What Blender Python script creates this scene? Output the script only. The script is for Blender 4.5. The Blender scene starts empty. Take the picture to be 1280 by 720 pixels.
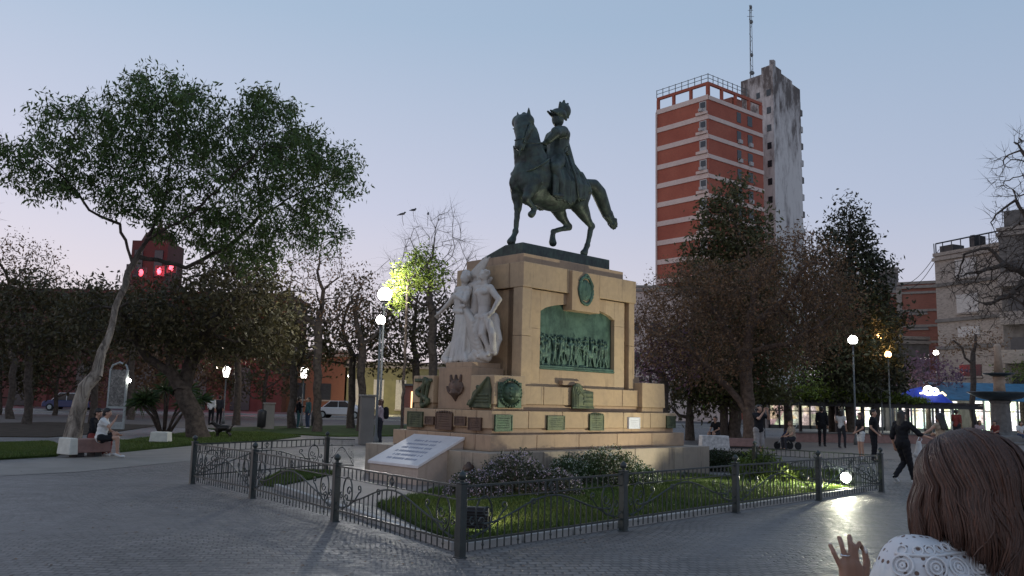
import bpy, bmesh, math, random
import numpy as np
from mathutils import Vector, Matrix, noise as mnoise
PI = math.pi
rnd = random.Random(7)
S = bpy.context.scene
COL = S.collection

# ------------------------------------------------------------------ survey: the photograph's camera, used to find where things stand
F_PX, CX, CY, EYE = 1060.0, 640.0, 360.0, 1.65
ROLL = math.atan(49 / 2140.0)
PITCH = math.atan(143.6 * math.cos(ROLL) / F_PX)
CF = Vector((0, math.cos(PITCH), math.sin(PITCH)))
_R0 = Vector((1, 0, 0)); _U0 = _R0.cross(CF)
CR = math.cos(ROLL) * _R0 + math.sin(ROLL) * _U0
CU = -math.sin(ROLL) * _R0 + math.cos(ROLL) * _U0
CPOS = Vector((0, 0, EYE))
def ray(x, y): return CF + (x - CX) / F_PX * CR - (y - CY) / F_PX * CU
def gp(x, y, z=0.0):
    d = ray(x, y); return CPOS + d * ((z - EYE) / d.z)
def at(x, y, Y):
    d = ray(x, y); return CPOS + d * (Y / d.y)
AX = math.radians(43.85)                       # direction of the monument's long side
EU = Vector((math.cos(AX), math.sin(AX), 0)); EV = Vector((-math.sin(AX), math.cos(AX), 0))
def uv(u, v, z=0.0): return EU * u + EV * v + Vector((0, 0, z))

# ------------------------------------------------------------------ helpers
def tag(o, label=None, cat=None, group=None, kind=None):
    if label: o['label'] = label
    if cat: o['category'] = cat
    if group: o['group'] = group
    if kind: o['kind'] = kind
    return o
def thing(name, label, cat, loc=(0, 0, 0), rz=0.0, group=None, scale=1.0):
    o = bpy.data.objects.new(name, None); COL.objects.link(o)
    o.empty_display_size = 0.2
    o.location = loc; o.rotation_euler = (0, 0, rz); o.scale = (scale,) * 3
    return tag(o, label, cat, group)
def link(name, me, mat, parent=None):
    o = bpy.data.objects.new(name, me); COL.objects.link(o)
    if mat is not None:
        for m in (mat if isinstance(mat, (list, tuple)) else [mat]): me.materials.append(m)
    if parent is not None: o.parent = parent
    return o
def dup(o, parent=None):
    c = o.copy(); COL.objects.link(c); c.parent = parent
    for ch in list(o.children): dup(ch, c)
    return c

class MB:
    """collects polygons, links them as one mesh"""
    def __init__(s): s.v = []; s.f = []; s.mi = []; s.cm = 0; s.M = None
    def add(s, vs, fs):
        b = len(s.v)
        if s.M is not None: vs = [s.M @ Vector(p) for p in vs]
        s.v.extend([tuple(p) for p in vs]); s.f.extend([tuple(i + b for i in f) for f in fs]); s.mi.extend([s.cm] * len(fs))
        return s
    def box(s, x0, x1, y0, y1, z0, z1, tp=0.0):
        if x0 > x1: x0, x1 = x1, x0
        if y0 > y1: y0, y1 = y1, y0
        t = tp
        return s.add([(x0, y0, z0), (x1, y0, z0), (x1, y1, z0), (x0, y1, z0), (x0 + t, y0 + t, z1), (x1 - t, y0 + t, z1), (x1 - t, y1 - t, z1), (x0 + t, y1 - t, z1)],
                     [(3, 2, 1, 0), (4, 5, 6, 7), (0, 1, 5, 4), (1, 2, 6, 5), (2, 3, 7, 6), (3, 0, 4, 7)])
    def prism(s, poly, z0, z1):
        n = len(poly)
        a = sum(poly[i][0] * poly[(i + 1) % n][1] - poly[(i + 1) % n][0] * poly[i][1] for i in range(n))
        if a < 0: poly = poly[::-1]
        return s.add([(p[0], p[1], z0) for p in poly] + [(p[0], p[1], z1) for p in poly],
                     [tuple(range(n))[::-1], tuple(range(n, 2 * n))] + [(i, (i + 1) % n, n + (i + 1) % n, n + i) for i in range(n)])
    def hull_prism(s, pts, off):
        """a flat outline (3d points) pushed along vector off"""
        n = len(pts); off = Vector(off)
        return s.add([tuple(p) for p in pts] + [tuple(Vector(p) + off) for p in pts],
                     [tuple(range(n))[::-1], tuple(range(n, 2 * n))] + [(i, (i + 1) % n, n + (i + 1) % n, n + i) for i in range(n)])
    def tube(s, path, rad, n=6, cap=True, flat=1.0):
        path = [Vector(p) for p in path]
        if not isinstance(rad, (list, tuple)): rad = [rad] * len(path)
        vs = []; fs = []; prev = None
        for i, p in enumerate(path):
            d = (path[min(i + 1, len(path) - 1)] - path[max(i - 1, 0)])
            d = d.normalized() if d.length > 1e-9 else Vector((0, 0, 1))
            a = prev if prev is not None else (Vector((0, 0, 1)) if abs(d.z) < .9 else Vector((1, 0, 0)))
            x = a - d * a.dot(d)
            if x.length < 1e-6: x = d.orthogonal()
            x.normalize(); y = d.cross(x); prev = x
            for k in range(n):
                t = 2 * PI * k / n
                vs.append(p + (x * math.cos(t) + y * math.sin(t) * flat) * rad[i])
        for i in range(len(path) - 1):
            for k in range(n):
                a = i * n + k; b = i * n + (k + 1) % n
                fs.append((a, b, b + n, a + n))
        if cap:
            fs.append(tuple(range(n))[::-1]); m = (len(path) - 1) * n; fs.append(tuple(range(m, m + n)))
        return s.add(vs, fs)
    def lathe(s, prof, n=16, c=(0, 0, 0)):
        vs = []; fs = []
        for r, z in prof:
            for k in range(n):
                t = 2 * PI * k / n
                vs.append((c[0] + r * math.cos(t), c[1] + r * math.sin(t), c[2] + z))
        for i in range(len(prof) - 1):
            for k in range(n):
                a = i * n + k; b = i * n + (k + 1) % n
                fs.append((a, b, b + n, a + n))
        fs.append(tuple(range(n))[::-1]); m = (len(prof) - 1) * n; fs.append(tuple(range(m, m + n)))
        return s.add(vs, fs)
    def ell(s, c, r, n=12, m=8, rot=None):
        if not isinstance(r, (list, tuple)): r = (r,) * 3
        vs = []; fs = []; R = rot or Matrix.Identity(3); c = Vector(c)
        for i in range(1, m):
            ph = PI * i / m
            for k in range(n):
                t = 2 * PI * k / n
                vs.append(c + R @ Vector((r[0] * math.sin(ph) * math.cos(t), r[1] * math.sin(ph) * math.sin(t), r[2] * math.cos(ph))))
        top = len(vs); vs.append(c + R @ Vector((0, 0, r[2]))); vs.append(c + R @ Vector((0, 0, -r[2])))
        for i in range(m - 2):
            for k in range(n):
                a = i * n + k; b = i * n + (k + 1) % n
                fs.append((a, a + n, b + n, b))
        for k in range(n):
            fs.append((top, k, (k + 1) % n)); q = (m - 2) * n; fs.append((top + 1, q + (k + 1) % n, q + k))
        return s.add(vs, fs)
    def cap(s, p0, r0, p1, r1, n=12):
        """tapered limb with rounded ends"""
        p0 = Vector(p0); p1 = Vector(p1); d = p1 - p0; L = d.length
        if L < 1e-6: return s.ell(p0, r0, n, 8)
        d.normalize(); path = []; rad = []
        for a in (0.05, .35, .65, .9): path.append(p0 - d * r0 * math.cos(a * PI / 2)); rad.append(max(r0 * math.sin(a * PI / 2), 1e-4))
        for t in (0, .33, .67, 1): path.append(p0 + d * L * t); rad.append(r0 + (r1 - r0) * t)
        for a in (.9, .65, .35, 0.05): path.append(p1 + d * r1 * math.cos(a * PI / 2)); rad.append(max(r1 * math.sin(a * PI / 2), 1e-4))
        return s.tube(path, rad, n)
    def build(s, name, mat, parent=None, smooth=False, bevel=0.0, seg=2):
        me = bpy.data.meshes.new(name); me.from_pydata(s.v, [], s.f)
        if isinstance(mat, (list, tuple)): me.polygons.foreach_set('material_index', s.mi)
        if smooth: me.polygons.foreach_set('use_smooth', [True] * len(s.f))
        me.update()
        o = link(name, me, mat, parent)
        if bevel > 0:
            b = o.modifiers.new('bevel', 'BEVEL'); b.width = bevel; b.segments = seg; b.limit_method = 'ANGLE'; b.angle_limit = math.radians(40)
        return o
    def blob(s, name, mat, parent=None, voxel=0.02, smooth=2, disp=None, wrinkle=None):
        """melts the collected shapes into one continuous skin"""
        me = bpy.data.meshes.new(name + '_raw'); me.from_pydata(s.v, [], s.f); me.update()
        o = bpy.data.objects.new(name, me); COL.objects.link(o)
        r = o.modifiers.new('r', 'REMESH'); r.mode = 'VOXEL'; r.voxel_size = voxel
        if smooth:
            sm = o.modifiers.new('s', 'SMOOTH'); sm.factor = .5; sm.iterations = smooth
        dg = bpy.context.evaluated_depsgraph_get()
        nm = bpy.data.meshes.new_from_object(o.evaluated_get(dg), depsgraph=dg)
        bpy.data.objects.remove(o); bpy.data.meshes.remove(me)
        nm.name = name
        if wrinkle:
            n = len(nm.vertices); co = np.empty(n * 3); nm.vertices.foreach_get('co', co); co = co.reshape(-1, 3)
            no = np.empty(n * 3); nm.vertices.foreach_get('normal', no); no = no.reshape(-1, 3)
            d = wrinkle(co, no); co += no * d[:, None]
            nm.vertices.foreach_set('co', co.ravel()); nm.update()
        nm.polygons.foreach_set('use_smooth', [True] * len(nm.polygons))
        nm.materials.clear()
        return link(name, nm, mat, parent)

def fast_mesh(name, V, Fq, mat, parent=None, smooth=False):
    """numpy verts (n,3) and equal-sided faces (m,k)"""
    me = bpy.data.meshes.new(name); V = np.asarray(V, np.float32); Fq = np.asarray(Fq, np.int32)
    me.vertices.add(len(V)); me.vertices.foreach_set('co', V.ravel())
    m, k = Fq.shape
    me.loops.add(m * k); me.loops.foreach_set('vertex_index', Fq.ravel())
    me.polygons.add(m); me.polygons.foreach_set('loop_start', np.arange(0, m * k, k, dtype=np.int32))
    me.update(calc_edges=True)
    if smooth: me.polygons.foreach_set('use_smooth', [True] * m)
    return link(name, me, mat, parent)

# ------------------------------------------------------------------ materials
def srgb(r, g, b):
    f = lambda c: (c / 255 / 12.92) if c / 255 <= .04045 else ((c / 255 + .055) / 1.055) ** 2.4
    return (f(r), f(g), f(b))
class NT:
    def __init__(s, name):
        s.m = bpy.data.materials.new(name); s.m.use_nodes = True; s.t = s.m.node_tree; s.n = s.t.nodes; s.l = s.t.links
        s.p = s.n['Principled BSDF']; s._tc = None
    def node(s, typ, **kw):
        n = s.n.new(typ)
        for k, v in kw.items(): setattr(n, k, v)
        return n
    def coord(s, scale=(1, 1, 1), rot=(0, 0, 0), kind='Object'):
        if s._tc is None: s._tc = s.node('ShaderNodeTexCoord')
        mp = s.node('ShaderNodeMapping'); mp.inputs['Scale'].default_value = scale; mp.inputs['Rotation'].default_value = rot
        s.l.new(s._tc.outputs[kind], mp.inputs['Vector']); return mp.outputs['Vector']
    def noise(s, vec, scale, detail=4, rough=.55, dist=0.0):
        n = s.node('ShaderNodeTexNoise'); n.inputs['Scale'].default_value = scale; n.inputs['Detail'].default_value = detail
        n.inputs['Roughness'].default_value = rough; n.inputs['Distortion'].default_value = dist; s.l.new(vec, n.inputs['Vector']); return n.outputs['Fac']
    def ramp(s, fac, stops):
        r = s.node('ShaderNodeValToRGB'); e = r.color_ramp.elements
        while len(e) < len(stops): e.new(.5)
        for i, (p, c) in enumerate(stops):
            e[i].position = p; e[i].color = (c, c, c, 1) if isinstance(c, (int, float)) else (*c[:3], 1)
        s.l.new(fac, r.inputs['Fac']); return r.outputs['Color']
    def mix(s, fac, a, b, mode='MIX'):
        m = s.node('ShaderNodeMix', data_type='RGBA', blend_type=mode)
        for sock, val in ((0, fac), (6, a), (7, b)):
            if isinstance(val, (int, float)): m.inputs[sock].default_value = val
            elif isinstance(val, (tuple, list)): m.inputs[sock].default_value = (*val[:3], 1)
            else: s.l.new(val, m.inputs[sock])
        return m.outputs[2]
    def base(s, c):
        if isinstance(c, (tuple, list)): s.p.inputs['Base Color'].default_value = (*c[:3], 1)
        else: s.l.new(c, s.p.inputs['Base Color'])
    def bump(s, h, strength=.3, dist=.01):
        b = s.node('ShaderNodeBump'); b.inputs['Strength'].default_value = strength; b.inputs['Distance'].default_value = dist
        s.l.new(h, b.inputs['Height'])
        old = s.p.inputs['Normal']
        if old.is_linked:
            s.l.new(old.links[0].from_socket, b.inputs['Normal'])
        s.l.new(b.outputs['Normal'], s.p.inputs['Normal'])
    def set(s, **kw):
        for k, v in kw.items(): s.p.inputs[k.replace('_', ' ')].default_value = v
        return s
def simple(name, col, rough=.7, var=.25, scale=6.0, metal=0.0, bump=.15, bdist=.01, spec=.5, col2=None):
    t = NT(name); v = t.coord(); n = t.noise(v, scale)
    c2 = col2 or tuple(min(1, c * (1 + var)) for c in col); c1 = tuple(c * (1 - var) for c in col)
    t.base(t.ramp(n, [(.3, c1), (.7, c2)]))
    t.set(Roughness=rough, Metallic=metal); t.p.inputs['Specular IOR Level'].default_value = spec
    if bump: t.bump(t.noise(v, scale * 4, 3), bump, bdist)
    return t.m
def glow(name, col, strength, base=(.8, .8, .8)):
    t = NT(name); t.base(base)
    t.p.inputs['Emission Color'].default_value = (*col, 1); t.p.inputs['Emission Strength'].default_value = strength
    return t.m
M = {}
# ------------------------------------------------------------------ camera, world, light
cam = bpy.data.cameras.new('camera'); co = bpy.data.objects.new('camera', cam); COL.objects.link(co)
Mx = Matrix((CR, CU, -CF)).transposed().to_4x4(); Mx.translation = CPOS; co.matrix_world = Mx
cam.sensor_fit = 'HORIZONTAL'; cam.sensor_width = 36; cam.lens = 36 * F_PX / 1280; cam.clip_start = .05; cam.clip_end = 2000
S.camera = co
S.view_settings.view_transform = 'Standard'; S.view_settings.look = 'None'; S.view_settings.gamma = 1; S.view_settings.exposure = 0
S.view_settings.use_curve_mapping = False
S.cycles.use_denoising = True
S.cycles.max_bounces = 6; S.cycles.transparent_max_bounces = 8; S.cycles.sample_clamp_indirect = 3.0

W = bpy.data.worlds.new('World'); S.world = W; W.use_nodes = True
nt = W.node_tree; N = nt.nodes; L = nt.links; bg = N['Background']
SUN_EL, SUN_AZ = math.radians(1.0), math.radians(-62)         # the sun has just gone, beyond the trees on the left
sky = N.new('ShaderNodeTexSky'); sky.sky_type = 'NISHITA'; sky.sun_disc = False; sky.sun_elevation = SUN_EL; sky.sun_rotation = SUN_AZ
sky.air_density = 1.0; sky.dust_density = 1.0; sky.ozone_density = 3.0
def rampw(fac, stops):
    r = N.new('ShaderNodeValToRGB'); e = r.color_ramp.elements
    while len(e) < len(stops): e.new(.5)
    for i, (p, c) in enumerate(stops): e[i].position = p; e[i].color = (*srgb(*c), 1)
    L.new(fac, r.inputs['Fac']); return r.outputs['Color']
tc = N.new('ShaderNodeTexCoord'); sp = N.new('ShaderNodeSeparateXYZ'); L.new(tc.outputs['Generated'], sp.inputs[0])
west = rampw(sp.outputs['Z'], [(0, (240, 222, 220)), (.10, (230, 219, 225)), (.22, (208, 208, 226)), (.42, (171, 190, 213)), (1, (130, 154, 188))])
east = rampw(sp.outputs['Z'], [(0, (212, 203, 212)), (.10, (196, 196, 211)), (.22, (172, 184, 207)), (.42, (150, 172, 198)), (1, (118, 144, 178))])
mr = N.new('ShaderNodeMapRange'); mr.inputs[1].default_value = -.55; mr.inputs[2].default_value = .6; L.new(sp.outputs['X'], mr.inputs[0])
mx = N.new('ShaderNodeMix'); mx.data_type = 'RGBA'; L.new(mr.outputs[0], mx.inputs[0]); L.new(west, mx.inputs[6]); L.new(east, mx.inputs[7])
# a dusk correction laid over the physical sky: most of the light is the twilight gradient
sc = N.new('ShaderNodeMix'); sc.data_type = 'RGBA'; sc.blend_type = 'ADD'; sc.inputs[0].default_value = 1
ms = N.new('ShaderNodeVectorMath'); ms.operation = 'SCALE'; ms.inputs['Scale'].default_value = .10; L.new(sky.outputs[0], ms.inputs[0])
mg = N.new('ShaderNodeVectorMath'); mg.operation = 'SCALE'; mg.inputs['Scale'].default_value = 10.5; L.new(mx.outputs[2], mg.inputs[0])
L.new(ms.outputs[0], sc.inputs[6]); L.new(mg.outputs[0], sc.inputs[7])
L.new(sc.outputs[2], bg.inputs['Color']); bg.inputs['Strength'].default_value = .1

def lamp(name, kind, loc, energy, col, size=.1, parent=None, aim=None, spot=None, blend=.6):
    d = bpy.data.lights.new(name, kind); d.energy = energy; d.color = col
    if kind == 'SUN': d.angle = size
    elif kind == 'AREA': d.size = size
    else: d.shadow_soft_size = size
    if kind == 'SPOT': d.spot_size = spot; d.spot_blend = blend
    o = bpy.data.objects.new(name, d); COL.objects.link(o); o.location = loc
    if aim is not None: o.rotation_euler = (Vector(aim) - Vector(loc)).to_track_quat('-Z', 'Y').to_euler()
    if parent is not None: o.parent = parent
    return o
sd = Vector((math.sin(SUN_AZ) * math.cos(math.radians(14)), math.cos(SUN_AZ) * math.cos(math.radians(14)), math.sin(math.radians(14))))
lamp('sun', 'SUN', (0, 0, 60), .22, (1, .74, .66), math.radians(25), aim=Vector((0, 0, 60)) - sd)

# ------------------------------------------------------------------ ground materials
def paving_mat():
    t = NT('sett_paving'); v = t.coord(rot=(0, 0, math.radians(-8)))
    # gently bent courses of small setts
    nz = t.node('ShaderNodeTexNoise'); nz.inputs['Scale'].default_value = .35; nz.inputs['Detail'].default_value = 1; t.l.new(v, nz.inputs['Vector'])
    mxv = t.node('ShaderNodeMix', data_type='RGBA', blend_type='LINEAR_LIGHT'); mxv.inputs[0].default_value = .55
    t.l.new(v, mxv.inputs[6]); t.l.new(nz.outputs['Color'], mxv.inputs[7])
    br = t.node('ShaderNodeTexBrick'); br.inputs['Scale'].default_value = 1; br.inputs['Brick Width'].default_value = .125; br.inputs['Row Height'].default_value = .105
    br.inputs['Mortar Size'].default_value = .014; br.inputs['Mortar Smooth'].default_value = .6; br.inputs['Bias'].default_value = -.2
    br.inputs['Color1'].default_value = (.150, .134, .122, 1); br.inputs['Color2'].default_value = (.225, .202, .185, 1); br.inputs['Mortar'].default_value = (.07, .064, .06, 1)
    t.l.new(mxv.outputs[2], br.inputs['Vector'])
    big = t.noise(v, .5, 3, .6); patch = t.ramp(t.noise(v, .22, 2), [(.42, .0), (.58, .85)])
    fine = t.noise(v, 26, 5, .7)
    c = t.mix(patch, br.outputs['Color'], (.165, .148, .136))
    c = t.mix(.5, c, t.ramp(big, [(.3, .35), (.7, .62)]), 'OVERLAY')
    c = t.mix(.35, c, t.ramp(fine, [(.3, .25), (.7, .75)]), 'OVERLAY')
    st = t.noise(v, .9, 6, .72, .8); c = t.mix(t.ramp(st, [(.52, 0.0), (.70, .55)]), c, (.07, .065, .062)); sp2 = t.noise(v, 7, 2, .5); c = t.mix(t.ramp(sp2, [(.70, 0.0), (.74, .5)]), c, (.04, .038, .036))
    t.base(c)
    h = t.mix(patch, t.ramp(br.outputs['Fac'], [(0, 1.0), (1, 0.0)]), t.ramp(big, [(0, .7), (1, .9)]))
    t.bump(h, .6, .025); t.bump(t.noise(v, 9, 4, .6), .8, .03); t.bump(t.noise(t.coord(scale=(.5, 2.2, 1)), 3.2, 3, .6), .6, .04); t.bump(fine, .25, .004)
    t.set(Roughness=.5); t.l.new(t.ramp(t.noise(v, 3, 4), [(.3, .46), (.7, .68)]), t.p.inputs['Roughness'])
    return t.m
M['paving'] = paving_mat()
M['path'] = simple('path_concrete', (.20, .185, .165), .75, .15, 1.2, bump=.2)
M['pathwarm'] = simple('path_stone', (.22, .18, .155), .7, .15, 1.5, bump=.2)
M['street'] = simple('street_asphalt', (.06, .058, .06), .7, .2, 1.0, bump=.3)
M['lawn'] = simple('lawn_earth', (.038, .060, .016), .95, .4, 3.0, bump=.6, bdist=.03, spec=.1)
M['soil'] = simple('park_soil', (.05, .04, .03), .95, .4, 2.0, bump=.5, bdist=.03, spec=.1)
M['kerb'] = simple('kerb_stone', (.34, .33, .31), .8, .15, 5, bump=.2)

def struct(name, mb, mat, **k):
    o = mb.build(name, mat, **k); o['kind'] = 'structure'; return o
def sheet(name, mat, pts, z, th=0.0):
    mb = MB()
    P = [tuple(p[:2]) for p in pts]
    if th: mb.prism(P, z - th, z)
    else:
        n = len(P); a = sum(P[i][0] * P[(i + 1) % n][1] - P[(i + 1) % n][0] * P[i][1] for i in range(n))
        if a < 0: P = P[::-1]
        mb.add([(p[0], p[1], z) for p in P], [tuple(range(n))])
    return struct(name, mb, mat)
g_ = MB(); g_.add([(-900, -300, 0), (900, -300, 0), (900, 1500, 0), (-900, 1500, 0)], [(0, 1, 2, 3)])
struct('ground', g_, M['paving'])
# ------------------------------------------------------------------ the monument
K = .873; U0, V0 = 17.15, 16.37
def mu(u): return (u - U0) * K
def mv(v): return (v - V0) * K
def mz(z): return max(0.0, EYE - K * (EYE - z))
MON = uv(U0 * K, V0 * K)
def stone_mat(name, base, block=(1.35, .5), stain=.5):
    t = NT(name); v = t.coord(); g = t.node('ShaderNodeNewGeometry')
    # courses: joints every few decimetres, worked out from height and from the long way of the face
    n1 = t.noise(v, 1.1, 4, .6); n2 = t.noise(v, 9, 5, .65); vs = t.coord(scale=(3, 3, .35)); drip = t.noise(vs, 2.2, 5, .65)
    c = t.mix(t.ramp(n1, [(.35, 0.0), (.68, 1.0)]), base, tuple(x * y for x, y in zip(base, (1.22, 1.2, 1.12))))
    c = t.mix(t.ramp(n2, [(.4, 0.0), (.75, .35)]), c, tuple(x * .6 for x in base))
    c = t.mix(t.ramp(drip, [(.56, 0.0), (.76, stain * .7)]), c, (.09, .065, .05))
    c = t.mix(t.ramp(g.outputs['Random Per Island'], [(0, .55), (1, 0.0)]), c, t.mix(1.0, c, (.72, .66, .62), 'MULTIPLY'))
    t.base(c); t.set(Roughness=.78)
    t.bump(n2, .25, .01); t.bump(t.noise(v, 60, 3), .2, .003)
    return t.m
M['stone'] = stone_mat('sandstone', (.42, .305, .195), stain=.85)
M['stone2'] = stone_mat('weathered_sandstone', (.36, .255, .175), stain=.9)
M['stone3'] = stone_mat('grey_step_stone', (.30, .25, .20), stain=.95)
M['joint'] = simple('dark_joint', (.05, .035, .028), .9, .2)  # dark tone of the inlaid frieze joints
def bronze_mat(name, a, b, rough=.45, sc=6):
    t = NT(name); v = t.coord(); n = t.noise(v, sc, 6, .65); d = t.noise(t.coord(scale=(2, 2, .5)), 3, 4, .6)
    c = t.mix(t.ramp(n, [(.38, 0.0), (.62, 1.0)]), a, b); c = t.mix(t.ramp(d, [(.5, 0.0), (.7, .6)]), c, tuple(x * .35 for x in a))
    t.base(c); t.set(Metallic=.35, Roughness=rough); t.bump(n, .3, .01); t.l.new(t.ramp(n, [(0, rough - .1), (1, rough + .25)]), t.p.inputs['Roughness']); return t.m
M['bronze'] = bronze_mat('dark_bronze', (.036, .044, .042), (.07, .098, .08))
M['verdigris'] = bronze_mat('green_bronze', (.035, .075, .055), (.085, .155, .115), .55, 4)
M['plaque_mix'] = bronze_mat('mossy_plaque', (.035, .06, .038), (.09, .15, .09), .5, 7)
M['plaque_brown'] = bronze_mat('brown_plaque', (.075, .045, .035), (.12, .075, .05), .45, 8)
M['plaque_green'] = bronze_mat('green_plaque', (.045, .06, .035), (.10, .115, .06), .5, 8)
M['marble'] = stone_mat('grey_marble', (.52, .49, .47), stain=.45)
M['marble_slab'] = simple('slab_marble', (.60, .57, .56), .45, .1, 3, bump=.1)
M['slab_side'] = stone_mat('slab_stone', (.42, .35, .30))
M['ink'] = simple('engraved_text', (.30, .31, .36), .8, .2)

mon = thing('monument', 'tall stepped sandstone pedestal hung with bronze plaques and a green battle relief', 'monument', MON, AX)
def mbx(mb, u0, u1, v0, v1, z0, z1, tp=0): return mb.box(mu(u0), mu(u1), mv(v0), mv(v1), mz(z0), mz(z1), tp)
def courses(name, u0, u1, v0, v1, z0, z1, nu, nv, mat, rows=1, bevel=.012, off=0.0):
    """a masonry tier of real blocks: a core and block faces butted with open joints"""
    mb = MB(); j = .012
    U_0, U_1, V_0, V_1, Z0, Z1 = mu(u0), mu(u1), mv(v0), mv(v1), mz(z0), mz(z1)
    d = .05
    mb.box(U_0 + d, U_1 - d, V_0 + d, V_1 - d, Z0, Z1 - .02)
    for r in range(rows):
        a = Z0 + (Z1 - Z0) * r / rows; b = Z0 + (Z1 - Z0) * (r + 1) / rows - (j * .5 if r < rows - 1 else 0)
        def cuts(p, q, n):
            s_ = (q - p) / n; o_ = s_ * .5 if (r % 2) else 0.0
            c = [p] + [p + s_ * i + o_ for i in range(1 if not o_ else 0, n)] + [q]
            return [x for i, x in enumerate(c) if i == 0 or x - c[i - 1] > .08]
        cu = cuts(U_0, U_1, nu); w = .45
        for i in range(len(cu) - 1):
            x0 = cu[i] + (j / 2 if i else 0); x1 = cu[i + 1] - (j / 2 if i < len(cu) - 2 else 0)
            mb.box(x0, x1, V_0, V_0 + w, a, b); mb.box(x0, x1, V_1 - w, V_1, a, b)
        cv = cuts(V_0 + w + j, V_1 - w - j, nv)
        for i in range(len(cv) - 1):
            y0 = cv[i] + (j / 2 if i else 0); y1 = cv[i + 1] - (j / 2 if i < len(cv) - 2 else 0)
            mb.box(U_0, U_0 + w, y0, y1, a, b); mb.box(U_1 - w, U_1, y0, y1, a, b)
    if Z1 > 0: mb.box(U_0 + .4, U_1 - .4, V_0 + .4, V_1 - .4, Z0, Z1 - .004)
    return mb.build(name, mat, mon, bevel=bevel)
courses('base_step', 12.85, 21.55, 14.0, 18.74, -.3, .533, 5, 3, M['stone3'])
courses('base_step', 13.35, 21.0, 14.5, 18.24, .536, .905, 5, 3, M['stone2'])
# plaque tier: recessed foot and a face band
courses('plaque_tier', 13.60, 20.80, 14.74, 18.0, .908, 1.04, 1, 1, M['stone2'])
courses('plaque_tier', 13.54, 20.86, 14.68, 18.06, 1.043, 1.46, 6, 3, M['stone'])
# upper tier
mb = MB(); mbx(mb, 13.9, 20.4, 15.02, 17.72, 1.463, 1.62); mb.build('dado', M['stone2'], mon, bevel=.01)
courses('dado', 13.98, 20.32, 14.96, 17.78, 1.623, 2.08, 4, 2, M['stone'])
for a, b in ((13.70, 14.78), (19.42, 20.50)):
    for c, d in ((14.80, 15.66), (17.08, 17.94)):
        mb = MB(); mbx(mb, a + .04, b - .04, c + .04, d - .04, 1.463, 1.6); mbx(mb, a, b, c, d, 1.603, 2.30, .012)
        mb.build('corner_block', M['stone'], mon, bevel=.015)
for a, b in ((13.80, 14.9), (19.4, 20.5)):
    mb = MB(); mbx(mb, a, b, 15.74, 17.0, 1.463, 2.50); mbx(mb, a + (.12 if a < 15 else 0), b - (.12 if a > 15 else 0), 15.86, 16.88, 2.503, 2.64)
    mb.build('statue_plinth', M['stone2'], mon, bevel=.012)
# pedestal body: core, corner pilasters, recessed fields
B0, B1, C0, C1 = 14.88, 19.44, 15.10, 17.64
mb = MB()
mbx(mb, B0 + .1, B1 - .1, C0 + .25, C1 - .25, 2.06, 4.56)
for (p, q) in ((B0, B0 + .36), (B1 - .26, B1)):
    for (r, s_) in ((C0, C0 + .34), (C1 - .34, C1)):
        mbx(mb, p, q, r, s_, 2.083, 3.33); mbx(mb, p + .004, q - .004, r + .004, s_ - .004, 3.338, 4.57)
mb.build('pilaster', M['stone'], mon, bevel=.01)
# front and back field walls with the arched opening for the relief
def field(side):
    mb = MB(); y0 = C0 + .06 if side < 0 else C1 - .06; yo = .16 * (1 if side < 0 else -1)
    x0, x1 = 15.245, B1 - .40; a0, a1 = 15.60, 18.60; zb, zs, zt = 2.52, 4.02, 4.30
    Y = mv(y0); D = yo * K
    def quad(xa, xb, za, zc): mb.box(mu(xa), mu(xb), min(Y, Y + D), max(Y, Y + D), mz(za), mz(zc))
    quad(x0, a0, 2.09, 3.55); quad(x0, a0, 3.557, 4.55); quad(a1, x1, 2.09, 3.85); quad(a1, x1, 3.857, 4.55)
    quad(a0 + .006, a1 - .006, 2.09, zb)
    pts = [(a0 + .006, 4.55)]
    n = 16; arc = []
    for i in range(n + 1):
        t = i / n; x = a0 + .006 + (a1 - a0 - .012) * t; arc.append((x, zs + (zt - zs) * math.sin(PI * t) ** .62))
    for i in range(n):
        (xa, za), (xb, zc) = arc[i], arc[i + 1]
        P = [(mu(xa), Y, mz(za)), (mu(xb), Y, mz(zc)), (mu(xb), Y, mz(4.55)), (mu(xa), Y, mz(4.55))]
        if side > 0: P = P[::-1]
        mb.hull_prism(P, (0, D, 0))
    return mb.build('field_wall', M['stone'], mon)
field(-1); field(1)
for side in (-1, 1):      # end walls, behind the statues
    mb = MB(); x = B0 if side < 0 else B1
    a, b = (x + .10, x + .3) if side < 0 else (x - .3, x - .10)
    mbx(mb, a, b, C0 + .35, C0 + .62, 2.09, 4.55); mbx(mb, a, b, C1 - .62, C1 - .35, 2.09, 4.55)
    a, b = (x + .26, x + .4) if side < 0 else (x - .4, x - .26)
    mbx(mb, a, b, C0 + .62, C1 - .62, 2.09, 4.55); mb.build('end_wall', M['stone2'], mon, bevel=.008)
courses('frieze', 14.87, 19.47, 15.07, 17.67, 4.573, 5.215, 1, 1, M['stone'])
mb = MB(); mbx(mb, 15.0, 19.32, 15.2, 17.54, 5.218, 5.24); mbx(mb, 15.04, 19.10, 15.26, 17.48, 5.243, 5.47); mb.build('cap_stone', M['stone2'], mon, bevel=.015)
# frieze joints left and right of the tablet, cut as narrow dark inlays
for x in (16.50, 17.83):
    mb = MB(); mb.box(mu(x), mu(x) + .014, mv(15.07) - .002, mv(15.07) + .02, mz(4.58), mz(5.21)); mb.build('frieze_joint', M['joint'], mon)
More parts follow.
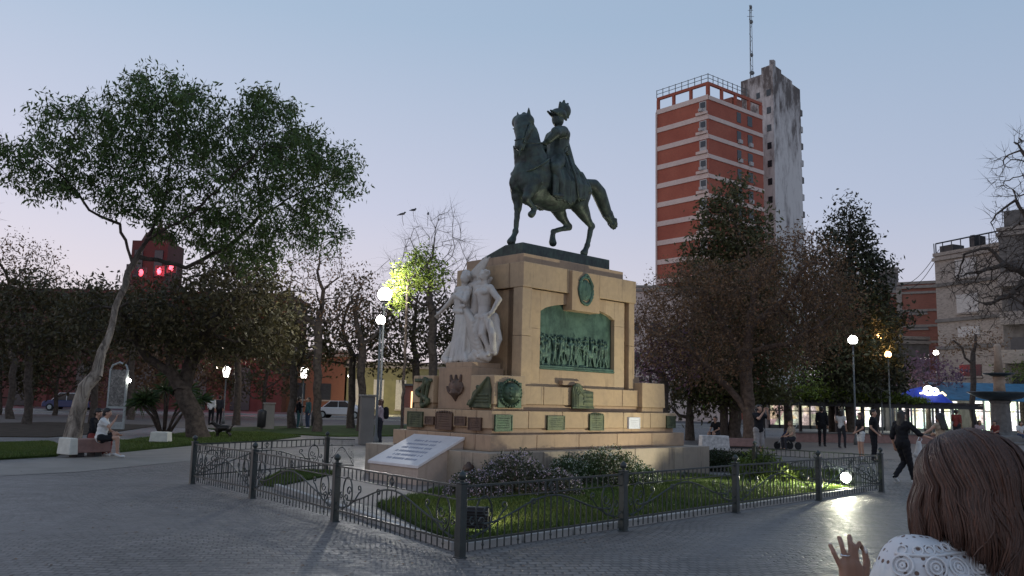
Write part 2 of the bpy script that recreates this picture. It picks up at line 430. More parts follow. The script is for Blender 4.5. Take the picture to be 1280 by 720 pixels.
# emblem tablet
mb = MB(); mb.box(mu(16.60), mu(17.73), mv(14.97), mv(15.35), mz(4.12), mz(5.19)); tb = mb.build('tablet', M['stone'], mon, bevel=.012)
def laurel(mb, cx, cz, y, rx, rz, n=26, sz=.05, thick=.02, seed=1):
    r = random.Random(seed)
    for side in (-1, 1):
        for i in range(n):
            a = -PI / 2 + side * (PI * .93) * (i + .5) / n
            x = cx + rx * math.cos(a) ; z = cz + rz * math.sin(a)
            ta = a + side * (PI / 2 + r.uniform(-.6, .6))
            mb.ell((x + r.uniform(-.01, .01), y, z), (sz, thick, sz * .42), 6, 4, Matrix.Rotation(-ta, 3, 'Y'))
mb = MB(); cx_, cz_ = mu(17.13), mz(4.70)
laurel(mb, cx_, cz_, mv(14.95), .23, .33, 24, .085, .04, 3); mb.ell((cx_, mv(14.97), cz_), (.19, .05, .26), 14, 8)
for i in range(14):
    a = i * 2 * PI / 14; mb.ell((cx_ + .06 * math.cos(a), mv(14.93), cz_ + .33 + .05 * math.sin(a) * .8), (.03, .03, .03), 6, 4)
mb.ell((cx_, mv(14.93), cz_), (.07, .03, .10), 8, 6); mb.tube([(cx_, mv(14.92), cz_ - .15), (cx_, mv(14.92), cz_ + .2)], .018, 6)
mb.blob('emblem', M['verdigris'], mon, .012, 1)
# the battle relief: arched bronze panel with riders and foot soldiers standing out of it
def relief():
    r = random.Random(11); a0, a1 = mu(15.60), mu(18.60); zb, zs, zt = mz(2.52), mz(4.02), mz(4.30); Y = mv(C0 + .19)
    mb = MB(); n = 20; P = [(a0, Y, zb), (a1, Y, zb)]
    for i in range(n + 1):
        t = 1 - i / n; P.append((a0 + (a1 - a0) * t, Y, zs + (zt - zs) * math.sin(PI * t) ** .62 if 0 < t < 1 else zs))
    mb.hull_prism(P, (0, .06, 0))
    back = mb.build('relief_panel', M['verdigris'], mon)
    mb = MB(); mb.box(a0, a1, Y - .10, Y - .003, zb, zb + .10); mb.box(a0, a1, Y - .13, Y - .101, zb + .02, zb + .05); mb.build('relief_ledge', M['verdigris'], mon, bevel=.006)
    mb = MB(); g0 = zb + .10; H_ = zs - g0
    for row, (nf, z0, s, dep) in enumerate(((13, g0 + H_ * .22, .62, .010), (11, g0 + H_ * .10, .78, .02), (9, g0, .95, .035))):
        for i in range(nf):
            x = a0 + .10 + (a1 - a0 - .2) * (i + r.uniform(.1, .9)) / nf
            if .52 < (x - a0) / (a1 - a0) < .66 and row > 0: continue
            h = H_ * .55 * s; y = Y - dep; lean = r.uniform(-.05, .05); zz = z0 + r.uniform(-.02, .05)
            hip = (x + lean * .3, y, zz + h * .5); ch = (x + lean, y - .015, zz + h * .78)
            mb.cap(hip, h * .07, ch, h * .09, 6); mb.ell((x + lean * 1.4, y - .02, zz + h * .96), (h * .055, h * .06, h * .07), 8, 6)
            mb.cap(hip, h * .055, (x - h * .12 + r.uniform(-.03, .03), y, zz), h * .03, 6); mb.cap(hip, h * .055, (x + h * .13 + r.uniform(-.03, .03), y, zz), h * .03, 6)
            ax = r.choice((-1, 1)) * h * r.uniform(.15, .35); mb.cap(ch, h * .04, (x + ax, y - .02, zz + h * r.uniform(.55, 1.05)), h * .025, 6)
            if r.random() < .55: mb.tube([(x + ax, y - .02, zz + h * .3), (x + ax + r.uniform(-.1, .1), y - .02, zz + h * 1.35)], .006, 4)
            if row and r.random() < .4:   # a horse beside him
                hx = x + r.uniform(-.05, .05); s2 = h * .9
                mb.ell((hx, y, zz + s2 * .5), (s2 * .34, .03, s2 * .15), 10, 6); mb.cap((hx - s2 * .28, y - .01, zz + s2 * .55), s2 * .09, (hx - s2 * .42, y - .02, zz + s2 * .85), s2 * .06, 6)
                mb.cap((hx - s2 * .42, y - .02, zz + s2 * .87), s2 * .06, (hx - s2 * .56, y - .02, zz + s2 * .72), s2 * .035, 6)
                for q in (-.26, -.18, .2, .28): mb.cap((hx + s2 * q, y, zz + s2 * .42), s2 * .05, (hx + s2 * (q + r.uniform(-.06, .06)), y, zz), s2 * .025, 6)
    for i in range(9):
        x = a0 + (a1 - a0) * r.uniform(.05, .95); mb.ell((x, Y, g0 + .02), (r.uniform(.08, .2), .05, .04), 8, 5)
    mb.blob('relief_figures', bronze_mat('relief_bronze', (.03, .06, .045), (.11, .19, .145), .5, 9), mon, .011, 1)
relief()
def text_rows(mb, x0, x1, z0, z1, rows, fn, r, h=.35):
    """worn, unreadable lines: short raised strokes in rows; fn maps (x,z) and a lift to a point"""
    for i in range(rows):
        z = z1 - (z1 - z0) * (i + .5) / rows; x = x0 + (x1 - x0) * r.uniform(0, .12); e = x1 - (x1 - x0) * r.uniform(0, .18); hh = (z1 - z0) / rows * h
        while x < e:
            w = r.uniform(.6, 1.3) * hh
            a, b, c, d = (fn(x, z - hh / 2, 0), fn(x + w, z - hh / 2, 0), fn(x + w, z + hh / 2, 0), fn(x, z + hh / 2, 0))
            off = Vector(fn(x, z, 1)) - Vector(fn(x, z, 0)); mb.hull_prism([a, b, c, d], off)
            x += w + hh * r.choice((.3, .3, .3, .9))
# plaques. side 'v': on the long front face; side 'u': on the end face towards the camera's left
def plaque(side, c0, c1, z0, z1, face, mat, style, label=None, seed=0, th=.035):
    r = random.Random(seed + 50); mb = MB()
    a, b = (mu(c0), mu(c1)) if side == 'v' else (mv(c0), mv(c1)); Z0, Z1 = mz(z0), mz(z1)
    F_ = mv(face) if side == 'v' else mu(face)
    def fn(x, z, lift):
        d = F_ - th - lift * .008
        return (x, d, z) if side == 'v' else (d, a + b - x, z)
    def pt(x, z, d): return (x, F_ - d, z) if side == 'v' else (F_ - d, a + b - x, z)
    def slab(xa, xb, za, zc, d0, d1):
        P = [pt(xa, za, d0), pt(xb, za, d0), pt(xb, zc, d0), pt(xa, zc, d0)]
        mb.hull_prism(P, Vector(pt(xa, za, d1)) - Vector(pt(xa, za, d0)))
    w, h = b - a, Z1 - Z0; cx, cz = (a + b) / 2, (Z0 + Z1) / 2
    if style in ('text', 'frame', 'scroll'):
        slab(a, b, Z0, Z1, -.01, th)
        e = .025
        for q in ((a, b, Z0, Z0 + e), (a, b, Z1 - e, Z1), (a, a + e, Z0 + e, Z1 - e), (b - e, b, Z0 + e, Z1 - e)): slab(*q, th, th + .012)
        text_rows(mb, a + .06, b - .05, Z0 + .05, Z1 - .05, max(3, int(h / .06)), fn, r)
        if style == 'scroll':
            for k in range(7): t = (k + .5) / 7; mb.ell(pt(a + w * t, Z1 + .03 * math.sin(PI * t), th / 2), (.04, .03, .03), 8, 6)
        return mb.build('plaque', mat, mon, bevel=.003)
    if style == 'coat':                # wreathed coat of arms on a squared plate
        slab(a, b, Z0, Z1 - h * .15, -.01, th * .5); mb.ell(pt(cx, cz, th * .5), (w * .34, w * .34, h * .36) if side == 'v' else (w * .34, w * .34, h * .36), 14, 10)
        for i in range(26):
            t = 2 * PI * i / 26; mb.ell(pt(cx + w * .44 * math.cos(t), cz + h * .44 * math.sin(t), th), .035, 6, 5)
        for i in range(4): slab(cx - w * .24, cx + w * .24, cz - h * .22 + i * h * .12, cz - h * .17 + i * h * .12, th, w * .3)
    elif style == 'shield':
        mb.ell(pt(cx, cz + h * .02, 0), (.07, w * .46, h * .34), 16, 12); mb.cap(pt(cx, cz - h * .2, .0), w * .26, pt(cx, Z0 + .03, .0), .03, 10)
        for k in (-1, 0, 1): mb.cap(pt(cx + k * w * .27, Z1 - h * .22, .01), .045, pt(cx + k * w * .3, Z1 - .03, .01), .035, 8)
        mb.ell(pt(cx, cz, .05), (.05, w * .25, w * .25), 12, 8)
        for i in range(18):
            t = PI * i / 17 + PI; mb.ell(pt(cx + w * .47 * math.cos(t), cz + h * .30 * math.sin(t) + .02, .03), .028, 6, 5)
    elif style == 'relief':            # slanting winged figure over an inscribed plate
        P = [pt(a + w * .05, Z0, 0), pt(b - w * .02, Z0, 0), pt(b, Z0 + h * .6, 0), pt(b - w * .12, Z1, 0), pt(a + w * .55, Z0 + h * .74, 0), pt(a + w * .2, Z0 + h * .5, 0)]
        mb.hull_prism(P, Vector(pt(a, Z0, th)) - Vector(pt(a, Z0, 0)))
        mb.cap(pt(a + w * .12, Z0 + h * .1, th), .05, pt(a + w * .55, Z0 + h * .62, th), .06, 10); mb.cap(pt(a + w * .55, Z0 + h * .62, th), .06, pt(b - w * .15, Z1 - .02, th), .02, 8)
        mb.ell(pt(a + w * .48, Z0 + h * .66, th * 1.6), .045, 8, 6); mb.cap(pt(a + w * .1, Z0 + h * .2, th), .04, pt(a, Z0 + h * .1, th), .03, 8)
        for k in range(4): slab(a + w * .35, b - w * .08, Z0 + h * (.08 + .1 * k), Z0 + h * (.13 + .1 * k), th, th + .02)
        mb.cap(pt(a + w * .3, Z0 + h * .03, th), .03, pt(b - w * .04, Z0 + h * .03, th), .03, 8)
    elif style == 'garland':
        for i in range(46):
            t = r.random(); mb.ell(pt(cx + w * .42 * math.sin(t * 9) * (1 - t * .35), Z0 + h * t, th * r.uniform(.2, 1.0)), (.05, .06, .06), 7, 5)
        mb.cap(pt(cx - w * .1, Z0 + .02, .01), .04, pt(cx + w * .15, Z1 - .05, .02), .07, 8)
        for i in range(10): mb.cap(pt(a + w * i / 9, Z1 - .02, .02), .03, pt(a + w * (i + .5) / 9, Z1 - .05, .03), .03, 6)
        mb.cap(pt(b - w * .1, Z1 - .05, .02), .05, pt(cx + w * .2, Z0 + h * .2, .02), .04, 8)
    elif style == 'arch':              # kneeling figure beside an open book
        P = [pt(a, Z0, 0), pt(b, Z0, 0), pt(b, Z0 + h * .68, 0), pt(a + w * .5, Z0 + h * .74, 0)] + [pt(a + w * (.25 + .25 * math.cos(t)), Z0 + h * (.7 + .3 * math.sin(t)), 0) for t in np.linspace(.3, PI, 7)]
        mb.hull_prism(P, Vector(pt(a, Z0, th)) - Vector(pt(a, Z0, 0)))
        for k in range(4): mb.tube([pt(a + w * (.06 + .07 * k), Z0 + h * .05, th + .01), pt(a + w * (.05 + .07 * k), Z0 + h * .55, th + .01), pt(a + w * (.12 + .1 * k), Z0 + h * (.88 - .08 * k), th + .01), pt(a + w * (.3 + .1 * k), Z0 + h * (.82 - .13 * k), th + .01)], .014, 6)
        for k in range(3): slab(a + w * .52, b - w * .05, Z0 + h * (.16 + .18 * k), Z0 + h * (.27 + .18 * k), th, th + .016)
        mb.cap(pt(a, Z0 + .02, th), .025, pt(b, Z0 + .02, th), .025, 8)
    o = mb.blob('plaque', mat, mon, .01, 1)
    return o
G_, Bn = M['plaque_green'], M['plaque_brown']
FV, FU = 14.68, 13.54
plaque('v', 13.62, 14.18, .98, 1.37, FV, M['plaque_mix'], 'text', 'green square plaque nearest the front corner', 1)
plaque('v', 15.38, 16.02, 1.0, 1.36, FV, G_, 'text', seed=2)
plaque('v', 16.98, 17.55, .98, 1.38, FV, G_, 'scroll', seed=3)
o = plaque('v', 18.60, 19.10, 1.02, 1.33, FV, simple('white_plaque', (.62, .62, .66), .4, .05), 'text', seed=4); o['label'] = 'small white marble plaque'
plaque('v', 20.36, 20.78, 1.03, 1.38, FV, G_, 'text', seed=5)
plaque('u', 17.23, 17.86, .98, 1.38, FU, G_, 'text', seed=6)
plaque('u', 16.77, 17.13, 1.06, 1.27, FU, Bn, 'text', seed=7)
plaque('u', 16.06, 16.70, .96, 1.36, FU, Bn, 'scroll', seed=8)
plaque('u', 15.56, 15.97, 1.08, 1.30, FU, Bn, 'text', seed=9)
plaque('u', 15.00, 15.46, .98, 1.29, FU, Bn, 'frame', seed=10)
plaque('v', 13.82, 14.60, 1.53, 2.24, 14.80, M['plaque_mix'], 'coat', seed=11, th=.05)
plaque('u', 14.86, 15.66, 1.52, 2.26, 13.70, G_, 'relief', seed=12, th=.05)
plaque('u', 15.98, 16.62, 1.65, 2.32, 13.80, Bn, 'shield', seed=13)
plaque('u', 17.16, 17.80, 1.52, 2.22, 13.70, G_, 'garland', seed=14, th=.05)
plaque('v', 16.55, 17.38, 1.54, 2.20, 14.92, G_, 'arch', seed=15, th=.05)
mb = MB(); mbx(mb, 16.30, 17.15, 14.99, 15.12, 2.14, 2.26); mb.build('ledge_stone', M['stone2'], mon, bevel=.006)
mb = MB(); mbx(mb, 20.36 - .02, 20.80, FV - .003, FV, 1.01, 1.40)
# small tap box low on the left end
mb = MB(); mb.lathe([(.05, -.06), (.10, -.04), (.12, .02), (.10, .09), (.05, .12), (.03, .16)], 12, (mu(12.85) - .08, mv(14.55), .33)); mb.build('valve', M['plaque_brown'], mon, smooth=True)

# inscribed marble slab on its sloping stone desk
sl = thing('inscribed_slab', 'sloping pale marble slab engraved with faint lines, on a stone desk', 'memorial slab', uv(10.44, 13.42), AX)
Lw, Ld, zf, zb_ = 1.70, 1.20, .36, .90
mb = MB(); mb.add([(0.03, .03, -.02), (Ld, .03, -.02), (Ld, .03, zb_ - .03), (0.03, .03, zf - .03), (0.03, Lw - .03, -.02), (Ld, Lw - .03, -.02), (Ld, Lw - .03, zb_ - .03), (0.03, Lw - .03, zf - .03)],
       [(0, 1, 2, 3), (7, 6, 5, 4), (0, 3, 7, 4), (1, 5, 6, 2), (3, 2, 6, 7), (0, 4, 5, 1)]); mb.build('desk', M['slab_side'], sl, bevel=.008)
mb = MB(); e = .03
mb.add([(0, 0, zf - .027), (Ld, 0, zb_ - .027), (Ld, Lw, zb_ - .027), (0, Lw, zf - .027), (0, 0, zf + e), (Ld, 0, zb_ + e), (Ld, Lw, zb_ + e), (0, Lw, zf + e)],
       [(0, 3, 2, 1), (4, 5, 6, 7), (0, 1, 5, 4), (1, 2, 6, 5), (2, 3, 7, 6), (3, 0, 4, 7)]); mb.build('marble_face', M['marble_slab'], sl, bevel=.006)
mb = MB(); r_ = random.Random(5); sc_ = (zb_ - zf) / Ld
def sfn(x, z, lift): return (z, Lw - x, zf + e + z * sc_ + .0012 + lift * .002)
text_rows(mb, .3, Lw - .3, .12, Ld - .2, 6, sfn, r_, .42); mb.build('inscription', M['ink'], sl)

# ------------------------------------------------------------------ iron fence round the garden
M['iron'] = simple('painted_iron', (.028, .036, .034), .42, .25, 14, bump=.15, bdist=.003)
FP = [gp(240, 605), gp(315, 623), gp(418, 652), gp(575, 697), gp(779, 664), gp(920, 641), gp(1024, 626), gp(1102, 615)]
RET = [gp(240, 605), gp(407, 590)]
PL = 3.0
def fence_panel_mesh():
    mb = MB(); L_ = PL - .10; zt, z2, zb = .74, .60, .16
    for z in (zt,): mb.box(.0, L_, -.012, .012, z - .01, z + .012)
    mb.box(.0, L_, -.010, .010, zb - .012, zb + .012)
    def og(x):            # ogee line of the scrolls
        t = abs(x / L_ - .5) * 2
        return .32 + .24 * (.5 + .5 * math.cos(PI * min(1, t * 1.25))) if t < .8 else .32 - .1 * (t - .8) / .2 * 0
    nb = 25
    for i in range(nb):
        x = L_ * (i + .5) / nb
        t = abs(x / L_ - .5) * 2
        mb.box(x - .006, x + .006, -.006, .006, .05, og(x) if t < .72 else .30)
        mb.box(x - .006, x + .006, -.006, .006, z2 if t < .86 else .62, zt - .01)
    mb.box(.0, L_, -.007, .007, z2 - .008, z2 + .004)
    pts = [(L_ * i / 40, 0, og(L_ * i / 40)) for i in range(4, 37)]; mb.tube(pts, .011, 6)
    def spiral(cx, cz, r0, turns, a0, d):
        p = []
        for i in range(18):
            t = i / 17; a = a0 + d * turns * 2 * PI * t; r = r0 * (1 - .8 * t); p.append((cx + r * math.cos(a), 0, cz + r * math.sin(a)))
        mb.tube(p, .009, 5)
    for s in (0, 1):
        X = lambda x: x if s == 0 else L_ - x
        d = 1 if s == 0 else -1
        loop = [(X(.30 + .13 * math.cos(a)), 0, .43 + .19 * math.sin(a)) for a in np.linspace(-.5 * PI - .4, 1.5 * PI - .4, 22)]; mb.tube(loop, .010, 6)
        spiral(X(.34), .44, .07, 1.1, 0, d); spiral(X(.27), .35, .05, 1.0, PI, -d); spiral(X(.62), .50, .055, 1.1, -PI / 2, d); spiral(X(1.13), .50, .05, 1.0, PI, -d)
        mb.tube([(X(.30), 0, .24), (X(.10), 0, .20), (X(.0), 0, .26)], .008, 5); spiral(X(.12), .36, .05, 1, PI / 2, d)
        mb.tube([(X(.62), 0, .45), (X(.5), 0, .33), (X(.34), 0, .26), (X(.12), 0, .18)], .009, 5)
    for cx in (L_ / 2,):
        mb.tube([(cx, 0, zt - .02), (cx + .05, 0, .67), (cx, 0, .60), (cx - .05, 0, .67), (cx, 0, zt - .02)], .008, 5)
        mb.tube([(cx - .10, 0, zt), (cx - .10, 0, .56)], .009, 5); mb.tube([(cx + .10, 0, zt), (cx + .10, 0, .56)], .009, 5)
    for k in range(5): mb.ell((L_ * (k + .5) / 5, 0, .10), (.016, .016, .02), 6, 5)
    return mb
fence = thing('iron_fence', 'low dark wrought iron fence with ball topped posts and scrollwork around the monument lawn', 'fence', FP[3])
panel0 = None
post0 = None
def add_post(p):
    global post0
    if post0 is None:
        mb = MB(); mb.box(-.045, .045, -.045, .045, -.05, .77); mb.box(-.055, .055, -.055, .055, .772, .79); mb.box(-.058, .058, -.058, .058, 0, .012)
        o = mb.build('post', M['iron'], fence, bevel=.006)
        mb = MB(); mb.lathe([(.03, .793), (.02, .805), (.02, .815), (.042, .83), (.05, .855), (.042, .88), (.02, .895), (.008, .91)], 14); mb.build('finial', M['iron'], o, smooth=True); post0 = o
    else: o = dup(post0, fence)
    o.location = p - FP[3]; return o
def add_panel(a, b):
    global panel0
    d = b - a; L_ = d.length
    if panel0 is None: o = fence_panel_mesh().build('panel', M['iron'], fence); panel0 = o
    else: o = dup(panel0, fence)
    o.location = a - FP[3] + d.normalized() * .05; o.rotation_euler = (0, 0, math.atan2(d.y, d.x)); o.scale = ((L_ - .10) / (PL - .10), 1, 1)
for i, p in enumerate(FP):
    o = add_post(p)
    d = FP[min(i + 1, 7)] - FP[max(i - 1, 0)]; o.rotation_euler.z = math.atan2(d.y, d.x) if i != 3 else AX
for i in range(7): add_panel(FP[i], FP[i + 1])
add_post(RET[1]); add_panel(RET[0], RET[1]); END = uv(11.15, 16.6); add_panel(RET[1], END)
RR = [FP[7], FP[7] + EV * 2.9, FP[7] + EV * 4.2]
add_post(RR[1]); add_panel(RR[0], RR[1])

# ------------------------------------------------------------------ garden: lawn, path, kerbs, grass blades
def inset(p, du, dv): return p + EU * du + EV * dv
lawn_front = [inset(FP[3], .36, .36), inset(FP[7], -.2, .36), uv(17.6, 12.0), uv(11.4, 12.15), uv(10.2, 12.6), uv(9.3, 11.9), gp(470, 633)]
sheet('lawn', M['lawn'], lawn_front, .05, .3)
lawn_back = [gp(322, 606), gp(345, 609.5), gp(399, 598), gp(425, 592), gp(392, 589), gp(352, 591)]
sheet('lawn', M['lawn'], lawn_back, .04, .3)
sheet('garden_path', M['pathwarm'], [gp(470, 633), gp(345, 609.5), gp(322, 604), gp(399, 592), uv(12.0, 16.8), uv(12.0, 12.0), uv(10.2, 12.4), uv(9.3, 11.9)], .008)
mb = MB()
def kerb_line(a, b, w=.10, h=.09):
    d = (b - a); n = Vector((-d.y, d.x, 0)).normalized() * w / 2; k = max(1, int(d.length / .9))
    for i in range(k):
        p = a + d * (i / k + .003); q = a + d * ((i + 1) / k - .003)
        mb.prism([tuple((p + n)[:2]), tuple((q + n)[:2]), tuple((q - n)[:2]), tuple((p - n)[:2])], -.1, h)
kerb_line(inset(FP[3], .3, .3), inset(FP[7], -.2, .28)); kerb_line(inset(FP[3], .25, .36), gp(345, 611)); kerb_line(uv(10.9, 12.15), uv(17.6, 12.0), .35, .07)
struct('kerb', mb, M['kerb'], bevel=.01)
def inpoly(x, y, P):
    c = np.zeros(len(x), bool); n = len(P)
    for i in range(n):
        x1, y1 = P[i][0], P[i][1]; x2, y2 = P[(i + 1) % n][0], P[(i + 1) % n][1]
        c ^= ((y1 > y) != (y2 > y)) & (x < (x2 - x1) * (y - y1) / (y2 - y1 + 1e-12) + x1)
    return c
def grass(name, poly, z, n, h, label, seed=1, mat=None, w=.008):
    r = np.random.default_rng(seed); P = [(p[0], p[1]) for p in poly]; xs = [p[0] for p in P]; ys = [p[1] for p in P]
    x = r.uniform(min(xs), max(xs), n * 4); y = r.uniform(min(ys), max(ys), n * 4); k = inpoly(x, y, P); x = x[k][:n]; y = y[k][:n]; q_ = np.sin(x * 2.1 + 1.3 * np.sin(y * 1.7)) + np.sin(y * 3.3 + x) * .6 + r.normal(0, .5, len(x)); k = q_ > -1.7; x = x[k]; y = y[k]; q_ = q_[k]; m = len(x)
    a = r.uniform(0, 2 * PI, m); hh = h * r.uniform(.4, 1.2, m) * (1 + .22 * q_); le = r.uniform(.1, .8, m) * hh; b = r.uniform(0, 2 * PI, m)
    dx, dy = np.cos(a) * w, np.sin(a) * w; Z = np.full(m, z)
    V = np.stack([np.stack([x - dx, y - dy, Z], 1), np.stack([x + dx, y + dy, Z], 1), np.stack([x + np.cos(b) * le, y + np.sin(b) * le, Z + hh], 1)], 1).reshape(-1, 3)
    o = fast_mesh(name, V, np.arange(3 * m).reshape(-1, 3), mat or M['grass']); return tag(o, label, 'grass', kind='stuff')
def leaf_mat(name, c, var=.5, rough=.55, trans=.25):
    t = NT(name); oi = t.node('ShaderNodeNewGeometry'); v = t.coord()
    rn = oi.outputs['Random Per Island']; n = t.noise(v, .9, 3)
    k = t.mix(rn, tuple(x * (1 - var) for x in c), tuple(min(1, x * (1 + var)) for x in c))
    k = t.mix(t.ramp(n, [(.35, 0.0), (.65, .5)]), k, tuple(x * y for x, y in zip(c, (1.3, 1.0, .7))))
    t.base(k); t.set(Roughness=rough); t.p.inputs['Specular IOR Level'].default_value = .3
    if trans:
        tr = t.node('ShaderNodeBsdfTranslucent'); t.l.new(k, tr.inputs['Color']); ms_ = t.node('ShaderNodeMixShader'); ms_.inputs[0].default_value = trans
        t.l.new(t.p.outputs[0], ms_.inputs[1]); t.l.new(tr.outputs[0], ms_.inputs[2]); t.l.new(ms_.outputs[0], t.n['Material Output'].inputs['Surface'])
    return t.m
M['grass'] = leaf_mat('grass_blades', (.072, .115, .026), .5)
grass('grass', lawn_front, .05, 75000, .06, 'short green lawn inside the iron fence in front of the monument', 1)
grass('grass', lawn_back, .04, 9000, .05, 'small wedge of lawn inside the fence left of the marble slab', 2)
# ------------------------------------------------------------------ bronze equestrian statue
PT = mz(5.86)
eq = thing('equestrian_statue', 'dark bronze statue of a plumed officer riding a striding horse on top of the pedestal', 'statue', MON + Vector((0, 0, mz(5.473))), AX)
mb = MB(); pz = PT - mz(5.473)
ua, ub, va, vb, vm = mu(15.42), mu(19.0), mv(15.68), mv(17.3), mv(16.35)
mb.add([(ua, va, .002), (ub, va, .002), (ub, vb, .002), (ua, vb, .002), (ua, va, pz), (ub, va, pz), (ub, vb, pz), (ua + .9, vb, pz), (ua, vb, .10), (ua, vm, pz)],
       [(3, 2, 1, 0), (0, 1, 5, 4), (1, 2, 6, 5), (2, 3, 8, 7, 6), (3, 0, 4, 9, 8), (4, 5, 6, 7, 9), (9, 7, 8)])
mb.build('plinth', M['bronze'], eq, bevel=.02)
mb = MB()
for c, r in (((-1.25, -.12, pz - .05), (.22, .36, .08)), ((-.9, .1, pz - .05), (.5, .5, .07)), ((.6, -.2, pz - .05), (.7, .35, .065))): mb.ell(c, r, 16, 10)
mb.blob('rocky_ground', M['bronze'], eq, .03, 2)
HS = .979; HO = Vector((-.314, -.30, pz))
def hp(u, v, z): return HO + Vector((u, v, z)) * HS
mb = MB()
def C(a, ra, b, rb, n=14): mb.cap(hp(*a), ra, hp(*b), rb, n)
def E(c, r, rot=None): mb.ell(hp(*c), r, 18, 12, rot)
RY = lambda a: Matrix.Rotation(math.radians(a), 3, 'Y')
# barrel, croup, chest
E((-.55, 0, 1.70), (.64, .45, .62), RY(-8)); E((.05, 0, 1.62), (.84, .48, .60)); E((.72, 0, 1.72), (.54, .44, .52)); E((-.85, 0, 1.68), (.36, .36, .42)); E((-.30, 0, 2.02), (.45, .24, .26))
E((.95, .0, 1.62), (.32, .36, .40)); C((.3, 0, 1.98), .28, (.95, 0, 1.86), .27)
E((-.98, .15, 1.55), (.22, .2, .30)); E((-.98, -.15, 1.55), (.22, .2, .30))
# neck, arched; head tucked in and turned a little to its left
C((-.62, 0, 1.95), .46, (-.80, 0, 2.38), .36); C((-.80, 0, 2.38), .36, (-.84, 0, 2.78), .27); C((-.84, 0, 2.78), .27, (-.96, -.02, 3.04), .20)
C((-.50, 0, 2.30), .2, (-.66, 0, 2.78), .13); C((-.66, 0, 2.78), .13, (-.82, 0, 3.1), .10)
C((-1.00, -.12, 3.04), .19, (-1.02, .10, 3.06), .19); C((-1.06, -.06, 2.98), .22, (-1.16, -.13, 2.74), .19); C((-1.18, -.14, 2.74), .165, (-1.32, -.24, 2.44), .105); C((-1.32, -.24, 2.44), .105, (-1.36, -.27, 2.28), .10)
C((-1.02, -.14, 2.84), .17, (-1.14, -.20, 2.62), .11); C((-1.18, -.22, 2.50), .07, (-1.28, -.26, 2.28), .07)
for s in (-1, 1):
    C((-1.0, -.02 + s * .17, 3.16), .06, (-1.04, -.03 + s * .20, 3.34), .02)          # ears
    E((-1.20, -.12 + s * .15, 2.84), (.055, .04, .055)); E((-1.43, -.27 + s * .06, 2.30), (.03, .025, .035))
for i in range(9):                         # mane falling on the near side
    t = i / 8; C((-.52 - .42 * t, -.06, 2.35 + .82 * t), .07, (-.60 - .34 * t, -.20 - .02 * (i % 2), 2.12 + .78 * t), .035, 8)
C((-1.03, -.06, 3.22), .06, (-1.22, -.09, 3.0), .03)
# forelegs: far one straight under the chest, near one lifted and folded
C((-.88, .20, 1.55), .25, (-.93, .20, 1.22), .16); C((-.93, .20, 1.22), .15, (-.94, .17, .95), .095); E((-.95, .17, .93), (.10, .095, .11))
C((-.95, .17, .90), .075, (-1.0, .16, .42), .062); E((-1.01, .16, .36), (.08, .08, .08)); C((-1.01, .16, .34), .065, (-1.10, .16, .17), .07); C((-1.10, .16, .15), .085, (-1.15, .16, .07), .105)
C((-.86, -.22, 1.52), .24, (-1.0, -.26, 1.26), .145); C((-1.0, -.26, 1.26), .135, (-1.10, -.27, 1.10), .10); E((-1.11, -.27, 1.08), (.10, .09, .11))
C((-1.09, -.27, 1.05), .075, (-.86, -.28, .88), .06); E((-.84, -.28, .87), (.075, .075, .075)); C((-.83, -.28, .86), .06, (-.88, -.28, .76), .07); C((-.88, -.28, .76), .08, (-.93, -.28, .72), .09)
# hind legs: near one planted behind, far one swung forward
C((.85, -.20, 1.62), .33, (.80, -.24, 1.30), .25); C((.80, -.24, 1.30), .24, (1.12, -.22, .98), .13); C((1.12, -.22, .98), .12, (1.34, -.20, .82), .085); E((1.36, -.20, .82), (.10, .085, .11))
C((1.34, -.20, .78), .075, (1.22, -.20, .34), .062); E((1.21, -.20, .30), (.08, .08, .08)); C((1.21, -.20, .28), .065, (1.12, -.20, .14), .07); C((1.12, -.20, .12), .085, (1.07, -.20, .06), .10)
C((.70, .20, 1.62), .31, (.40, .20, 1.32), .25); C((.40, .20, 1.32), .24, (.62, .19, 1.02), .15); C((.62, .19, 1.02), .13, (.86, .17, .80), .085); E((.90, .17, .77), (.10, .085, .10))
C((.86, .17, .74), .075, (.36, .16, .58), .06); E((.31, .16, .55), (.08, .08, .08)); C((.30, .16, .53), .062, (.28, .16, .38), .07); C((.28, .16, .36), .08, (.30, .16, .26), .10)
C((.05, 0, 1.25), .1, (.5, 0, 1.35), .12)
horse = mb.blob('horse', M['bronze'], eq, .026, 2, wrinkle=lambda co, no: .006 * np.sin(co[:, 0] * 17 + 3 * np.sin(co[:, 2] * 9)) * np.sin(co[:, 2] * 13 + co[:, 1] * 7))
mb = MB(); tl = [(1.22, 0, 1.84), (1.42, 0, 1.98), (1.66, 0, 1.98), (1.88, 0, 1.82), (2.05, 0, 1.56), (2.22, 0, 1.30), (2.42, 0, 1.12), (2.52, 0, 1.0)]; tr = [.09, .13, .17, .19, .17, .14, .10, .05]
for i in range(7): C(tl[i], tr[i], tl[i + 1], tr[i + 1])
for k in range(9):
    a = k * .7; o_ = Vector((.10 * math.cos(a), .12 * math.sin(a), .10 * math.sin(a * 1.3)))
    for i in range(2, 7): mb.cap(hp(*tl[i]) + o_, .035, hp(*tl[i + 1]) + o_ * (.9 - .1 * i * .3), .025, 6)
mb.blob('tail', M['bronze'], horse, .022, 1)
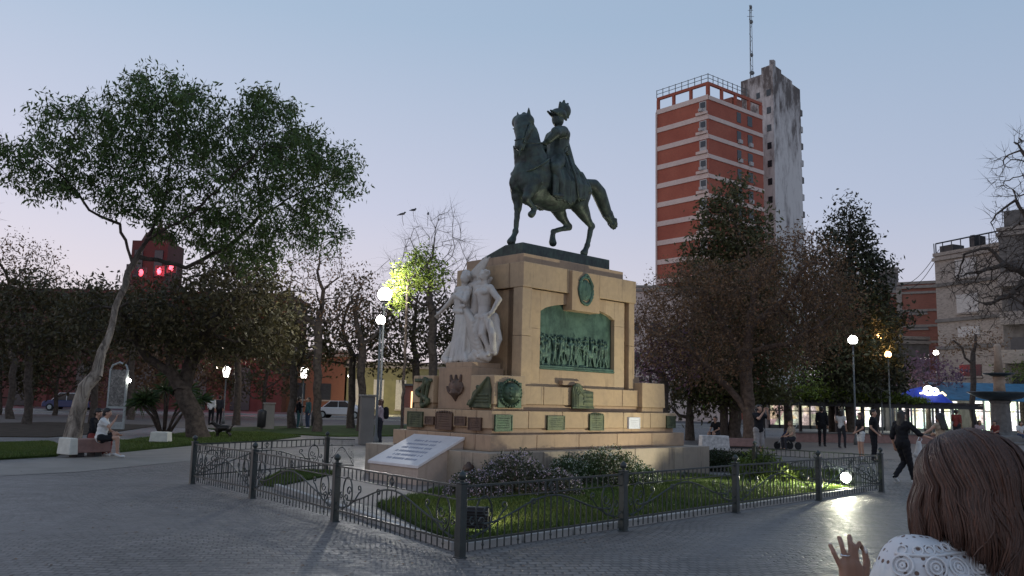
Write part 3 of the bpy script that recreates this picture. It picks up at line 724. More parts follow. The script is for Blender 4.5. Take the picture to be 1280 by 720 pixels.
# harness: bridle straps, breast strap, reins
mb = MB()
def ring(c, rx, ry, rz_, ax, w=.016, n=20):
    P = []
    for i in range(n + 1):
        a = 2 * PI * i / n; P.append(Vector(c) + Vector(ax[0]) * rx * math.cos(a) + Vector(ax[1]) * ry * math.sin(a))
    mb.tube(P, w, 5)
ring(hp(-1.30, -.22, 2.50), .135, .125, 0, ((.93, 0, .36), (0, 1, 0))); ring(hp(-1.10, -.08, 2.90), .235, .22, 0, ((.9, 0, .42), (0, 1, 0)))
mb.tube([hp(-1.32, -.36, 2.38), hp(-1.18, -.33, 2.7), hp(-1.06, -.30, 2.95)], .016, 5)
mb.tube([hp(-1.36, -.34, 2.34), hp(-1.42, -.33, 2.14), hp(-1.40, -.30, 2.05), hp(-1.34, -.28, 2.10)], .02, 6)
ring(hp(-.72, 0, 2.0), .52, .47, 0, ((.82, 0, .57), (0, 1, 0)), .03, 28)
mb.tube([hp(-1.32, -.35, 2.38), hp(-1.0, -.46, 2.42), hp(-.7, -.38, 2.52), hp(-.38, -.12, 2.62)], .015, 5)
mb.tube([hp(-1.28, 0.02, 2.38), hp(-.9, .40, 2.42), hp(-.6, .34, 2.52), hp(-.38, -.08, 2.62)], .015, 5)
mb.tube([hp(-.38, -.12, 2.62), hp(-.52, -.2, 2.44), hp(-.62, -.26, 2.36)], .015, 5)
mb.build('bridle', M['bronze'], eq, smooth=True)
# saddle and long cloth with folded skirts
mb = MB()
E((.12, 0, 2.14), (.46, .30, .12)); C((-.24, -.14, 2.22), .08, (-.24, .14, 2.22), .08); C((.52, -.16, 2.26), .08, (.52, .16, 2.26), .08)
for s in (-1, 1):
    for i in range(20):
        x = -.46 + i * .07; zb = 1.16 - .05 * math.sin(i * .9) + .010 * abs(i - 6) ** 1.4
        k_ = .018 * math.sin(i * 2.0); C((x * .8 + .1, s * .33, 2.06), .06, (x * .95 + .08, s * (.49 + k_), 1.7), .06, 8); C((x * .95 + .08, s * (.49 + k_), 1.7), .06, (x + .06, s * (.50 + k_ * 1.6), zb), .042, 8)
C((.55, 0, 2.1), .14, (1.0, 0, 2.03), .12)
mb.blob('saddle_cloth', M['bronze'], horse, .022, 1)
# the rider
mb = MB()
C((.20, 0, 2.28), .31, (.24, 0, 2.58), .265); C((.24, 0, 2.58), .265, (.27, 0, 2.92), .285); C((.27, -.17, 3.0), .18, (.27, .18, 3.0), .18)
C((.24, 0, 3.05), .10, (.25, 0, 3.26), .085); E((.24, 0, 3.42), (.165, .145, .19)); C((.13, -.01, 3.43), .03, (.10, -.01, 3.40), .028); E((.16, 0, 3.32), (.08, .07, .06))
for s in (-1, 1): E((.27, s * .115, 3.42), (.03, .02, .045))
for s in (-1, 1):
    C((.10, s * .16, 2.24), .20, (-.32, s * .42, 1.98), .155); C((-.32, s * .42, 1.96), .145, (-.16, s * .50, 1.56), .10); C((-.16, s * .50, 1.56), .10, (-.14, s * .50, 1.34), .075); C((-.12, s * .50, 1.28), .075, (-.38, s * .52, 1.25), .06)
# near arm drawn forward and folded, far arm resting on the thigh with the reins
C((.18, -.24, 3.04), .15, (-.22, -.36, 2.92), .12); C((-.20, -.38, 2.88), .12, (-.32, -.24, 2.70), .085); C((-.30, -.24, 2.70), .06, (-.36, -.14, 2.64), .07)
for k in range(4): C((-.36, -.14 + .03 * k - .04, 2.66), .026, (-.43, -.12 + .03 * k - .04, 2.62), .022, 8)
C((-.34, -.2, 2.68), .028, (-.40, -.2, 2.70), .02, 8)
C((.22, .25, 3.02), .12, (.14, .38, 2.66), .095); C((.14, .38, 2.66), .085, (-.18, .28, 2.50), .065); C((-.18, .28, 2.50), .06, (-.28, .22, 2.48), .06)
rider = mb.blob('rider', M['bronze'], eq, .02, 2)
mb = MB()     # coat tails and cloak behind
for i in range(8):
    s = -1 if i % 2 else 1; x = .10 + .09 * i
    C((.28, s * .16, 2.50), .10, (x, s * .40, 1.95), .07, 8); C((x, s * .40, 1.95), .07, (x + .02, s * .47, 1.62 + .03 * i), .04, 8)
C((.36, -.1, 2.9), .12, (.60, -.1, 2.3), .14); C((.36, .1, 2.9), .12, (.60, .12, 2.3), .14); C((.60, -.1, 2.3), .13, (.88, -.12, 2.04), .10); C((.60, .1, 2.3), .13, (.88, .12, 2.04), .10)
mb.blob('coat', M['bronze'], rider, .02, 1)
mb = MB()     # helmet with brim and ragged plume
E((.26, 0, 3.57), (.22, .20, .15)); C((.10, -.10, 3.54), .045, (-.08, -.05, 3.57), .03, 8); C((.10, .10, 3.54), .045, (-.08, .05, 3.57), .03, 8); C((.2, 0, 3.60), .08, (.36, 0, 3.72), .07)
for (a, b) in ((.32, 3.90), (.46, 3.98), (.60, 3.94), (.66, 3.82), (.66, 3.70), (.62, 3.58), (.55, 3.50)): C((.36, 0, 3.68), .10, (a + .0, .0, b), .035, 8)
E((.50, 0, 3.74), (.19, .12, .19)); mb.blob('helmet', M['bronze'], rider, .018, 1)
mb = MB(); mb.tube([hp(.18, -.42, 2.40), hp(.30, -.56, 1.9), hp(.44, -.58, 1.24)], [.032, .03, .02], 8); mb.tube([hp(.14, -.40, 2.48), hp(.18, -.42, 2.40)], .045, 8); ring(hp(.13, -.42, 2.52), .07, .09, 0, ((0, 1, 0), (.3, 0, 1)), .014, 12)
mb.build('scabbard', M['bronze'], rider, smooth=True)

# ------------------------------------------------------------------ marble figures at the end of the pedestal
M['statue_marble'] = stone_mat('statue_marble', (.54, .52, .495), stain=.9)
st = thing('marble_figures', 'pale marble robed woman and bare chested companion on the pedestal end ledge', 'statue', MON + (EU * (12.55 - 14.97)) + Vector((0, 0, mz(2.64))), AX)
# local frame: -x faces out from the pedestal (towards the viewer), +y is to the viewer's left
def statue_woman():
    mb = MB(); c = lambda a, ra, b, rb, n=14: mb.cap(a, ra, b, rb, n)
    c((0, .34, .95), .20, (0, .36, 1.30), .165); c((0, .36, 1.30), .15, (-.01, .37, 1.52), .19); c((-.01, .20, 1.66), .10, (-.01, .55, 1.67), .10)
    mb.ell((-.13, .28, 1.52), (.09, .09, .09)); mb.ell((-.13, .46, 1.52), (.09, .09, .09))
    c((0, .36, 1.7), .075, (-.02, .32, 1.84), .065); mb.ell((-.04, .29, 1.94), (.115, .095, .135)); c((-.15, .28, 1.94), .022, (-.165, .275, 1.905), .02, 8); c((-.12, .24, 1.97), .018, (-.12, .34, 1.97), .018, 8); c((-.125, .26, 1.87), .016, (-.125, .31, 1.87), .016, 8)
    mb.ell((.01, .29, 2.01), (.13, .12, .12)); mb.ell((.11, .31, 1.97), (.09, .09, .09)); c((.08, .34, 1.95), .06, (.06, .42, 1.72), .04)
    for i in range(7): a = i * PI / 6; mb.ell((-.03 + .02 * (i % 2), .29 + .12 * math.cos(a), 1.99 + .11 * math.sin(a)), (.04, .04, .04), 8, 6)
    # outstretched arm to the left, other hand to her breast
    c((0, .55, 1.66), .085, (-.02, .80, 1.44), .068); c((-.02, .80, 1.44), .066, (-.08, 1.06, 1.22), .045); c((-.08, 1.06, 1.22), .042, (-.11, 1.14, 1.16), .045, 10)
    for k in range(4): c((-.11 + .02 * k, 1.14, 1.16), .017, (-.14 + .03 * k, 1.24, 1.10 - .01 * k), .012, 8)
    c((-.09, 1.12, 1.19), .018, (-.14, 1.17, 1.21), .013, 8)
    c((0, .20, 1.64), .085, (-.16, .12, 1.40), .07); c((-.16, .12, 1.40), .066, (-.22, .32, 1.50), .045); c((-.22, .32, 1.50), .04, (-.22, .38, 1.54), .04)
    # skirt folds
    r = random.Random(3); base = [(.03, .60), (-.02, .50), (-.14, .42), (-.17, .33), (-.17, .24), (-.13, .13), (-.03, .06), (.1, .1), (.12, .5), (.14, .3)]
    for i, (x, y) in enumerate(base):
        xt = x * .75; yt = .34 + (y - .34) * .62
        c((xt, yt, 1.02), .085, (x * 1.1, .34 + (y - .34) * .9, .6), .075, 10); c((x * 1.1, .34 + (y - .34) * .9, .6), .075, (x * 1.55 - .03, .36 + (y - .36) * 1.2, .05), .06, 10)
    c((0, .34, 1.0), .2, (-.02, .34, .1), .24); c((-.06, .60, .45), .07, (-.12, .80, .10), .10); c((-.16, .72, .06), .09, (-.2, .60, .03), .07)
    c((-.2, .38, .08), .08, (-.33, .34, .03), .06); c((-.1, .15, .3), .08, (-.18, -.02, .05), .09)
    c((-.15, .5, 1.18), .05, (-.17, .22, 1.15), .05); c((-.12, .52, 1.25), .05, (-.15, .18, 1.28), .05)
    for k in range(5): c((-.15, .48 - .05 * k, 1.46), .04, (-.16, .44 - .03 * k, 1.2), .03, 8)
    return mb.blob('woman_figure', M['statue_marble'], st, .017, 1, wrinkle=lambda co, no: np.where(co[:, 2] < 1.1, .010, .004) * np.sin(np.arctan2(co[:, 1] - .34, co[:, 0]) * 17 + np.sin(co[:, 2] * 5) * 1.2))
def statue_man():
    mb = MB(); c = lambda a, ra, b, rb, n=14: mb.cap(a, ra, b, rb, n)
    c((.05, -.30, 1.05), .15, (.04, -.31, 1.30), .135); c((.04, -.31, 1.30), .145, (.03, -.31, 1.52), .18); c((.03, -.50, 1.64), .10, (.03, -.12, 1.66), .10)
    mb.ell((-.08, -.40, 1.56), (.08, .11, .08)); mb.ell((-.08, -.21, 1.56), (.08, .11, .08))
    c((.03, -.31, 1.68), .075, (.02, -.31, 1.84), .07); mb.ell((0, -.31, 1.94), (.115, .095, .13)); c((-.10, -.31, 1.94), .022, (-.125, -.31, 1.90), .02, 8); c((-.095, -.36, 1.965), .018, (-.095, -.26, 1.965), .018, 8); c((-.10, -.335, 1.865), .016, (-.10, -.285, 1.865), .016, 8)
    for i in range(16):
        a = i * .9; mb.ell((.02 + .06 * math.cos(a), -.31 + .09 * math.sin(a * 1.3), 1.99 + .05 * math.sin(a * 2.1)), (.045, .045, .045), 8, 6)
    c((.0, -.40, 2.0), .035, (.0, -.47, 2.05), .02, 8)
    c((.03, -.50, 1.64), .085, (.08, -.74, 1.38), .068); c((.08, -.74, 1.38), .066, (-.02, -.66, 1.14), .048); c((-.02, -.66, 1.12), .045, (-.08, -.60, 1.05), .05)
    for k in range(4): c((-.08, -.61 + .025 * k, 1.05), .018, (-.12, -.58 + .025 * k, .97), .014, 8)
    c((.03, -.12, 1.66), .085, (.14, .05, 1.62), .07)
    # legs: one knee forward
    c((.03, -.22, 1.0), .12, (-.10, -.20, .66), .085); c((-.10, -.20, .66), .08, (-.03, -.36, .25), .055); c((.04, -.38, 1.0), .12, (-.10, -.42, .62), .09); c((-.10, -.42, .62), .08, (.0, -.56, .25), .055); c((0, -.56, .22), .05, (-.08, -.60, .16), .045)
    c((-.03, -.36, .22), .05, (-.14, -.34, .12), .045)
    # drapery over the hip and down behind the legs
    for i in range(9):
        t = i / 8; y = -.14 - .50 * t
        c((.12, y * .9, 1.02), .09, (.14, y - .05 * t, .5), .085, 10); c((.14, y - .05 * t, .5), .08, (.06, y - .03 + .1 * (1 - t), .06 + .16 * t), .07, 10)
    c((-.02, -.15, 1.02), .08, (-.02, -.52, .98), .09); c((-.06, -.5, 1.0), .09, (-.04, -.68, .62), .08); c((-.04, -.68, .62), .08, (.02, -.66, .30), .07); c((-.05, -.2, .2), .12, (.0, -.5, .12), .10); c((-.1, -.1, .1), .12, (.05, -.3, .08), .14)
    return mb.blob('companion_figure', M['statue_marble'], st, .017, 1, wrinkle=lambda co, no: np.where(co[:, 2] < 1.0, .008, .002) * np.sin(co[:, 1] * 46 + np.sin(co[:, 2] * 7) * 1.5))
statue_woman(); statue_man()
mb = MB()      # winged drapery and raised palm behind the heads
for i in range(9):
    t = i / 8; mb.cap((-.06 + .1 * t, .22 - .05 * t, 1.2 - .9 * t), .09, (-.10 + .04 * t, -.12 - .25 * t, .9 - .78 * t), .08, 10); mb.cap((.10, .34, 1.75), .09, (.12, -.25, 1.8), .09)
for i in range(8):
    t = i / 7; mb.cap((.14, .10, 1.5), .10, (.17, .40 - .75 * t, 1.80 + .30 * math.sin(PI * (t * .8 + .1))), .05, 10)
for i in range(6): mb.cap((.10, -.02, 1.9 + .05 * i), .05, (.12, -.16 - .04 * i, 2.10 + .055 * i), .022, 8); mb.cap((.10, .3 - .05 * i, 2.0), .05, (.12, .02 - .05 * i, 2.24 + .03 * i), .03, 8)
mb.cap((.14, .1, 1.0), .14, (.14, .0, 1.7), .14)
mb.blob('drapery', M['statue_marble'], st, .02, 1)
# ------------------------------------------------------------------ lamps
M['lampw'] = glow('lamp_white', (1, .97, .90), 30); M['lampsoft'] = glow('lantern_glass', (1, .93, .85), 6); M['lamporange'] = glow('lamp_orange', (1, .55, .2), 25); M['lampyellow'] = glow('lamp_yellow', (1, .8, .45), 10)
M['black'] = simple('black_metal', (.02, .02, .022), .5, .2, 10)
M['greymetal'] = simple('grey_metal', (.12, .13, .13), .5, .2, 10)
def ground_at(x, y): return gp(x, y)
# floodlights
fl = thing('floodlight', 'glaring white floodlight on the grass just inside the far front panel of the fence', 'floodlight', gp(1062, 611) + EV * .05 + Vector((0, 0, .0)), AX + math.radians(72), 'garden floodlights')
def flood_body(parent, lens):
    mb = MB(); mb.box(-.17, .17, -.07, .03, .10, .36); 
    for k in range(6): mb.box(-.15, .15, -.11, -.069, .13 + .035 * k, .145 + .035 * k)
    mb.build('housing', M['black'], parent, bevel=.01)
    mb = MB(); mb.ell((0, .035, .23), (.14, .035, .11), 20, 12); mb.build('lens', lens, parent, smooth=True)
    mb = MB(); mb.box(-.19, -.175, -.02, .02, 0, .25); mb.box(.175, .19, -.02, .02, 0, .25); mb.box(-.19, .19, -.03, .03, .0, .015); mb.build('bracket', M['black'], parent)
flood_body(fl, glow('flood_lens', (.93, 1, .92), 22))
lamp('flood_light', 'SPOT', (0, .12, .24), 1150, (.98, .95, .72), .08, fl, spot=math.radians(150), blend=.6).rotation_euler = (math.radians(112), 0, 0)
lamp('flood_spill', 'POINT', (0, .12, .27), 12, (.95, 1, .88), .10, fl)
f2 = thing('floodlight', 'black floodlight seen from behind at the foot of the nearest fence post', 'floodlight', gp(592, 676) + Vector((0, .35, 0)), AX - math.radians(51), 'garden floodlights')
flood_body(f2, glow('flood_lens_warm', (1, .9, .8), 18))
lamp('flood_light', 'SPOT', (0, .09, .24), 130, (1, .80, .66), .08, f2, spot=math.radians(110), blend=.8).rotation_euler = (math.radians(108), 0, 0)

def post_lamp(name, label, base, h, head, energy, col, mat, r=.16, group=None, pole=.05):
    t = thing(name, label, 'street lamp', base, 0, group)
    mb = MB(); mb.lathe([(pole * 2.2, 0), (pole * 2.2, .25), (pole * 1.3, .35), (pole, .5), (pole * .7, h - .1)], 12); mb.build('pole', M['greymetal'], t, smooth=True)
    if head == 'globe':
        mb = MB(); mb.ell((0, 0, h), (r, r, r), 18, 12); mb.build('lamp_globe', mat, t, smooth=True)
        mb = MB(); mb.lathe([(r * .5, h - r * 1.1), (r * .7, h - r * .9), (r * .4, h - r * .75)], 12); mb.build('collar', M['black'], t)
    elif head == 'lantern':
        mb = MB(); mb.lathe([(r * .55, h - r), (r, h + r)], 6); mb.build('lantern_glass', mat, t)
        mb = MB(); mb.lathe([(r * 1.15, h + r * 1.002), (r * 1.1, h + r * 1.1), (r * .3, h + r * 1.5), (r * .1, h + r * 1.9)], 6); mb.lathe([(r * .2, h - r * 1.4), (r * .6, h - r * 1.01)], 6)
        for k in range(6): a = k * PI / 3; mb.tube([(r * .56 * math.cos(a), r * .56 * math.sin(a), h - r), (r * 1.02 * math.cos(a), r * 1.02 * math.sin(a), h + r)], .012, 4)
        mb.build('lantern_frame', M['black'], t)
    elif head == 'flood':
        mb = MB(); mb.box(-r * 1.3, r * 1.3, -.08, .10, h - r * .8, h + r * .8); mb.build('housing', M['black'], t, bevel=.01)
        mb = MB(); mb.box(-r * 1.2, r * 1.2, -.10, -.081, h - r * .7, h + r * .7); mb.build('lens', mat, t)
    if energy: lamp('bulb', 'POINT', (0, 0, h + r + .12), energy, col, r, t)
    return t
def top_z(x, y, Y): return at(x, y, Y).z
p = at(474, 550, 33.0)
h = top_z(481, 368, 33); bx = at(481, 368, 33)
post_lamp('street_lamp', 'tall park lamp with the brighter, higher white light beside the lime green leaves', Vector((bx.x, 33, 0)), h, 'globe', 1100, (1, .97, .90), M['lampw'], .27, 'twin park lamps left of the monument')
bx = at(476, 400, 31)
post_lamp('street_lamp', 'park lamp with the lower, smaller white light left of the marble figures', Vector((bx.x, 31, 0)), bx.z, 'globe', 260, (1, .95, .88), M['lampw'], .17, 'twin park lamps left of the monument')
for (x, y, Y, lab) in ((380, 467, 50, 'lit white lantern on a post above the parked white car'), (283, 466, 52, 'lit white lantern on a post against the dark red church front')):
    bx = at(x, y, Y); post_lamp('lantern', lab, Vector((bx.x, Y, 0)), bx.z, 'lantern', 420, (1, .9, .8), M['lampsoft'], .26, 'white lanterns in the park')
bx = at(1066, 425, 42); post_lamp('street_lamp', 'street lamp with a bright greenish white light right of the dark trees', Vector((bx.x, 42, 0)), bx.z, 'globe', 170, (.9, 1, .92), M['lampw'], .22)
for (x, y, lab) in ((1107, 417, 'orange street lamp with the upper pair of lights'), (1110, 443, 'orange street lamp glowing lower, just under the upper pair')):
    bx = at(x, y, 45); post_lamp('street_lamp', lab, Vector((bx.x + (.3 if y < 430 else 0), 45 + (1.5 if y < 430 else 0), 0)), bx.z, 'globe', 45, (1, .55, .22), M['lamporange'], .16, 'orange street lamps')
bx = at(1170, 441, 70); post_lamp('street_lamp', 'warm white lamp in front of the purple flowering tree and grey block', Vector((bx.x, 70, 0)), bx.z, 'globe', 160, (1, .85, .7), M['lampw'], .2)
bx = at(438, 470, 60); post_lamp('street_lamp', 'small distant park lamp between the two trunks left of the marble figures', Vector((bx.x, 60, 0)), bx.z, 'globe', 90, (1, .93, .8), M['lampw'], .16)
# ------------------------------------------------------------------ trees: limbs grow towards points scattered through the crown
M['bark'] = simple('bark', (.075, .060, .050), .9, .45, 7, bump=.7, bdist=.03, spec=.2)
M['bark_pale'] = simple('pale_bark', (.24, .20, .165), .85, .55, 4, bump=.8, bdist=.03, spec=.2, col2=(.36, .31, .25))
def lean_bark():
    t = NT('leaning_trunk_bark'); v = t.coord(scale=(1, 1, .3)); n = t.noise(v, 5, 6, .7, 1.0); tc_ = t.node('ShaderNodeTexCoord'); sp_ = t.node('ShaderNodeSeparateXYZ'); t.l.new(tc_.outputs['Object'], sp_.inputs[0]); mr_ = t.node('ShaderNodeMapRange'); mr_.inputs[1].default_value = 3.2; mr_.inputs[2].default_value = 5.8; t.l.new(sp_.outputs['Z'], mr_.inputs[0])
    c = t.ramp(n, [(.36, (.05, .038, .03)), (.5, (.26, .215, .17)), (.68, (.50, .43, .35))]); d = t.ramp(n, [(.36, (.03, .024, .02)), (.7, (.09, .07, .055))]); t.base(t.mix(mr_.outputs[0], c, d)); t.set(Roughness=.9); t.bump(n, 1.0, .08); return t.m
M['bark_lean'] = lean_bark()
M['bark_brown'] = simple('brown_bark', (.11, .078, .06), .9, .4, 7, bump=.6, bdist=.02, spec=.2)
def grow(start, guides, ells, n_attr, D, infl, kill, seed, jit=.12, iters=140, shell=.35):
    """start: trunk polyline; guides: limb polylines that leave the trunk; ells: (centre, radii, weight)"""
    r = np.random.default_rng(seed); pos = []; par = []
    def add_line(pts, p0):
        last = p0; prev = np.array(pts[0], float)
        for q in pts[1:]:
            q = np.array(q, float); L_ = np.linalg.norm(q - prev); k = max(1, int(L_ / D)); s0 = prev.copy()
            for i in range(1, k + 1):
                p = s0 + (q - s0) * i / k + r.normal(0, D * jit * .4, 3) * (i < k)
                pos.append(p); par.append(last); last = len(pos) - 1
            prev = q
        return last
    pos.append(np.array(start[0], float)); par.append(-1); add_line(start, 0)
    for g in guides:
        P = np.array(pos); i0 = int(np.argmin(((P - np.array(g[0], float)) ** 2).sum(1)))
        add_line([pos[i0]] + list(g[1:]), i0)
    w = np.array([e[2] for e in ells], float); w /= w.sum(); A = []
    for e, ww in zip(ells, w):
        m = int(n_attr * ww); d = r.normal(size=(m, 3)); d /= np.linalg.norm(d, axis=1)[:, None]; rad = r.uniform(shell ** 3, 1, m) ** (1 / 3)
        A.append(np.array(e[0]) + d * rad[:, None] * np.array(e[1]))
    A = np.concatenate(A); n0 = len(pos); P = np.array(pos)
    d2 = ((A[:, None, :] - P[None]) ** 2).sum(2); near = d2.argmin(1); nd = d2.min(1)
    cnt = np.zeros(20000, int)
    for it in range(iters):
        act = nd < infl ** 2
        if not act.any():
            infl *= 1.5
            if infl > 30: break
            continue
        idx = near[act]; V = A[act] - P[idx]; V /= np.linalg.norm(V, axis=1)[:, None] + 1e-9
        S_ = np.zeros((len(P), 3)); np.add.at(S_, idx, V); g_i = np.unique(idx); dirs = S_[g_i]
        L_ = np.linalg.norm(dirs, axis=1); dirs = dirs / (L_[:, None] + 1e-9) + r.normal(0, jit, (len(g_i), 3)); dirs /= np.linalg.norm(dirs, axis=1)[:, None]
        ok = (cnt[g_i] < 4); g_i = g_i[ok]; dirs = dirs[ok]
        if len(g_i) == 0: break
        cnt[g_i] += 1
        new = P[g_i] + dirs * D; base = len(P); P = np.concatenate([P, new]); par.extend([int(x) for x in g_i])
        dn = ((A[:, None, :] - new[None]) ** 2).sum(2); j = dn.argmin(1); dm = dn.min(1); up = dm < nd; near[up] = base + j[up]; nd[up] = dm[up]
        keep = nd > kill ** 2; A = A[keep]; near = near[keep]; nd = nd[keep]
        if len(A) == 0 or len(P) > 9000: break
    return P, np.array(par)
def radii(P, par, tip, ex=2.25, trunk=None):
    n = len(P); acc = np.zeros(n); R = np.zeros(n)
    order = range(n - 1, -1, -1)
    for i in order:
        R[i] = acc[i] ** (1 / ex) if acc[i] > 0 else tip
        if par[i] >= 0: acc[par[i]] += R[i] ** ex
    if trunk: R *= 1; s = trunk / R[0]; R = np.where(R > tip * 1.5, tip + (R - tip) * (trunk - tip) / max(R[0] - tip, 1e-6), R)
    return R
def limb_mesh(P, par, R, thick=.04):
    ch = np.nonzero(par >= 0)[0]; V = []; Fc = []; base = 0
    for sel, n in ((ch[R[ch] >= thick], 8), (ch[R[ch] < thick], 3)):
        if len(sel) == 0: continue
        a = P[par[sel]]; b = P[sel]; ra = np.minimum(R[par[sel]], R[sel] * 1.35); rb = R[sel]
        d = b - a; d /= np.linalg.norm(d, axis=1)[:, None] + 1e-9
        ref = np.where(np.abs(d[:, 2:3]) < .9, np.array([[0, 0, 1.]]), np.array([[1., 0, 0]])); x = np.cross(d, ref); x /= np.linalg.norm(x, axis=1)[:, None]; y = np.cross(d, x)
        t = np.arange(n) * 2 * PI / n; c = np.cos(t)[None, :, None]; s = np.sin(t)[None, :, None]
        ring = x[:, None] * c + y[:, None] * s
        ov = (d * (ra * .35)[:, None])[:, None]
        v = np.concatenate([a[:, None] - ov + ring * ra[:, None, None], b[:, None] + ring * rb[:, None, None]], 1)
        m = len(sel); k = np.arange(n); o = np.arange(m)[:, None] * 2 * n + base
        f = np.stack([o + k, o + (k + 1) % n, o + n + (k + 1) % n, o + n + k], 2).reshape(-1, 4)
        V.append(v.reshape(-1, 3)); Fc.append(f); base += m * 2 * n
    return np.concatenate(V), np.concatenate(Fc)
def twigs(P, par, R, tip, n_per, L_, seed, droop=-.1, w=.006):
    r = np.random.default_rng(seed); s = np.nonzero(R <= tip * 1.6)[0]; s = np.repeat(s, n_per); m = len(s)
    d = P[s] - P[np.maximum(par[s], 0)]; d /= np.linalg.norm(d, axis=1)[:, None] + 1e-9
    d = d + r.normal(0, .7, (m, 3)); d[:, 2] += droop; d /= np.linalg.norm(d, axis=1)[:, None]; l = L_ * r.uniform(.4, 1.3, m)
    a = P[s]; b = a + d * l[:, None] * .55; d2 = d + r.normal(0, .35, (m, 3)); c = b + d2 * l[:, None] * .5
    side = np.cross(d, r.normal(size=(m, 3))); side /= np.linalg.norm(side, axis=1)[:, None]; side *= w
    V = np.stack([a - side, a + side, b + side * .7, b - side * .7, c], 1).reshape(-1, 3); o = np.arange(m)[:, None] * 5
    F1 = np.concatenate([o + np.array([[0, 1, 2, 3]]), o + np.array([[3, 2, 4, 4]])])
    tri = np.concatenate([o + np.array([[0, 1, 2]]), o + np.array([[0, 2, 3]]), o + np.array([[3, 2, 4]])])
    return V, tri, np.concatenate([b, c])
def leaves(C_, n_per, size, spread, seed, asp=.42, droop=.3, keep=1.0):
    """pointed leaf blades round each given point"""
    r = np.random.default_rng(seed)
    if keep < 1: C_ = C_[r.random(len(C_)) < keep]
    c = np.repeat(C_, n_per, 0); m = len(c); c = c + r.normal(0, spread, (m, 3))
    d = r.normal(size=(m, 3)); d[:, 2] -= droop; d /= np.linalg.norm(d, axis=1)[:, None]; s = np.cross(d, r.normal(size=(m, 3))); s /= np.linalg.norm(s, axis=1)[:, None]
    l = size * r.uniform(.6, 1.35, m)[:, None]; w = l * asp
    V = np.stack([c, c + d * l * .5 + s * w * .5, c + d * l, c + d * l * .5 - s * w * .5], 1).reshape(-1, 3)
    return V, np.arange(4 * m).reshape(-1, 4)
TREES = {}
def make_tree(name, label, base, start, guides, ells, bark, leaf, n_attr=900, D=.35, infl=3.0, kill=.5, seed=1, tip=.012, trunk=.25, lsize=.13, lper=7, lspread=.16, twig=(2, .4), keep=1.0, group=None, jit=.14, rz=0.0, cat='tree', asp=.42, shell=.35, droop=.3, twd=-.1, leaf_all=False):
    b = Vector(base); f = lambda p: tuple(Vector(p) - b)
    P, par = grow([f(p) for p in start], [[f(p) for p in g] for g in guides], [(f(c), r, w) for c, r, w in ells], n_attr, D, infl, kill, seed, jit, shell=shell)
    R = radii(P, par, tip, trunk=trunk)
    if name == 'broadleaf_tree' and 'pale' in label: R = R * np.clip(1.0 - (P[:, 2] - .9) / 4.2, .40, 1.0)
    zz = P[:, 2]; fl_ = np.clip(1 - zz / .9, 0, 1) ** 2 * (R > trunk * .55); R = R * (1 + fl_ * .45)
    t = thing(name, label, cat, b, rz, group)
    V, F_ = limb_mesh(P, par, R); F_ = np.concatenate([F_[:, :3], F_[:, [0, 2, 3]]])
    C_ = P[R <= tip * (2.4 if leaf_all else 1.7)]
    if twig[0]:
        V2, T2, ends = twigs(P, par, R, tip, twig[0], twig[1], seed + 1, twd); F_ = np.concatenate([F_, T2 + len(V)]); V = np.concatenate([V, V2]); C_ = np.concatenate([C_, ends])
    fast_mesh('trunk', V, F_, bark, t, smooth=True)
    if leaf is not None and lper:
        V3, F3 = leaves(C_, lper, lsize, lspread, seed + 2, asp, droop, keep); o = fast_mesh('crown', V3, F3, leaf, t)
    return t
M['leaf_big'] = leaf_mat('leaf_dark_green', (.070, .120, .036), .6)
M['leaf_dark'] = leaf_mat('leaf_dusky', (.062, .058, .028), .5)
M['leaf_brown'] = leaf_mat('leaf_brownish', (.16, .10, .056), .55)
M['leaf_green'] = leaf_mat('leaf_fresh_green', (.085, .13, .028), .5)
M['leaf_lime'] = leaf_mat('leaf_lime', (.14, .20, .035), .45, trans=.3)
M['leaf_purple'] = leaf_mat('blossom_purple', (.17, .105, .155), .45)
M['leaf_night'] = leaf_mat('leaf_black_green', (.034, .040, .022), .5)
M['leaf_conifer'] = leaf_mat('leaf_evergreen', (.075, .080, .036), .5)
def E_(x, y, Y, rx, ry, rd, w=1.0):
    """crown lobe seen at this direction and distance; rx, ry in pixels of the photo, rd its depth in metres"""
    s = Y / F_PX; return (tuple(at(x, y, Y)), (rx * s, rd, ry * s), w)
def A_(x, y, Y): return tuple(at(x, y, Y))
def G0(x, Y):      # ground point under a direction, at distance Y
    p = at(x, 500, Y); return (p.x, p.y, 0.0)

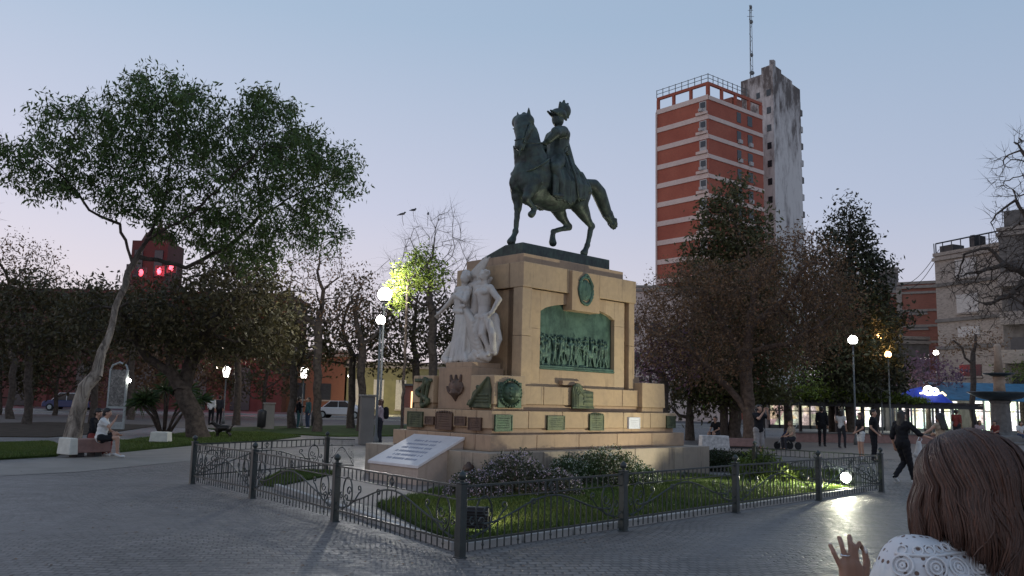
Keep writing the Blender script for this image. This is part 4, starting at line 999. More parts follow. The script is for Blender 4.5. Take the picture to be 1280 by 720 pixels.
b = gp(88, 568); Y0 = b.y
make_tree('broadleaf_tree', 'big broad leafy tree on a pale leaning trunk beside the stone bench', b,
    [b, A_(93, 535, Y0), A_(101, 500, Y0), A_(106, 484, Y0), A_(121, 468, Y0 + .1), A_(127, 440, Y0 + .2), A_(137, 418, Y0 + .3), A_(144, 385, Y0 + .5), A_(153, 365, Y0 + .6), A_(160, 340, Y0 + 1), A_(176, 312, Y0 + 1.2), A_(184, 300, Y0 + 1.4)],
    [[A_(166, 335, Y0 + 1), A_(150, 280, Y0 + 1.0), A_(112, 263, Y0 + .6), A_(95, 238, Y0 + .5), A_(60, 205, Y0)],
     [A_(184, 300, Y0 + 1.4), A_(206, 250, Y0 + 1.6), A_(214, 200, Y0 + 2), A_(225, 150, Y0 + 2)],
     [A_(184, 300, Y0 + 1.4), A_(240, 268, Y0 + .6), A_(285, 225, Y0), A_(330, 180, Y0)],
     [A_(175, 320, Y0 + 1.2), A_(232, 335, Y0 + 2), A_(285, 310, Y0 + 2.6), A_(325, 270, Y0 + 3), A_(322, 215, Y0 + 3), A_(350, 190, Y0 + 3)],
     [A_(325, 270, Y0 + 3), A_(375, 240, Y0 + 2.5), A_(415, 225, Y0 + 2)]],
    [E_(60, 205, Y0, 68, 42, 2.2, 1.3), E_(125, 175, Y0, 62, 50, 2.6, 1.2), E_(205, 150, Y0 + 1, 70, 48, 3, 1.2), E_(270, 165, Y0 + 1, 60, 55, 3, 1.1), E_(345, 165, Y0 + 2, 50, 42, 2.6, .9), E_(385, 215, Y0 + 2, 62, 55, 2.6, 1.3),
     E_(300, 240, Y0 + 2, 70, 50, 3, 1.1), E_(170, 235, Y0 + 1, 60, 45, 2.6, .9), E_(390, 280, Y0 + 2.4, 40, 38, 1.8, .5), E_(245, 280, Y0 + 2, 60, 30, 2.4, .6), E_(300, 300, Y0 + 2.4, 60, 34, 2.2, .8), E_(200, 118, Y0 + 1, 45, 22, 1.5, .3), E_(340, 130, Y0 + 2, 22, 18, 1.0, .2), E_(432, 232, Y0 + 2, 20, 35, 1.0, .2)],
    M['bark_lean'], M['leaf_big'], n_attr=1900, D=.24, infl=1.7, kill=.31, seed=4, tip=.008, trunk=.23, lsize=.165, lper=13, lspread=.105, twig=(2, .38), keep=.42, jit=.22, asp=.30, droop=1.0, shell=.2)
b = gp(248, 549); Y1 = b.y
make_tree('broadleaf_tree', 'dark spreading tree with a thick bowed trunk, forking low, behind the left fence', b,
    [b, A_(243, 520, Y1), A_(228, 490, Y1), A_(214, 465, Y1)],
    [[A_(214, 465, Y1), A_(185, 448, Y1), A_(165, 415, Y1 - 1), A_(150, 385, Y1 - 2)], [A_(232, 495, Y1), A_(240, 450, Y1 + 1), A_(262, 410, Y1), A_(300, 370, Y1)], [A_(214, 465, Y1), A_(212, 420, Y1), A_(205, 370, Y1)]],
    [E_(150, 400, Y1, 55, 42, 3, 1), E_(225, 392, Y1, 60, 38, 3, 1.1), E_(300, 365, Y1, 55, 48, 3, 1), E_(250, 410, Y1 + 1, 70, 35, 3, .7), E_(330, 410, Y1, 40, 40, 3, .5)],
    M['bark'], M['leaf_dark'], n_attr=1300, D=.35, infl=2.4, kill=.42, seed=5, tip=.012, trunk=.36, lsize=.20, lper=7, lspread=.3, twig=(2, .5), jit=.2)
def bush_tree(label, x, Y, top, w, low, leaf, seed, bark=None, name='park_tree', per=7, size=.26, keep=1.0, n=750, lean=0, trunk=.2, group=None, rd=None, spread=.3, twig=(2, .6), flat=1.0, tipr=.014, jit=.2, fork=None):
    """a park tree: trunk at column x, crown from row top to row low, half-width w px"""
    b = G0(x, Y); s = Y / F_PX; rd = rd or w * s * .8; cy_ = (top + low) / 2; ry = (low - top) / 2; fk = fork or low
    e = [E_(x + lean, cy_, Y, w * .8, ry * .8, rd, 1.2), E_(x + lean - w * .45, cy_ + ry * .2, Y, w * .55, ry * .6, rd * .7, .8), E_(x + lean + w * .45, cy_ + ry * .15, Y + .5, w * .55, ry * .6, rd * .7, .8),
         E_(x + lean + w * .1, cy_ - ry * .5, Y, w * .5, ry * .5, rd * .6, .6), E_(x + lean - w * .3, cy_ - ry * .3, Y, w * .45, ry * .45, rd * .6, .5)]
    return make_tree(name, label, b, [b, A_(x + lean * .2, (fk + 500) / 2 + 10, Y), A_(x + lean * .5, fk - 8, Y), A_(x + lean * .7, (fk * 2 + cy_) / 3, Y)], [], e, bark or M['bark'], leaf, n_attr=n, D=.02 * Y * .62, infl=3.5, kill=.02 * Y * .75, seed=seed, tip=tipr, trunk=trunk, lsize=size, lper=per, lspread=spread, twig=twig, keep=keep, jit=jit, group=group)
for i_, (x_, t_, w_, Yb, lf_, lab_) in enumerate(((70, 375, 60, 62, 'leaf_dark', 'low branching dark tree close to the left street behind the leaning trunk'), (235, 390, 62, 64, 'leaf_brown', 'rusty dark tree hiding the church front behind the bowed trunk'), (330, 385, 55, 66, 'leaf_dark', 'dark low tree at the church corner left of the lantern'), (160, 400, 50, 66, 'leaf_brown', 'low rusty tree behind the poster stand'), (0, 400, 55, 60, 'leaf_dark', 'low dark tree at the far left street corner'))):
    bush_tree(lab_, x_, Yb, t_, w_, 512, M[lf_], 70 + i_, per=11, n=650, fork=505, trunk=.14, group='dark trees along the park edge behind the left lawn', size=.3)
GL = 'dark trees along the park edge behind the left lawn'
bush_tree('dark tree at the left frame edge in front of the red lit church', 36, 44, 335, 70, 470, M['leaf_dark'], 21, per=8, group=GL)
bush_tree('thin crowned brown tree reaching above the dark tree at the left edge', 15, 52, 292, 90, 420, M['leaf_brown'], 22, per=4, group=GL, size=.2)
bush_tree('dark low crowned tree directly behind the leaning pale trunk', 118, 47, 352, 60, 460, M['leaf_dark'], 23, per=8, group=GL)
bush_tree('wispy brown tree rising between the leaning trunk and the white billboard', 165, 56, 352, 70, 440, M['leaf_brown'], 24, per=4, group=GL, size=.2)
bush_tree('dark dense tree behind the palm like clump, right of the bowed trunk', 297, 50, 345, 62, 470, M['leaf_dark'], 25, per=9, group=GL)
bush_tree('dark rounded tree with a straight trunk beside the lit lantern', 367, 46, 365, 50, 478, M['leaf_dark'], 26, per=9, group=GL)
bush_tree('twiggy half bare tree with an upright fan of limbs above the lantern', 398, 42, 292, 62, 430, M['leaf_brown'], 27, per=2, group=GL, size=.15, n=900, spread=.25, twig=(3, .7), fork=420)
bush_tree('dark tree behind the two pale lamp poles', 440, 48, 350, 48, 480, M['leaf_dark'], 28, per=7, group=GL)
bush_tree('forked dark trunk and thin crown just left of the lamp poles', 453, 44, 330, 42, 450, M['leaf_brown'], 29, per=3, group=GL, size=.16)
bush_tree('bare winter tree with fine twigs standing behind the marble figures', 541, 40, 256, 66, 410, M['leaf_brown'], 30, per=0, n=1300, twig=(7, 1.0), fork=420, trunk=.2, jit=.25, spread=.2, tipr=.013)
bush_tree('dusky tree with a low crown behind the bare tree and marble figures', 520, 47, 345, 62, 480, M['leaf_dark'], 31, per=7, group=GL)
bush_tree('dark tree half hidden by the left end of the monument', 590, 50, 345, 50, 480, M['leaf_dark'], 32, per=7, group=GL)
# the branch lit lime green beside the lamp
b = G0(503, 33.6)
make_tree('young_tree', 'slim young tree with leaves lit bright lime green by the street lamp', b, [b, A_(505, 470, 33.8), A_(508, 400, 33.8), A_(510, 350, 33.7)], [], [E_(513, 345, 33.8, 20, 20, .9, 1), E_(500, 368, 33.8, 14, 16, .8, .4), E_(528, 325, 34, 18, 16, .8, .5), E_(545, 345, 34.2, 16, 20, .8, .35)],
    M['bark'], M['leaf_lime'], n_attr=300, D=.16, infl=1.4, kill=.17, seed=8, tip=.008, trunk=.06, lsize=.17, lper=5, lspread=.13, twig=(1, .3), keep=.7, jit=.25)
# right side
b = G0(938, 36)
make_tree('brown_tree', 'wide russet brown tree with a forked trunk right of the monument', b,
    [b, A_(937, 520, 36), A_(932, 470, 36), A_(936, 410, 36), A_(944, 360, 36)],
    [[A_(937, 515, 36), A_(915, 490, 36), A_(890, 462, 35.5), A_(855, 430, 35)], [A_(934, 450, 36), A_(905, 410, 36.5), A_(880, 370, 37)], [A_(936, 410, 36), A_(975, 380, 36), A_(1010, 330, 35.5)], [A_(944, 360, 36), A_(935, 310, 36), A_(920, 280, 36)], [A_(944, 370, 36), A_(965, 330, 36.5), A_(975, 300, 37)], [A_(937, 440, 36), A_(985, 430, 35), A_(1020, 410, 34.5)]],
    [E_(838, 400, 36, 50, 52, 3, 1.1), E_(1028, 385, 36, 40, 50, 2.6, .9), E_(1020, 335, 36, 30, 35, 2.2, .5), E_(826, 425, 36, 30, 36, 2.2, .5), E_(875, 365, 36.5, 50, 40, 3, .8), E_(985, 330, 36, 45, 40, 3, .7), E_(1000, 375, 36, 45, 45, 3, .9), E_(935, 380, 36, 70, 50, 3.4, 1.1), E_(880, 440, 36, 60, 38, 3, .8), E_(990, 430, 35.5, 45, 30, 2.5, .6)],
    M['bark_brown'], M['leaf_brown'], n_attr=2300, D=.32, infl=2.4, kill=.36, seed=9, tip=.011, trunk=.30, lsize=.13, lper=2, lspread=.18, twig=(5, .75), jit=.2)
def conifer(label, x, Y, top, w, seed, leaf, low=470, name='evergreen_tree', n=1100, gaps=.0, per=9, size=.26):
    b = G0(x, Y); s = Y / F_PX; e = []; r = random.Random(seed); k = 9
    for i in range(k):
        t = i / (k - 1); y = top + (low - top) * t; ww = w * (.16 + .84 * math.sin(PI * min(1, t * .62 + .05)) ** .9)
        e.append(E_(x + r.uniform(-.12, .12) * w, y + 12, Y, ww * r.uniform(.8, 1.05), (low - top) / k * .85, ww * s * .9, .25 + ww / w))
        if t > .1: sx = r.choice((-1, 1)); e.append(E_(x + sx * ww * .75, y + 8, Y, ww * .38, 10, ww * s * .4, .25))
    return make_tree(name, label, b, [b, A_(x, 440, Y), A_(x + 1, (top + low) / 2, Y), A_(x, top + 12, Y)], [], e, M['bark'], leaf, n_attr=n, D=.5, infl=3.5, kill=.6, seed=seed, tip=.014, trunk=.3, lsize=size, lper=int(per * 1.6), lspread=.30, twig=(2, .5), jit=.2, droop=.1)
conifer('tall dense evergreen with a pointed top in front of the brick tower', 918, 42, 236, 72, 41, M['leaf_conifer'], n=1700)
conifer('dark open crowned evergreen just right of the white tower wing', 1062, 47, 260, 68, 42, M['leaf_night'], n=1400, per=9)
bush_tree('purple blossoming tree low behind the right end of the pedestal', 830, 37, 405, 40, 492, M['leaf_purple'], 43, per=7, size=.2)
bush_tree('dark rounded tree under the purple blossoms beside the stone blocks', 862, 43, 440, 36, 530, M['leaf_dark'], 44, per=9)
bush_tree('fresh green tree lit from below behind the forked brown trunk', 905, 42, 455, 40, 510, M['leaf_green'], 45, per=8, size=.18)
bush_tree('green lit small tree between the brown trunk and the pergola', 985, 44, 450, 38, 500, M['leaf_green'], 46, per=6, size=.18)
bush_tree('dark leafy tree under the open evergreen, beside the greenish lamp', 1040, 50, 400, 62, 495, M['leaf_dark'], 47, per=9)
bush_tree('dark tree between the two orange lamps and the evergreen', 1095, 58, 395, 32, 480, M['leaf_dark'], 48, per=8)
bush_tree('pink purple flowering tree in front of the brick apartment block', 1160, 66, 440, 44, 492, M['leaf_purple'], 49, per=8, size=.28)
bush_tree('small flat crowned tree in front of the grey apartment windows', 1216, 62, 405, 42, 452, M['leaf_brown'], 50, per=3, size=.2, fork=468, twig=(3, .5))
bush_tree('yellow green tree behind the fountain column', 1278, 68, 440, 28, 500, M['leaf_green'], 51, per=8, size=.25)
bush_tree('dark tree in front of the pale shopfronts below the pergola lamp', 812, 55, 430, 30, 500, M['leaf_dark'], 52, per=8)
b = G0(1345, 24)
make_tree('gnarled_tree', 'gnarled leafless tree reaching in over the grey apartment block', b,
    [b, A_(1340, 440, 24), A_(1325, 370, 24)],
    [[A_(1325, 370, 24), A_(1290, 345, 24), A_(1255, 330, 24), A_(1225, 340, 23.8), A_(1195, 345, 23.6)], [A_(1330, 380, 24), A_(1300, 300, 24.3), A_(1270, 250, 24.4), A_(1245, 268, 24.4)], [A_(1300, 290, 24.3), A_(1295, 220, 24.5), A_(1272, 180, 24.6)],
     [A_(1290, 345, 24), A_(1262, 370, 23.6), A_(1230, 380, 23.4), A_(1205, 365, 23.2)], [A_(1255, 330, 24), A_(1235, 310, 24.2), A_(1205, 318, 24.3)]],
    [E_(1225, 345, 24, 48, 30, 1.6, 1.2), E_(1270, 330, 24, 45, 45, 2, 1.2), E_(1262, 380, 23.6, 45, 28, 1.5, .8), E_(1275, 210, 24.5, 26, 55, 1.6, .8), E_(1300, 280, 24.3, 40, 50, 2, .6), E_(1248, 268, 24.4, 14, 14, .6, .2), E_(1330, 300, 24, 60, 90, 3, .8)],
    M['bark'], None, n_attr=1100, D=.2, infl=1.6, kill=.24, seed=12, tip=.008, trunk=.20, lper=0, twig=(4, .4), jit=.34)
bush_tree('leaf bare branch tips of a tree poking in low at the left frame edge', -22, 30, 235, 30, 300, M['leaf_dark'], 53, per=0, n=160, twig=(2, .5), fork=330)

# ------------------------------------------------------------------ shrubs
def shrub(name, label, lobes, leaf, n, size, glint=None, nf=0, fsize=.04, seed=1, cat='shrub', group=None, asp=.5, z=0.04):
    r = np.random.default_rng(seed); c0 = Vector(lobes[0][0]); c0.z = z
    t = thing(name, label, cat, c0, 0, group)
    def pts(n, shell):
        out = []
        w = np.array([l[1][0] * l[1][1] for l in lobes]); w = w / w.sum()
        for (c, rad), ww in zip(lobes, w):
            m = int(n * ww); d = r.normal(size=(m, 3)); d[:, 2] = np.abs(d[:, 2]); d /= np.linalg.norm(d, axis=1)[:, None]
            k = r.uniform(shell ** 3, 1, m) ** (1 / 3) * (1 + .12 * np.sin(d[:, 0] * 9 + d[:, 1] * 7))
            out.append(np.array(Vector(c) - c0) + d * k[:, None] * np.array(rad))
        return np.concatenate(out)
    P = pts(n, .55); V, F_ = leaves(P, 1, size, .02, seed, asp, -.2); fast_mesh('foliage', V, F_, leaf, t)
    st_ = pts(int(n / 60), .3); MBs = MB()
    for p in st_: MBs.tube([(p[0] * .3, p[1] * .5, 0), (p[0] * .8, p[1] * .9, p[2] * .6), tuple(p)], .006, 3)
    MBs.build('stems', M['bark'], t)
    if glint is not None:
        P = pts(nf, .93); V, F_ = leaves(P, 3, fsize, .012, seed + 3, .8, 0); fast_mesh('glints', V, F_, glint, t)
    return t
M['leaf_shrub'] = leaf_mat('leaf_shrub', (.045, .06, .040), .5, rough=.4); M['leaf_shrub2'] = leaf_mat('leaf_shrub_green', (.05, .085, .03), .5, rough=.4); M['leaf_hedge'] = leaf_mat('leaf_hedge', (.020, .032, .012), .5)
M['glint_lilac'] = leaf_mat('glint_lilac', (.42, .38, .52), .35); M['glint_white'] = leaf_mat('glint_white', (.55, .60, .52), .35)  # light reflections on the shrub leaves, put in as small pale coloured blades
def lob(x, y, rx, rz, ry=.5): p = gp(x, y); return ((p.x, p.y, .03), (rx, ry, rz))
shrub('glinting_shrub', 'loose shrub dotted with pale lilac flowers at the front corner of the steps', [lob(645, 620, .62, .72), lob(595, 622, .55, .42), lob(692, 622, .5, .45), lob(620, 612, .4, .5)], M['leaf_shrub'], 16000, .05, M['glint_lilac'], 1500, .026, 61)
shrub('glinting_shrub', 'loose shrub sprinkled with whitish flowers along the front step, right of the lilac one', [lob(762, 610, .72, .76), lob(712, 608, .5, .58), lob(802, 608, .4, .38), lob(740, 604, .4, .6)], M['leaf_shrub2'], 16000, .05, M['glint_white'], 1500, .026, 62)
shrub('clipped_hedge', 'low dark clipped bush behind the right part of the lawn', [lob(905, 588, 1.0, .48, .7), lob(868, 588, .6, .34), lob(935, 588, .55, .42)], M['leaf_hedge'], 13000, .06, seed=63, cat='hedge')
shrub('leafy_plant', 'bright yellow green leafy plant lit by the floodlight', [lob(952, 600, .55, .62), lob(930, 596, .35, .4), lob(975, 604, .4, .35)], M['leaf_green'], 3200, .13, seed=64, cat='plant', asp=.3)
# low ground cover lit by the floodlight
gr = [gp(955, 606), gp(1058, 606), gp(1052, 598), gp(985, 590), gp(950, 594)]
grass('ground_cover', gr, .05, 9000, .16, 'tall tufted ground cover glowing yellow green beside the floodlight', 9, M['leaf_green'], .012)
# spiky clump
yb = gp(205, 541)
yt = thing('yucca_clump', 'many stemmed clump of spiky yucca beside the bowed trunk and white block', 'plant', yb)
r_ = random.Random(3); mb = MB(); lf = []
for i in range(9):
    a = r_.uniform(-1, 1); top = Vector((a * 1.7, r_.uniform(-.8, .8), r_.uniform(1.3, 2.7) - abs(a) * .5)); mb.tube([(a * .25, top.y * .2, 0), (a * .8, top.y * .6, top.z * .55), tuple(top)], [.07, .055, .05], 6)
    for k in range(70):
        d = Vector((r_.gauss(0, 1), r_.gauss(0, 1), r_.gauss(.35, .7))).normalized(); s = d.cross(Vector((r_.gauss(0, 1), r_.gauss(0, 1), r_.gauss(0, 1)))).normalized() * .025; L_ = r_.uniform(.5, .8)
        lf += [top - s, top + s, top + d * L_ * .6 + s * .8, top + d * L_ + Vector((0, 0, -.12))]
mb.build('stems', M['bark'], yt, smooth=True)
fast_mesh('leaves', np.array([tuple(p) for p in lf]), np.arange(len(lf)).reshape(-1, 4), M['leaf_shrub2'], yt)
# ------------------------------------------------------------------ people
def skin_mat(name, c):
    t = NT(name); v = t.coord(); n = t.noise(v, 12, 4); t.base(t.mix(t.ramp(n, [(.4, 0.0), (.7, .5)]), c, tuple(x * y for x, y in zip(c, (.85, .7, .65))))); t.set(Roughness=.5)
    t.p.inputs['Subsurface Weight'].default_value = .08; t.p.inputs['Subsurface Radius'].default_value = (.02, .008, .004); t.bump(t.noise(v, 220, 2), .1, .001); return t.m
M['skin'] = skin_mat('skin', (.45, .27, .19)); M['skin_d'] = skin_mat('skin_tan', (.30, .165, .11))
def cloth(name, c, rough=.85, var=.15): 
    t = NT(name); v = t.coord(); n = t.noise(v, 5, 4); w = t.noise(t.coord(scale=(1, 1, .35)), 9, 3)
    t.base(t.ramp(n, [(.3, tuple(x * (1 - var) for x in c)), (.7, tuple(min(1, x * (1 + var)) for x in c))])); t.set(Roughness=rough); t.p.inputs['Specular IOR Level'].default_value = .2
    t.bump(w, .6, .02); t.bump(t.noise(v, 160, 2), .15, .001); return t.m
M['c_black'] = cloth('black_cloth', (.014, .014, .017)); M['c_dark'] = cloth('dark_grey_cloth', (.035, .035, .042)); M['c_navy'] = cloth('navy_cloth', (.02, .028, .06))
M['c_white'] = cloth('white_cloth', (.62, .62, .6)); M['c_grey'] = cloth('grey_cloth', (.30, .28, .27)); M['c_pink'] = cloth('pinkish_knit', (.42, .33, .34)); M['c_red'] = cloth('dull_red_cloth', (.20, .045, .04)); M['c_beige'] = cloth('beige_cloth', (.34, .27, .2)); M['c_olive'] = cloth('olive_cloth', (.10, .10, .07)); M['c_blue'] = cloth('blue_jeans', (.05, .07, .12)); M['c_teal'] = cloth('teal_cloth', (.05, .12, .13))
def hair_mat(name, c):
    t = NT(name); v = t.coord(scale=(16, 16, 1.2)); n = t.noise(v, 8, 5, .7); g = t.node('ShaderNodeNewGeometry'); k = t.ramp(n, [(.3, tuple(x * .5 for x in c)), (.7, tuple(x * 1.35 for x in c))]); t.base(t.mix(t.ramp(g.outputs['Random Per Island'], [(.0, 0.0), (.6, .1), (1, .75)]), k, tuple(y * x for x, y in zip(c, (2.0, 1.7, 1.5))))); t.set(Roughness=.42); t.bump(n, .7, .01); return t.m
M['h_black'] = hair_mat('black_hair', (.012, .010, .009)); M['h_brown'] = hair_mat('brown_hair', (.070, .034, .022)); M['h_dark'] = hair_mat('dark_brown_hair', (.022, .014, .01)); M['h_blond'] = hair_mat('fair_hair', (.16, .10, .05))
M['eye'] = simple('eye', (.6, .58, .55), .2, .02); M['iris'] = simple('iris', (.02, .012, .008), .15, .02); M['shoe_w'] = simple('white_shoe', (.55, .55, .53), .5, .1); M['shoe_b'] = simple('black_shoe', (.02, .02, .02), .5, .1); M['lips'] = simple('lips', (.28, .10, .09), .5, .1); M['phone'] = simple('phone_black', (.01, .01, .012), .2, .05)
def JJ(**k):
    J = dict(pel=(0, 0, .94), chest=(0, 0, 1.26), neck=(0, -.01, 1.43), head=(0, .02, 1.565), look=(0, 1, 0),
             hl=(-.09, 0, .90), hr=(.09, 0, .90), kl=(-.10, .02, .49), kr=(.10, .02, .49), al=(-.10, -.02, .08), ar=(.10, -.02, .08), tl=(-.12, .13, .03), tr=(.12, .13, .03),
             sl=(-.175, 0, 1.385), sr=(.175, 0, 1.385), el=(-.22, -.02, 1.10), er=(.22, -.02, 1.10), wl=(-.23, .05, .86), wr=(.23, .05, .86), fl=None, fr=None)
    J.update(k); return {a: (Vector(b) if b is not None else None) for a, b in J.items()}
SIT = dict(pel=(0, 0, .50), chest=(0, .04, .82), neck=(0, .07, 1.0), head=(0, .11, 1.135), hl=(-.09, .03, .48), hr=(.09, .03, .48), kl=(-.13, .44, .50), kr=(.13, .44, .50), al=(-.13, .42, .08), ar=(.13, .42, .08), tl=(-.14, .58, .03), tr=(.14, .58, .03),
           sl=(-.175, .05, .95), sr=(.175, .05, .95), el=(-.22, .14, .70), er=(.22, .14, .70), wl=(-.12, .36, .60), wr=(.12, .36, .60))
def head_prims(mb, H, look):
    y = Vector((look.x, look.y, look.z)).normalized(); x = y.cross(Vector((0, 0, 1))).normalized(); z = x.cross(y)
    P = lambda a, b, c: H + x * a + y * b + z * c
    R = Matrix((x, y, z)).transposed()
    mb.ell(P(0, -.012, .025), (.076, .094, .092), 16, 12, R); mb.ell(P(0, .016, -.035), (.060, .072, .078), 14, 10, R); mb.ell(P(0, .045, -.088), (.034, .034, .028), 10, 8, R)
    mb.cap(P(0, .088, .012), .010, P(0, .106, -.026), .014, 8); mb.cap(P(-.035, .080, .028), .014, P(.035, .080, .028), .014, 8)
    mb.cap(P(-.02, .086, -.055), .011, P(.02, .086, -.055), .011, 8)
    for s in (-1, 1): mb.ell(P(s * .077, -.008, -.005), (.012, .020, .032), 8, 6, R); mb.ell(P(s * .045, .06, -.02), (.025, .025, .03), 8, 6, R)
    return P, R
def hand_prims(mb, w, d, side, k=1.0, curl=.5, palm=None):
    """palm, four unequal fingers and a thumb at wrist w along d"""
    d = d.normalized(); up = palm if palm is not None else Vector((0, 1, 0)); s = d.cross(up)
    if s.length < .1: s = d.cross(Vector((1, 0, 0)))
    s.normalize(); n = s.cross(d).normalized()
    pc = w + d * .05 * k; mb.cap(w + s * .016 * k, .017 * k, w + d * .075 * k + s * .026 * k, .013 * k, 8); mb.cap(w - s * .016 * k, .017 * k, w + d * .075 * k - s * .024 * k, .013 * k, 8); mb.cap(w, .018 * k, w + d * .08 * k, .014 * k, 8)
    for i, l in enumerate((.068, .078, .072, .056)):
        b = w + d * .082 * k + s * (.030 - .020 * i) * k; m = b + (d * math.cos(curl) + n * math.sin(curl)) * l * .52 * k; e = m + (d * math.cos(curl * 2.1) + n * math.sin(curl * 2.1)) * l * .5 * k
        mb.cap(b, .0095 * k, m, .0085 * k, 8); mb.cap(m, .0085 * k, e, .007 * k, 8)
    tb = w + d * .025 * k + s * .030 * k * side; tm = tb + (d * .7 + s * side * .6 + n * .3).normalized() * .038 * k; te = tm + (d * .9 + n * .45).normalized() * .032 * k
    mb.cap(tb, .013 * k, tm, .011 * k, 8); mb.cap(tm, .011 * k, te, .008 * k, 8)
def person(label, base, rz, J, top=None, sleeve=1.0, legs=None, legl=1.0, shoes='shoe_b', hair='h_dark', hairlen=0.0, hairvol=1.0, skin='skin', h=1.70, fem=False, wide=1.0, skirt=None, group=None, curl=.5, vox=.016, name='person', hat=None, loose=0.0):
    t = thing('person', label, 'person', base, rz, group, h / 1.70); w = .93 if fem else 1.0
    mb = MB(); c = mb.cap; j = J
    for s, q in ((-1, 'l'), (1, 'r')):
        c(j['h' + q], .082, j['k' + q], .052); c(j['k' + q], .052, j['a' + q], .034); c(j['k' + q].lerp(j['a' + q], .12), .05, j['k' + q].lerp(j['a' + q], .42), .048)
        c(j['a' + q], .036, j['t' + q], .028, 10); c(j['s' + q] * 1.0, .052, j['e' + q], .038); c(j['e' + q], .038, j['w' + q], .025); mb.ell(j['e' + q], .036)
    up = (j['neck'] - j['pel']).normalized()
    c(j['pel'], .125 * w, j['pel'].lerp(j['chest'], .5), .108 * w); c(j['pel'].lerp(j['chest'], .5), .108 * w, j['chest'], .125 * w); c(j['hl'], .095, j['hr'], .095)
    c(j['sl'].lerp(j['sr'], .12), .062, j['sr'].lerp(j['sl'], .12), .062); c(j['sl'].lerp(j['sr'], .25) - up * .06, .09, j['sr'].lerp(j['sl'], .25) - up * .06, .09)
    c(j['neck'] - up * .05, .058, j['head'] - up * .07, .050)
    P, R = head_prims(mb, j['head'], j['look'])
    for s, q in ((-1, 'l'), (1, 'r')):
        d = j['f' + q] if j['f' + q] is not None else (j['w' + q] - j['e' + q]); hand_prims(mb, j['w' + q], d, -s, 1.0, curl)
    mb.blob('body', M[skin], t, vox, 1)
    mb = MB()
    for s in (-1, 1): mb.ell(P(s * .030, .081, .008), (.011, .008, .007), 8, 6, R)
    mb.build('eyes', M['iris'], t, smooth=True)
    mb = MB(); mb.cap(P(-.016, .095, -.056), .006, P(.016, .095, -.056), .006, 6); mb.build('mouth', M['lips'], t, smooth=True)
    rr = random.Random(hash(label) % 999 if False else len(label))
    if top:
        mb = MB(); c = mb.cap; g_ = .020 + loose
        c(j['pel'] + up * .02, .130 * w * wide + g_, j['pel'].lerp(j['chest'], .5), .112 * w * wide + g_); c(j['pel'].lerp(j['chest'], .5), .112 * w * wide + g_, j['chest'], .128 * w * wide + g_ * .8)
        c(j['sl'].lerp(j['sr'], .10), .062 + g_ * .5, j['sr'].lerp(j['sl'], .10), .062 + g_ * .5); c(j['sl'].lerp(j['sr'], .25) - up * .07, .09 + g_, j['sr'].lerp(j['sl'], .25) - up * .07, .09 + g_)
        for q in 'lr':
            if sleeve > 0:
                e = j['s' + q].lerp(j['e' + q], min(1, sleeve * 2)); c(j['s' + q], .058 + g_ * .5, e, .048 + g_ * .5)
                if sleeve > .5: c(j['e' + q], .046 + g_ * .5, j['e' + q].lerp(j['w' + q], sleeve * 2 - 1.0), .033 + g_ * .4)
        for k in range(8): a = k * PI / 4; c(j['pel'] + Vector((math.cos(a) * .10 * wide, math.sin(a) * .09, .02)), .05 + loose, j['pel'].lerp(j['chest'], .6) + Vector((math.cos(a) * .085 * wide, math.sin(a) * .075, 0)), .045, 8)
        mb.blob('top', M[top], t, vox, 1, wrinkle=lambda co, no: .005 * np.sin(co[:, 2] * 55 + np.sin(co[:, 0] * 25) * 2 + co[:, 1] * 20))
    if legs:
        mb = MB(); c = mb.cap; c(j['hl'] + Vector((0, 0, .03)), .112, j['hr'] + Vector((0, 0, .03)), .112); c(j['pel'], .125, (j['hl'] + j['hr']) / 2, .12)
        for q in 'lr':
            c(j['h' + q], .098 + loose * .5, j['h' + q].lerp(j['k' + q], min(1, legl * 2)), .068 + (.012 if legl < .6 else 0) + loose * .6)
            if legl > .5: c(j['k' + q], .066 + loose * .6, j['k' + q].lerp(j['a' + q], legl * 2 - 1.0), .050 + loose * .7)
        mb.blob('trousers' if legl > .5 else 'shorts', M[legs], t, vox, 1, wrinkle=lambda co, no: .004 * np.sin(co[:, 2] * 60 + np.sin(co[:, 0] * 30) * 2))
    if skirt:
        mb = MB(); c = mb.cap
        for k in range(10): a = k * 2 * PI / 10; c(j['pel'] + Vector((math.cos(a) * .07, math.sin(a) * .05, .05)), .07, (j['kl'] + j['kr']) / 2 + Vector((math.cos(a) * .17, math.sin(a) * .13, skirt)), .05, 8)
        mb.blob('skirt', M[legs or top], t, vox, 1)
    if shoes:
        for q in 'lr':
            mb = MB(); d = (j['t' + q] - j['a' + q]); mb.cap(j['a' + q] + Vector((0, 0, -.015)) - d * .12, .046, j['a' + q] + d * .5 + Vector((0, 0, -.02)), .042, 10); mb.cap(j['a' + q] + d * .5 + Vector((0, 0, -.02)), .042, j['t' + q] + Vector((0, 0, .005)), .036, 10)
            mb.blob('shoe', M[shoes], t, .012, 1)
    if hair:
        mb = MB(); hv = hairvol; mb.ell(P(0, -.030, .045), (.087 * hv, .098 * hv, .090 * hv), 16, 12, R); mb.ell(P(0, -.055, -.01), (.080 * hv, .066 * hv, .085 * hv), 14, 10, R)
        mb.cap(P(-.05, .045, .085), .026, P(.05, .045, .085), .026, 8)
        if hairlen > 0:
            for k in range(9):
                a = -1.25 + 2.5 * k / 8; x_ = math.sin(a) * .078 * hv; y_ = -math.cos(a) * .075 * hv
                mb.cap(P(x_, y_, .0), .034 * hv, P(x_ * 1.25, y_ - .02, -hairlen * (.9 + .1 * math.sin(k * 2.3))), .026 * hv, 8)
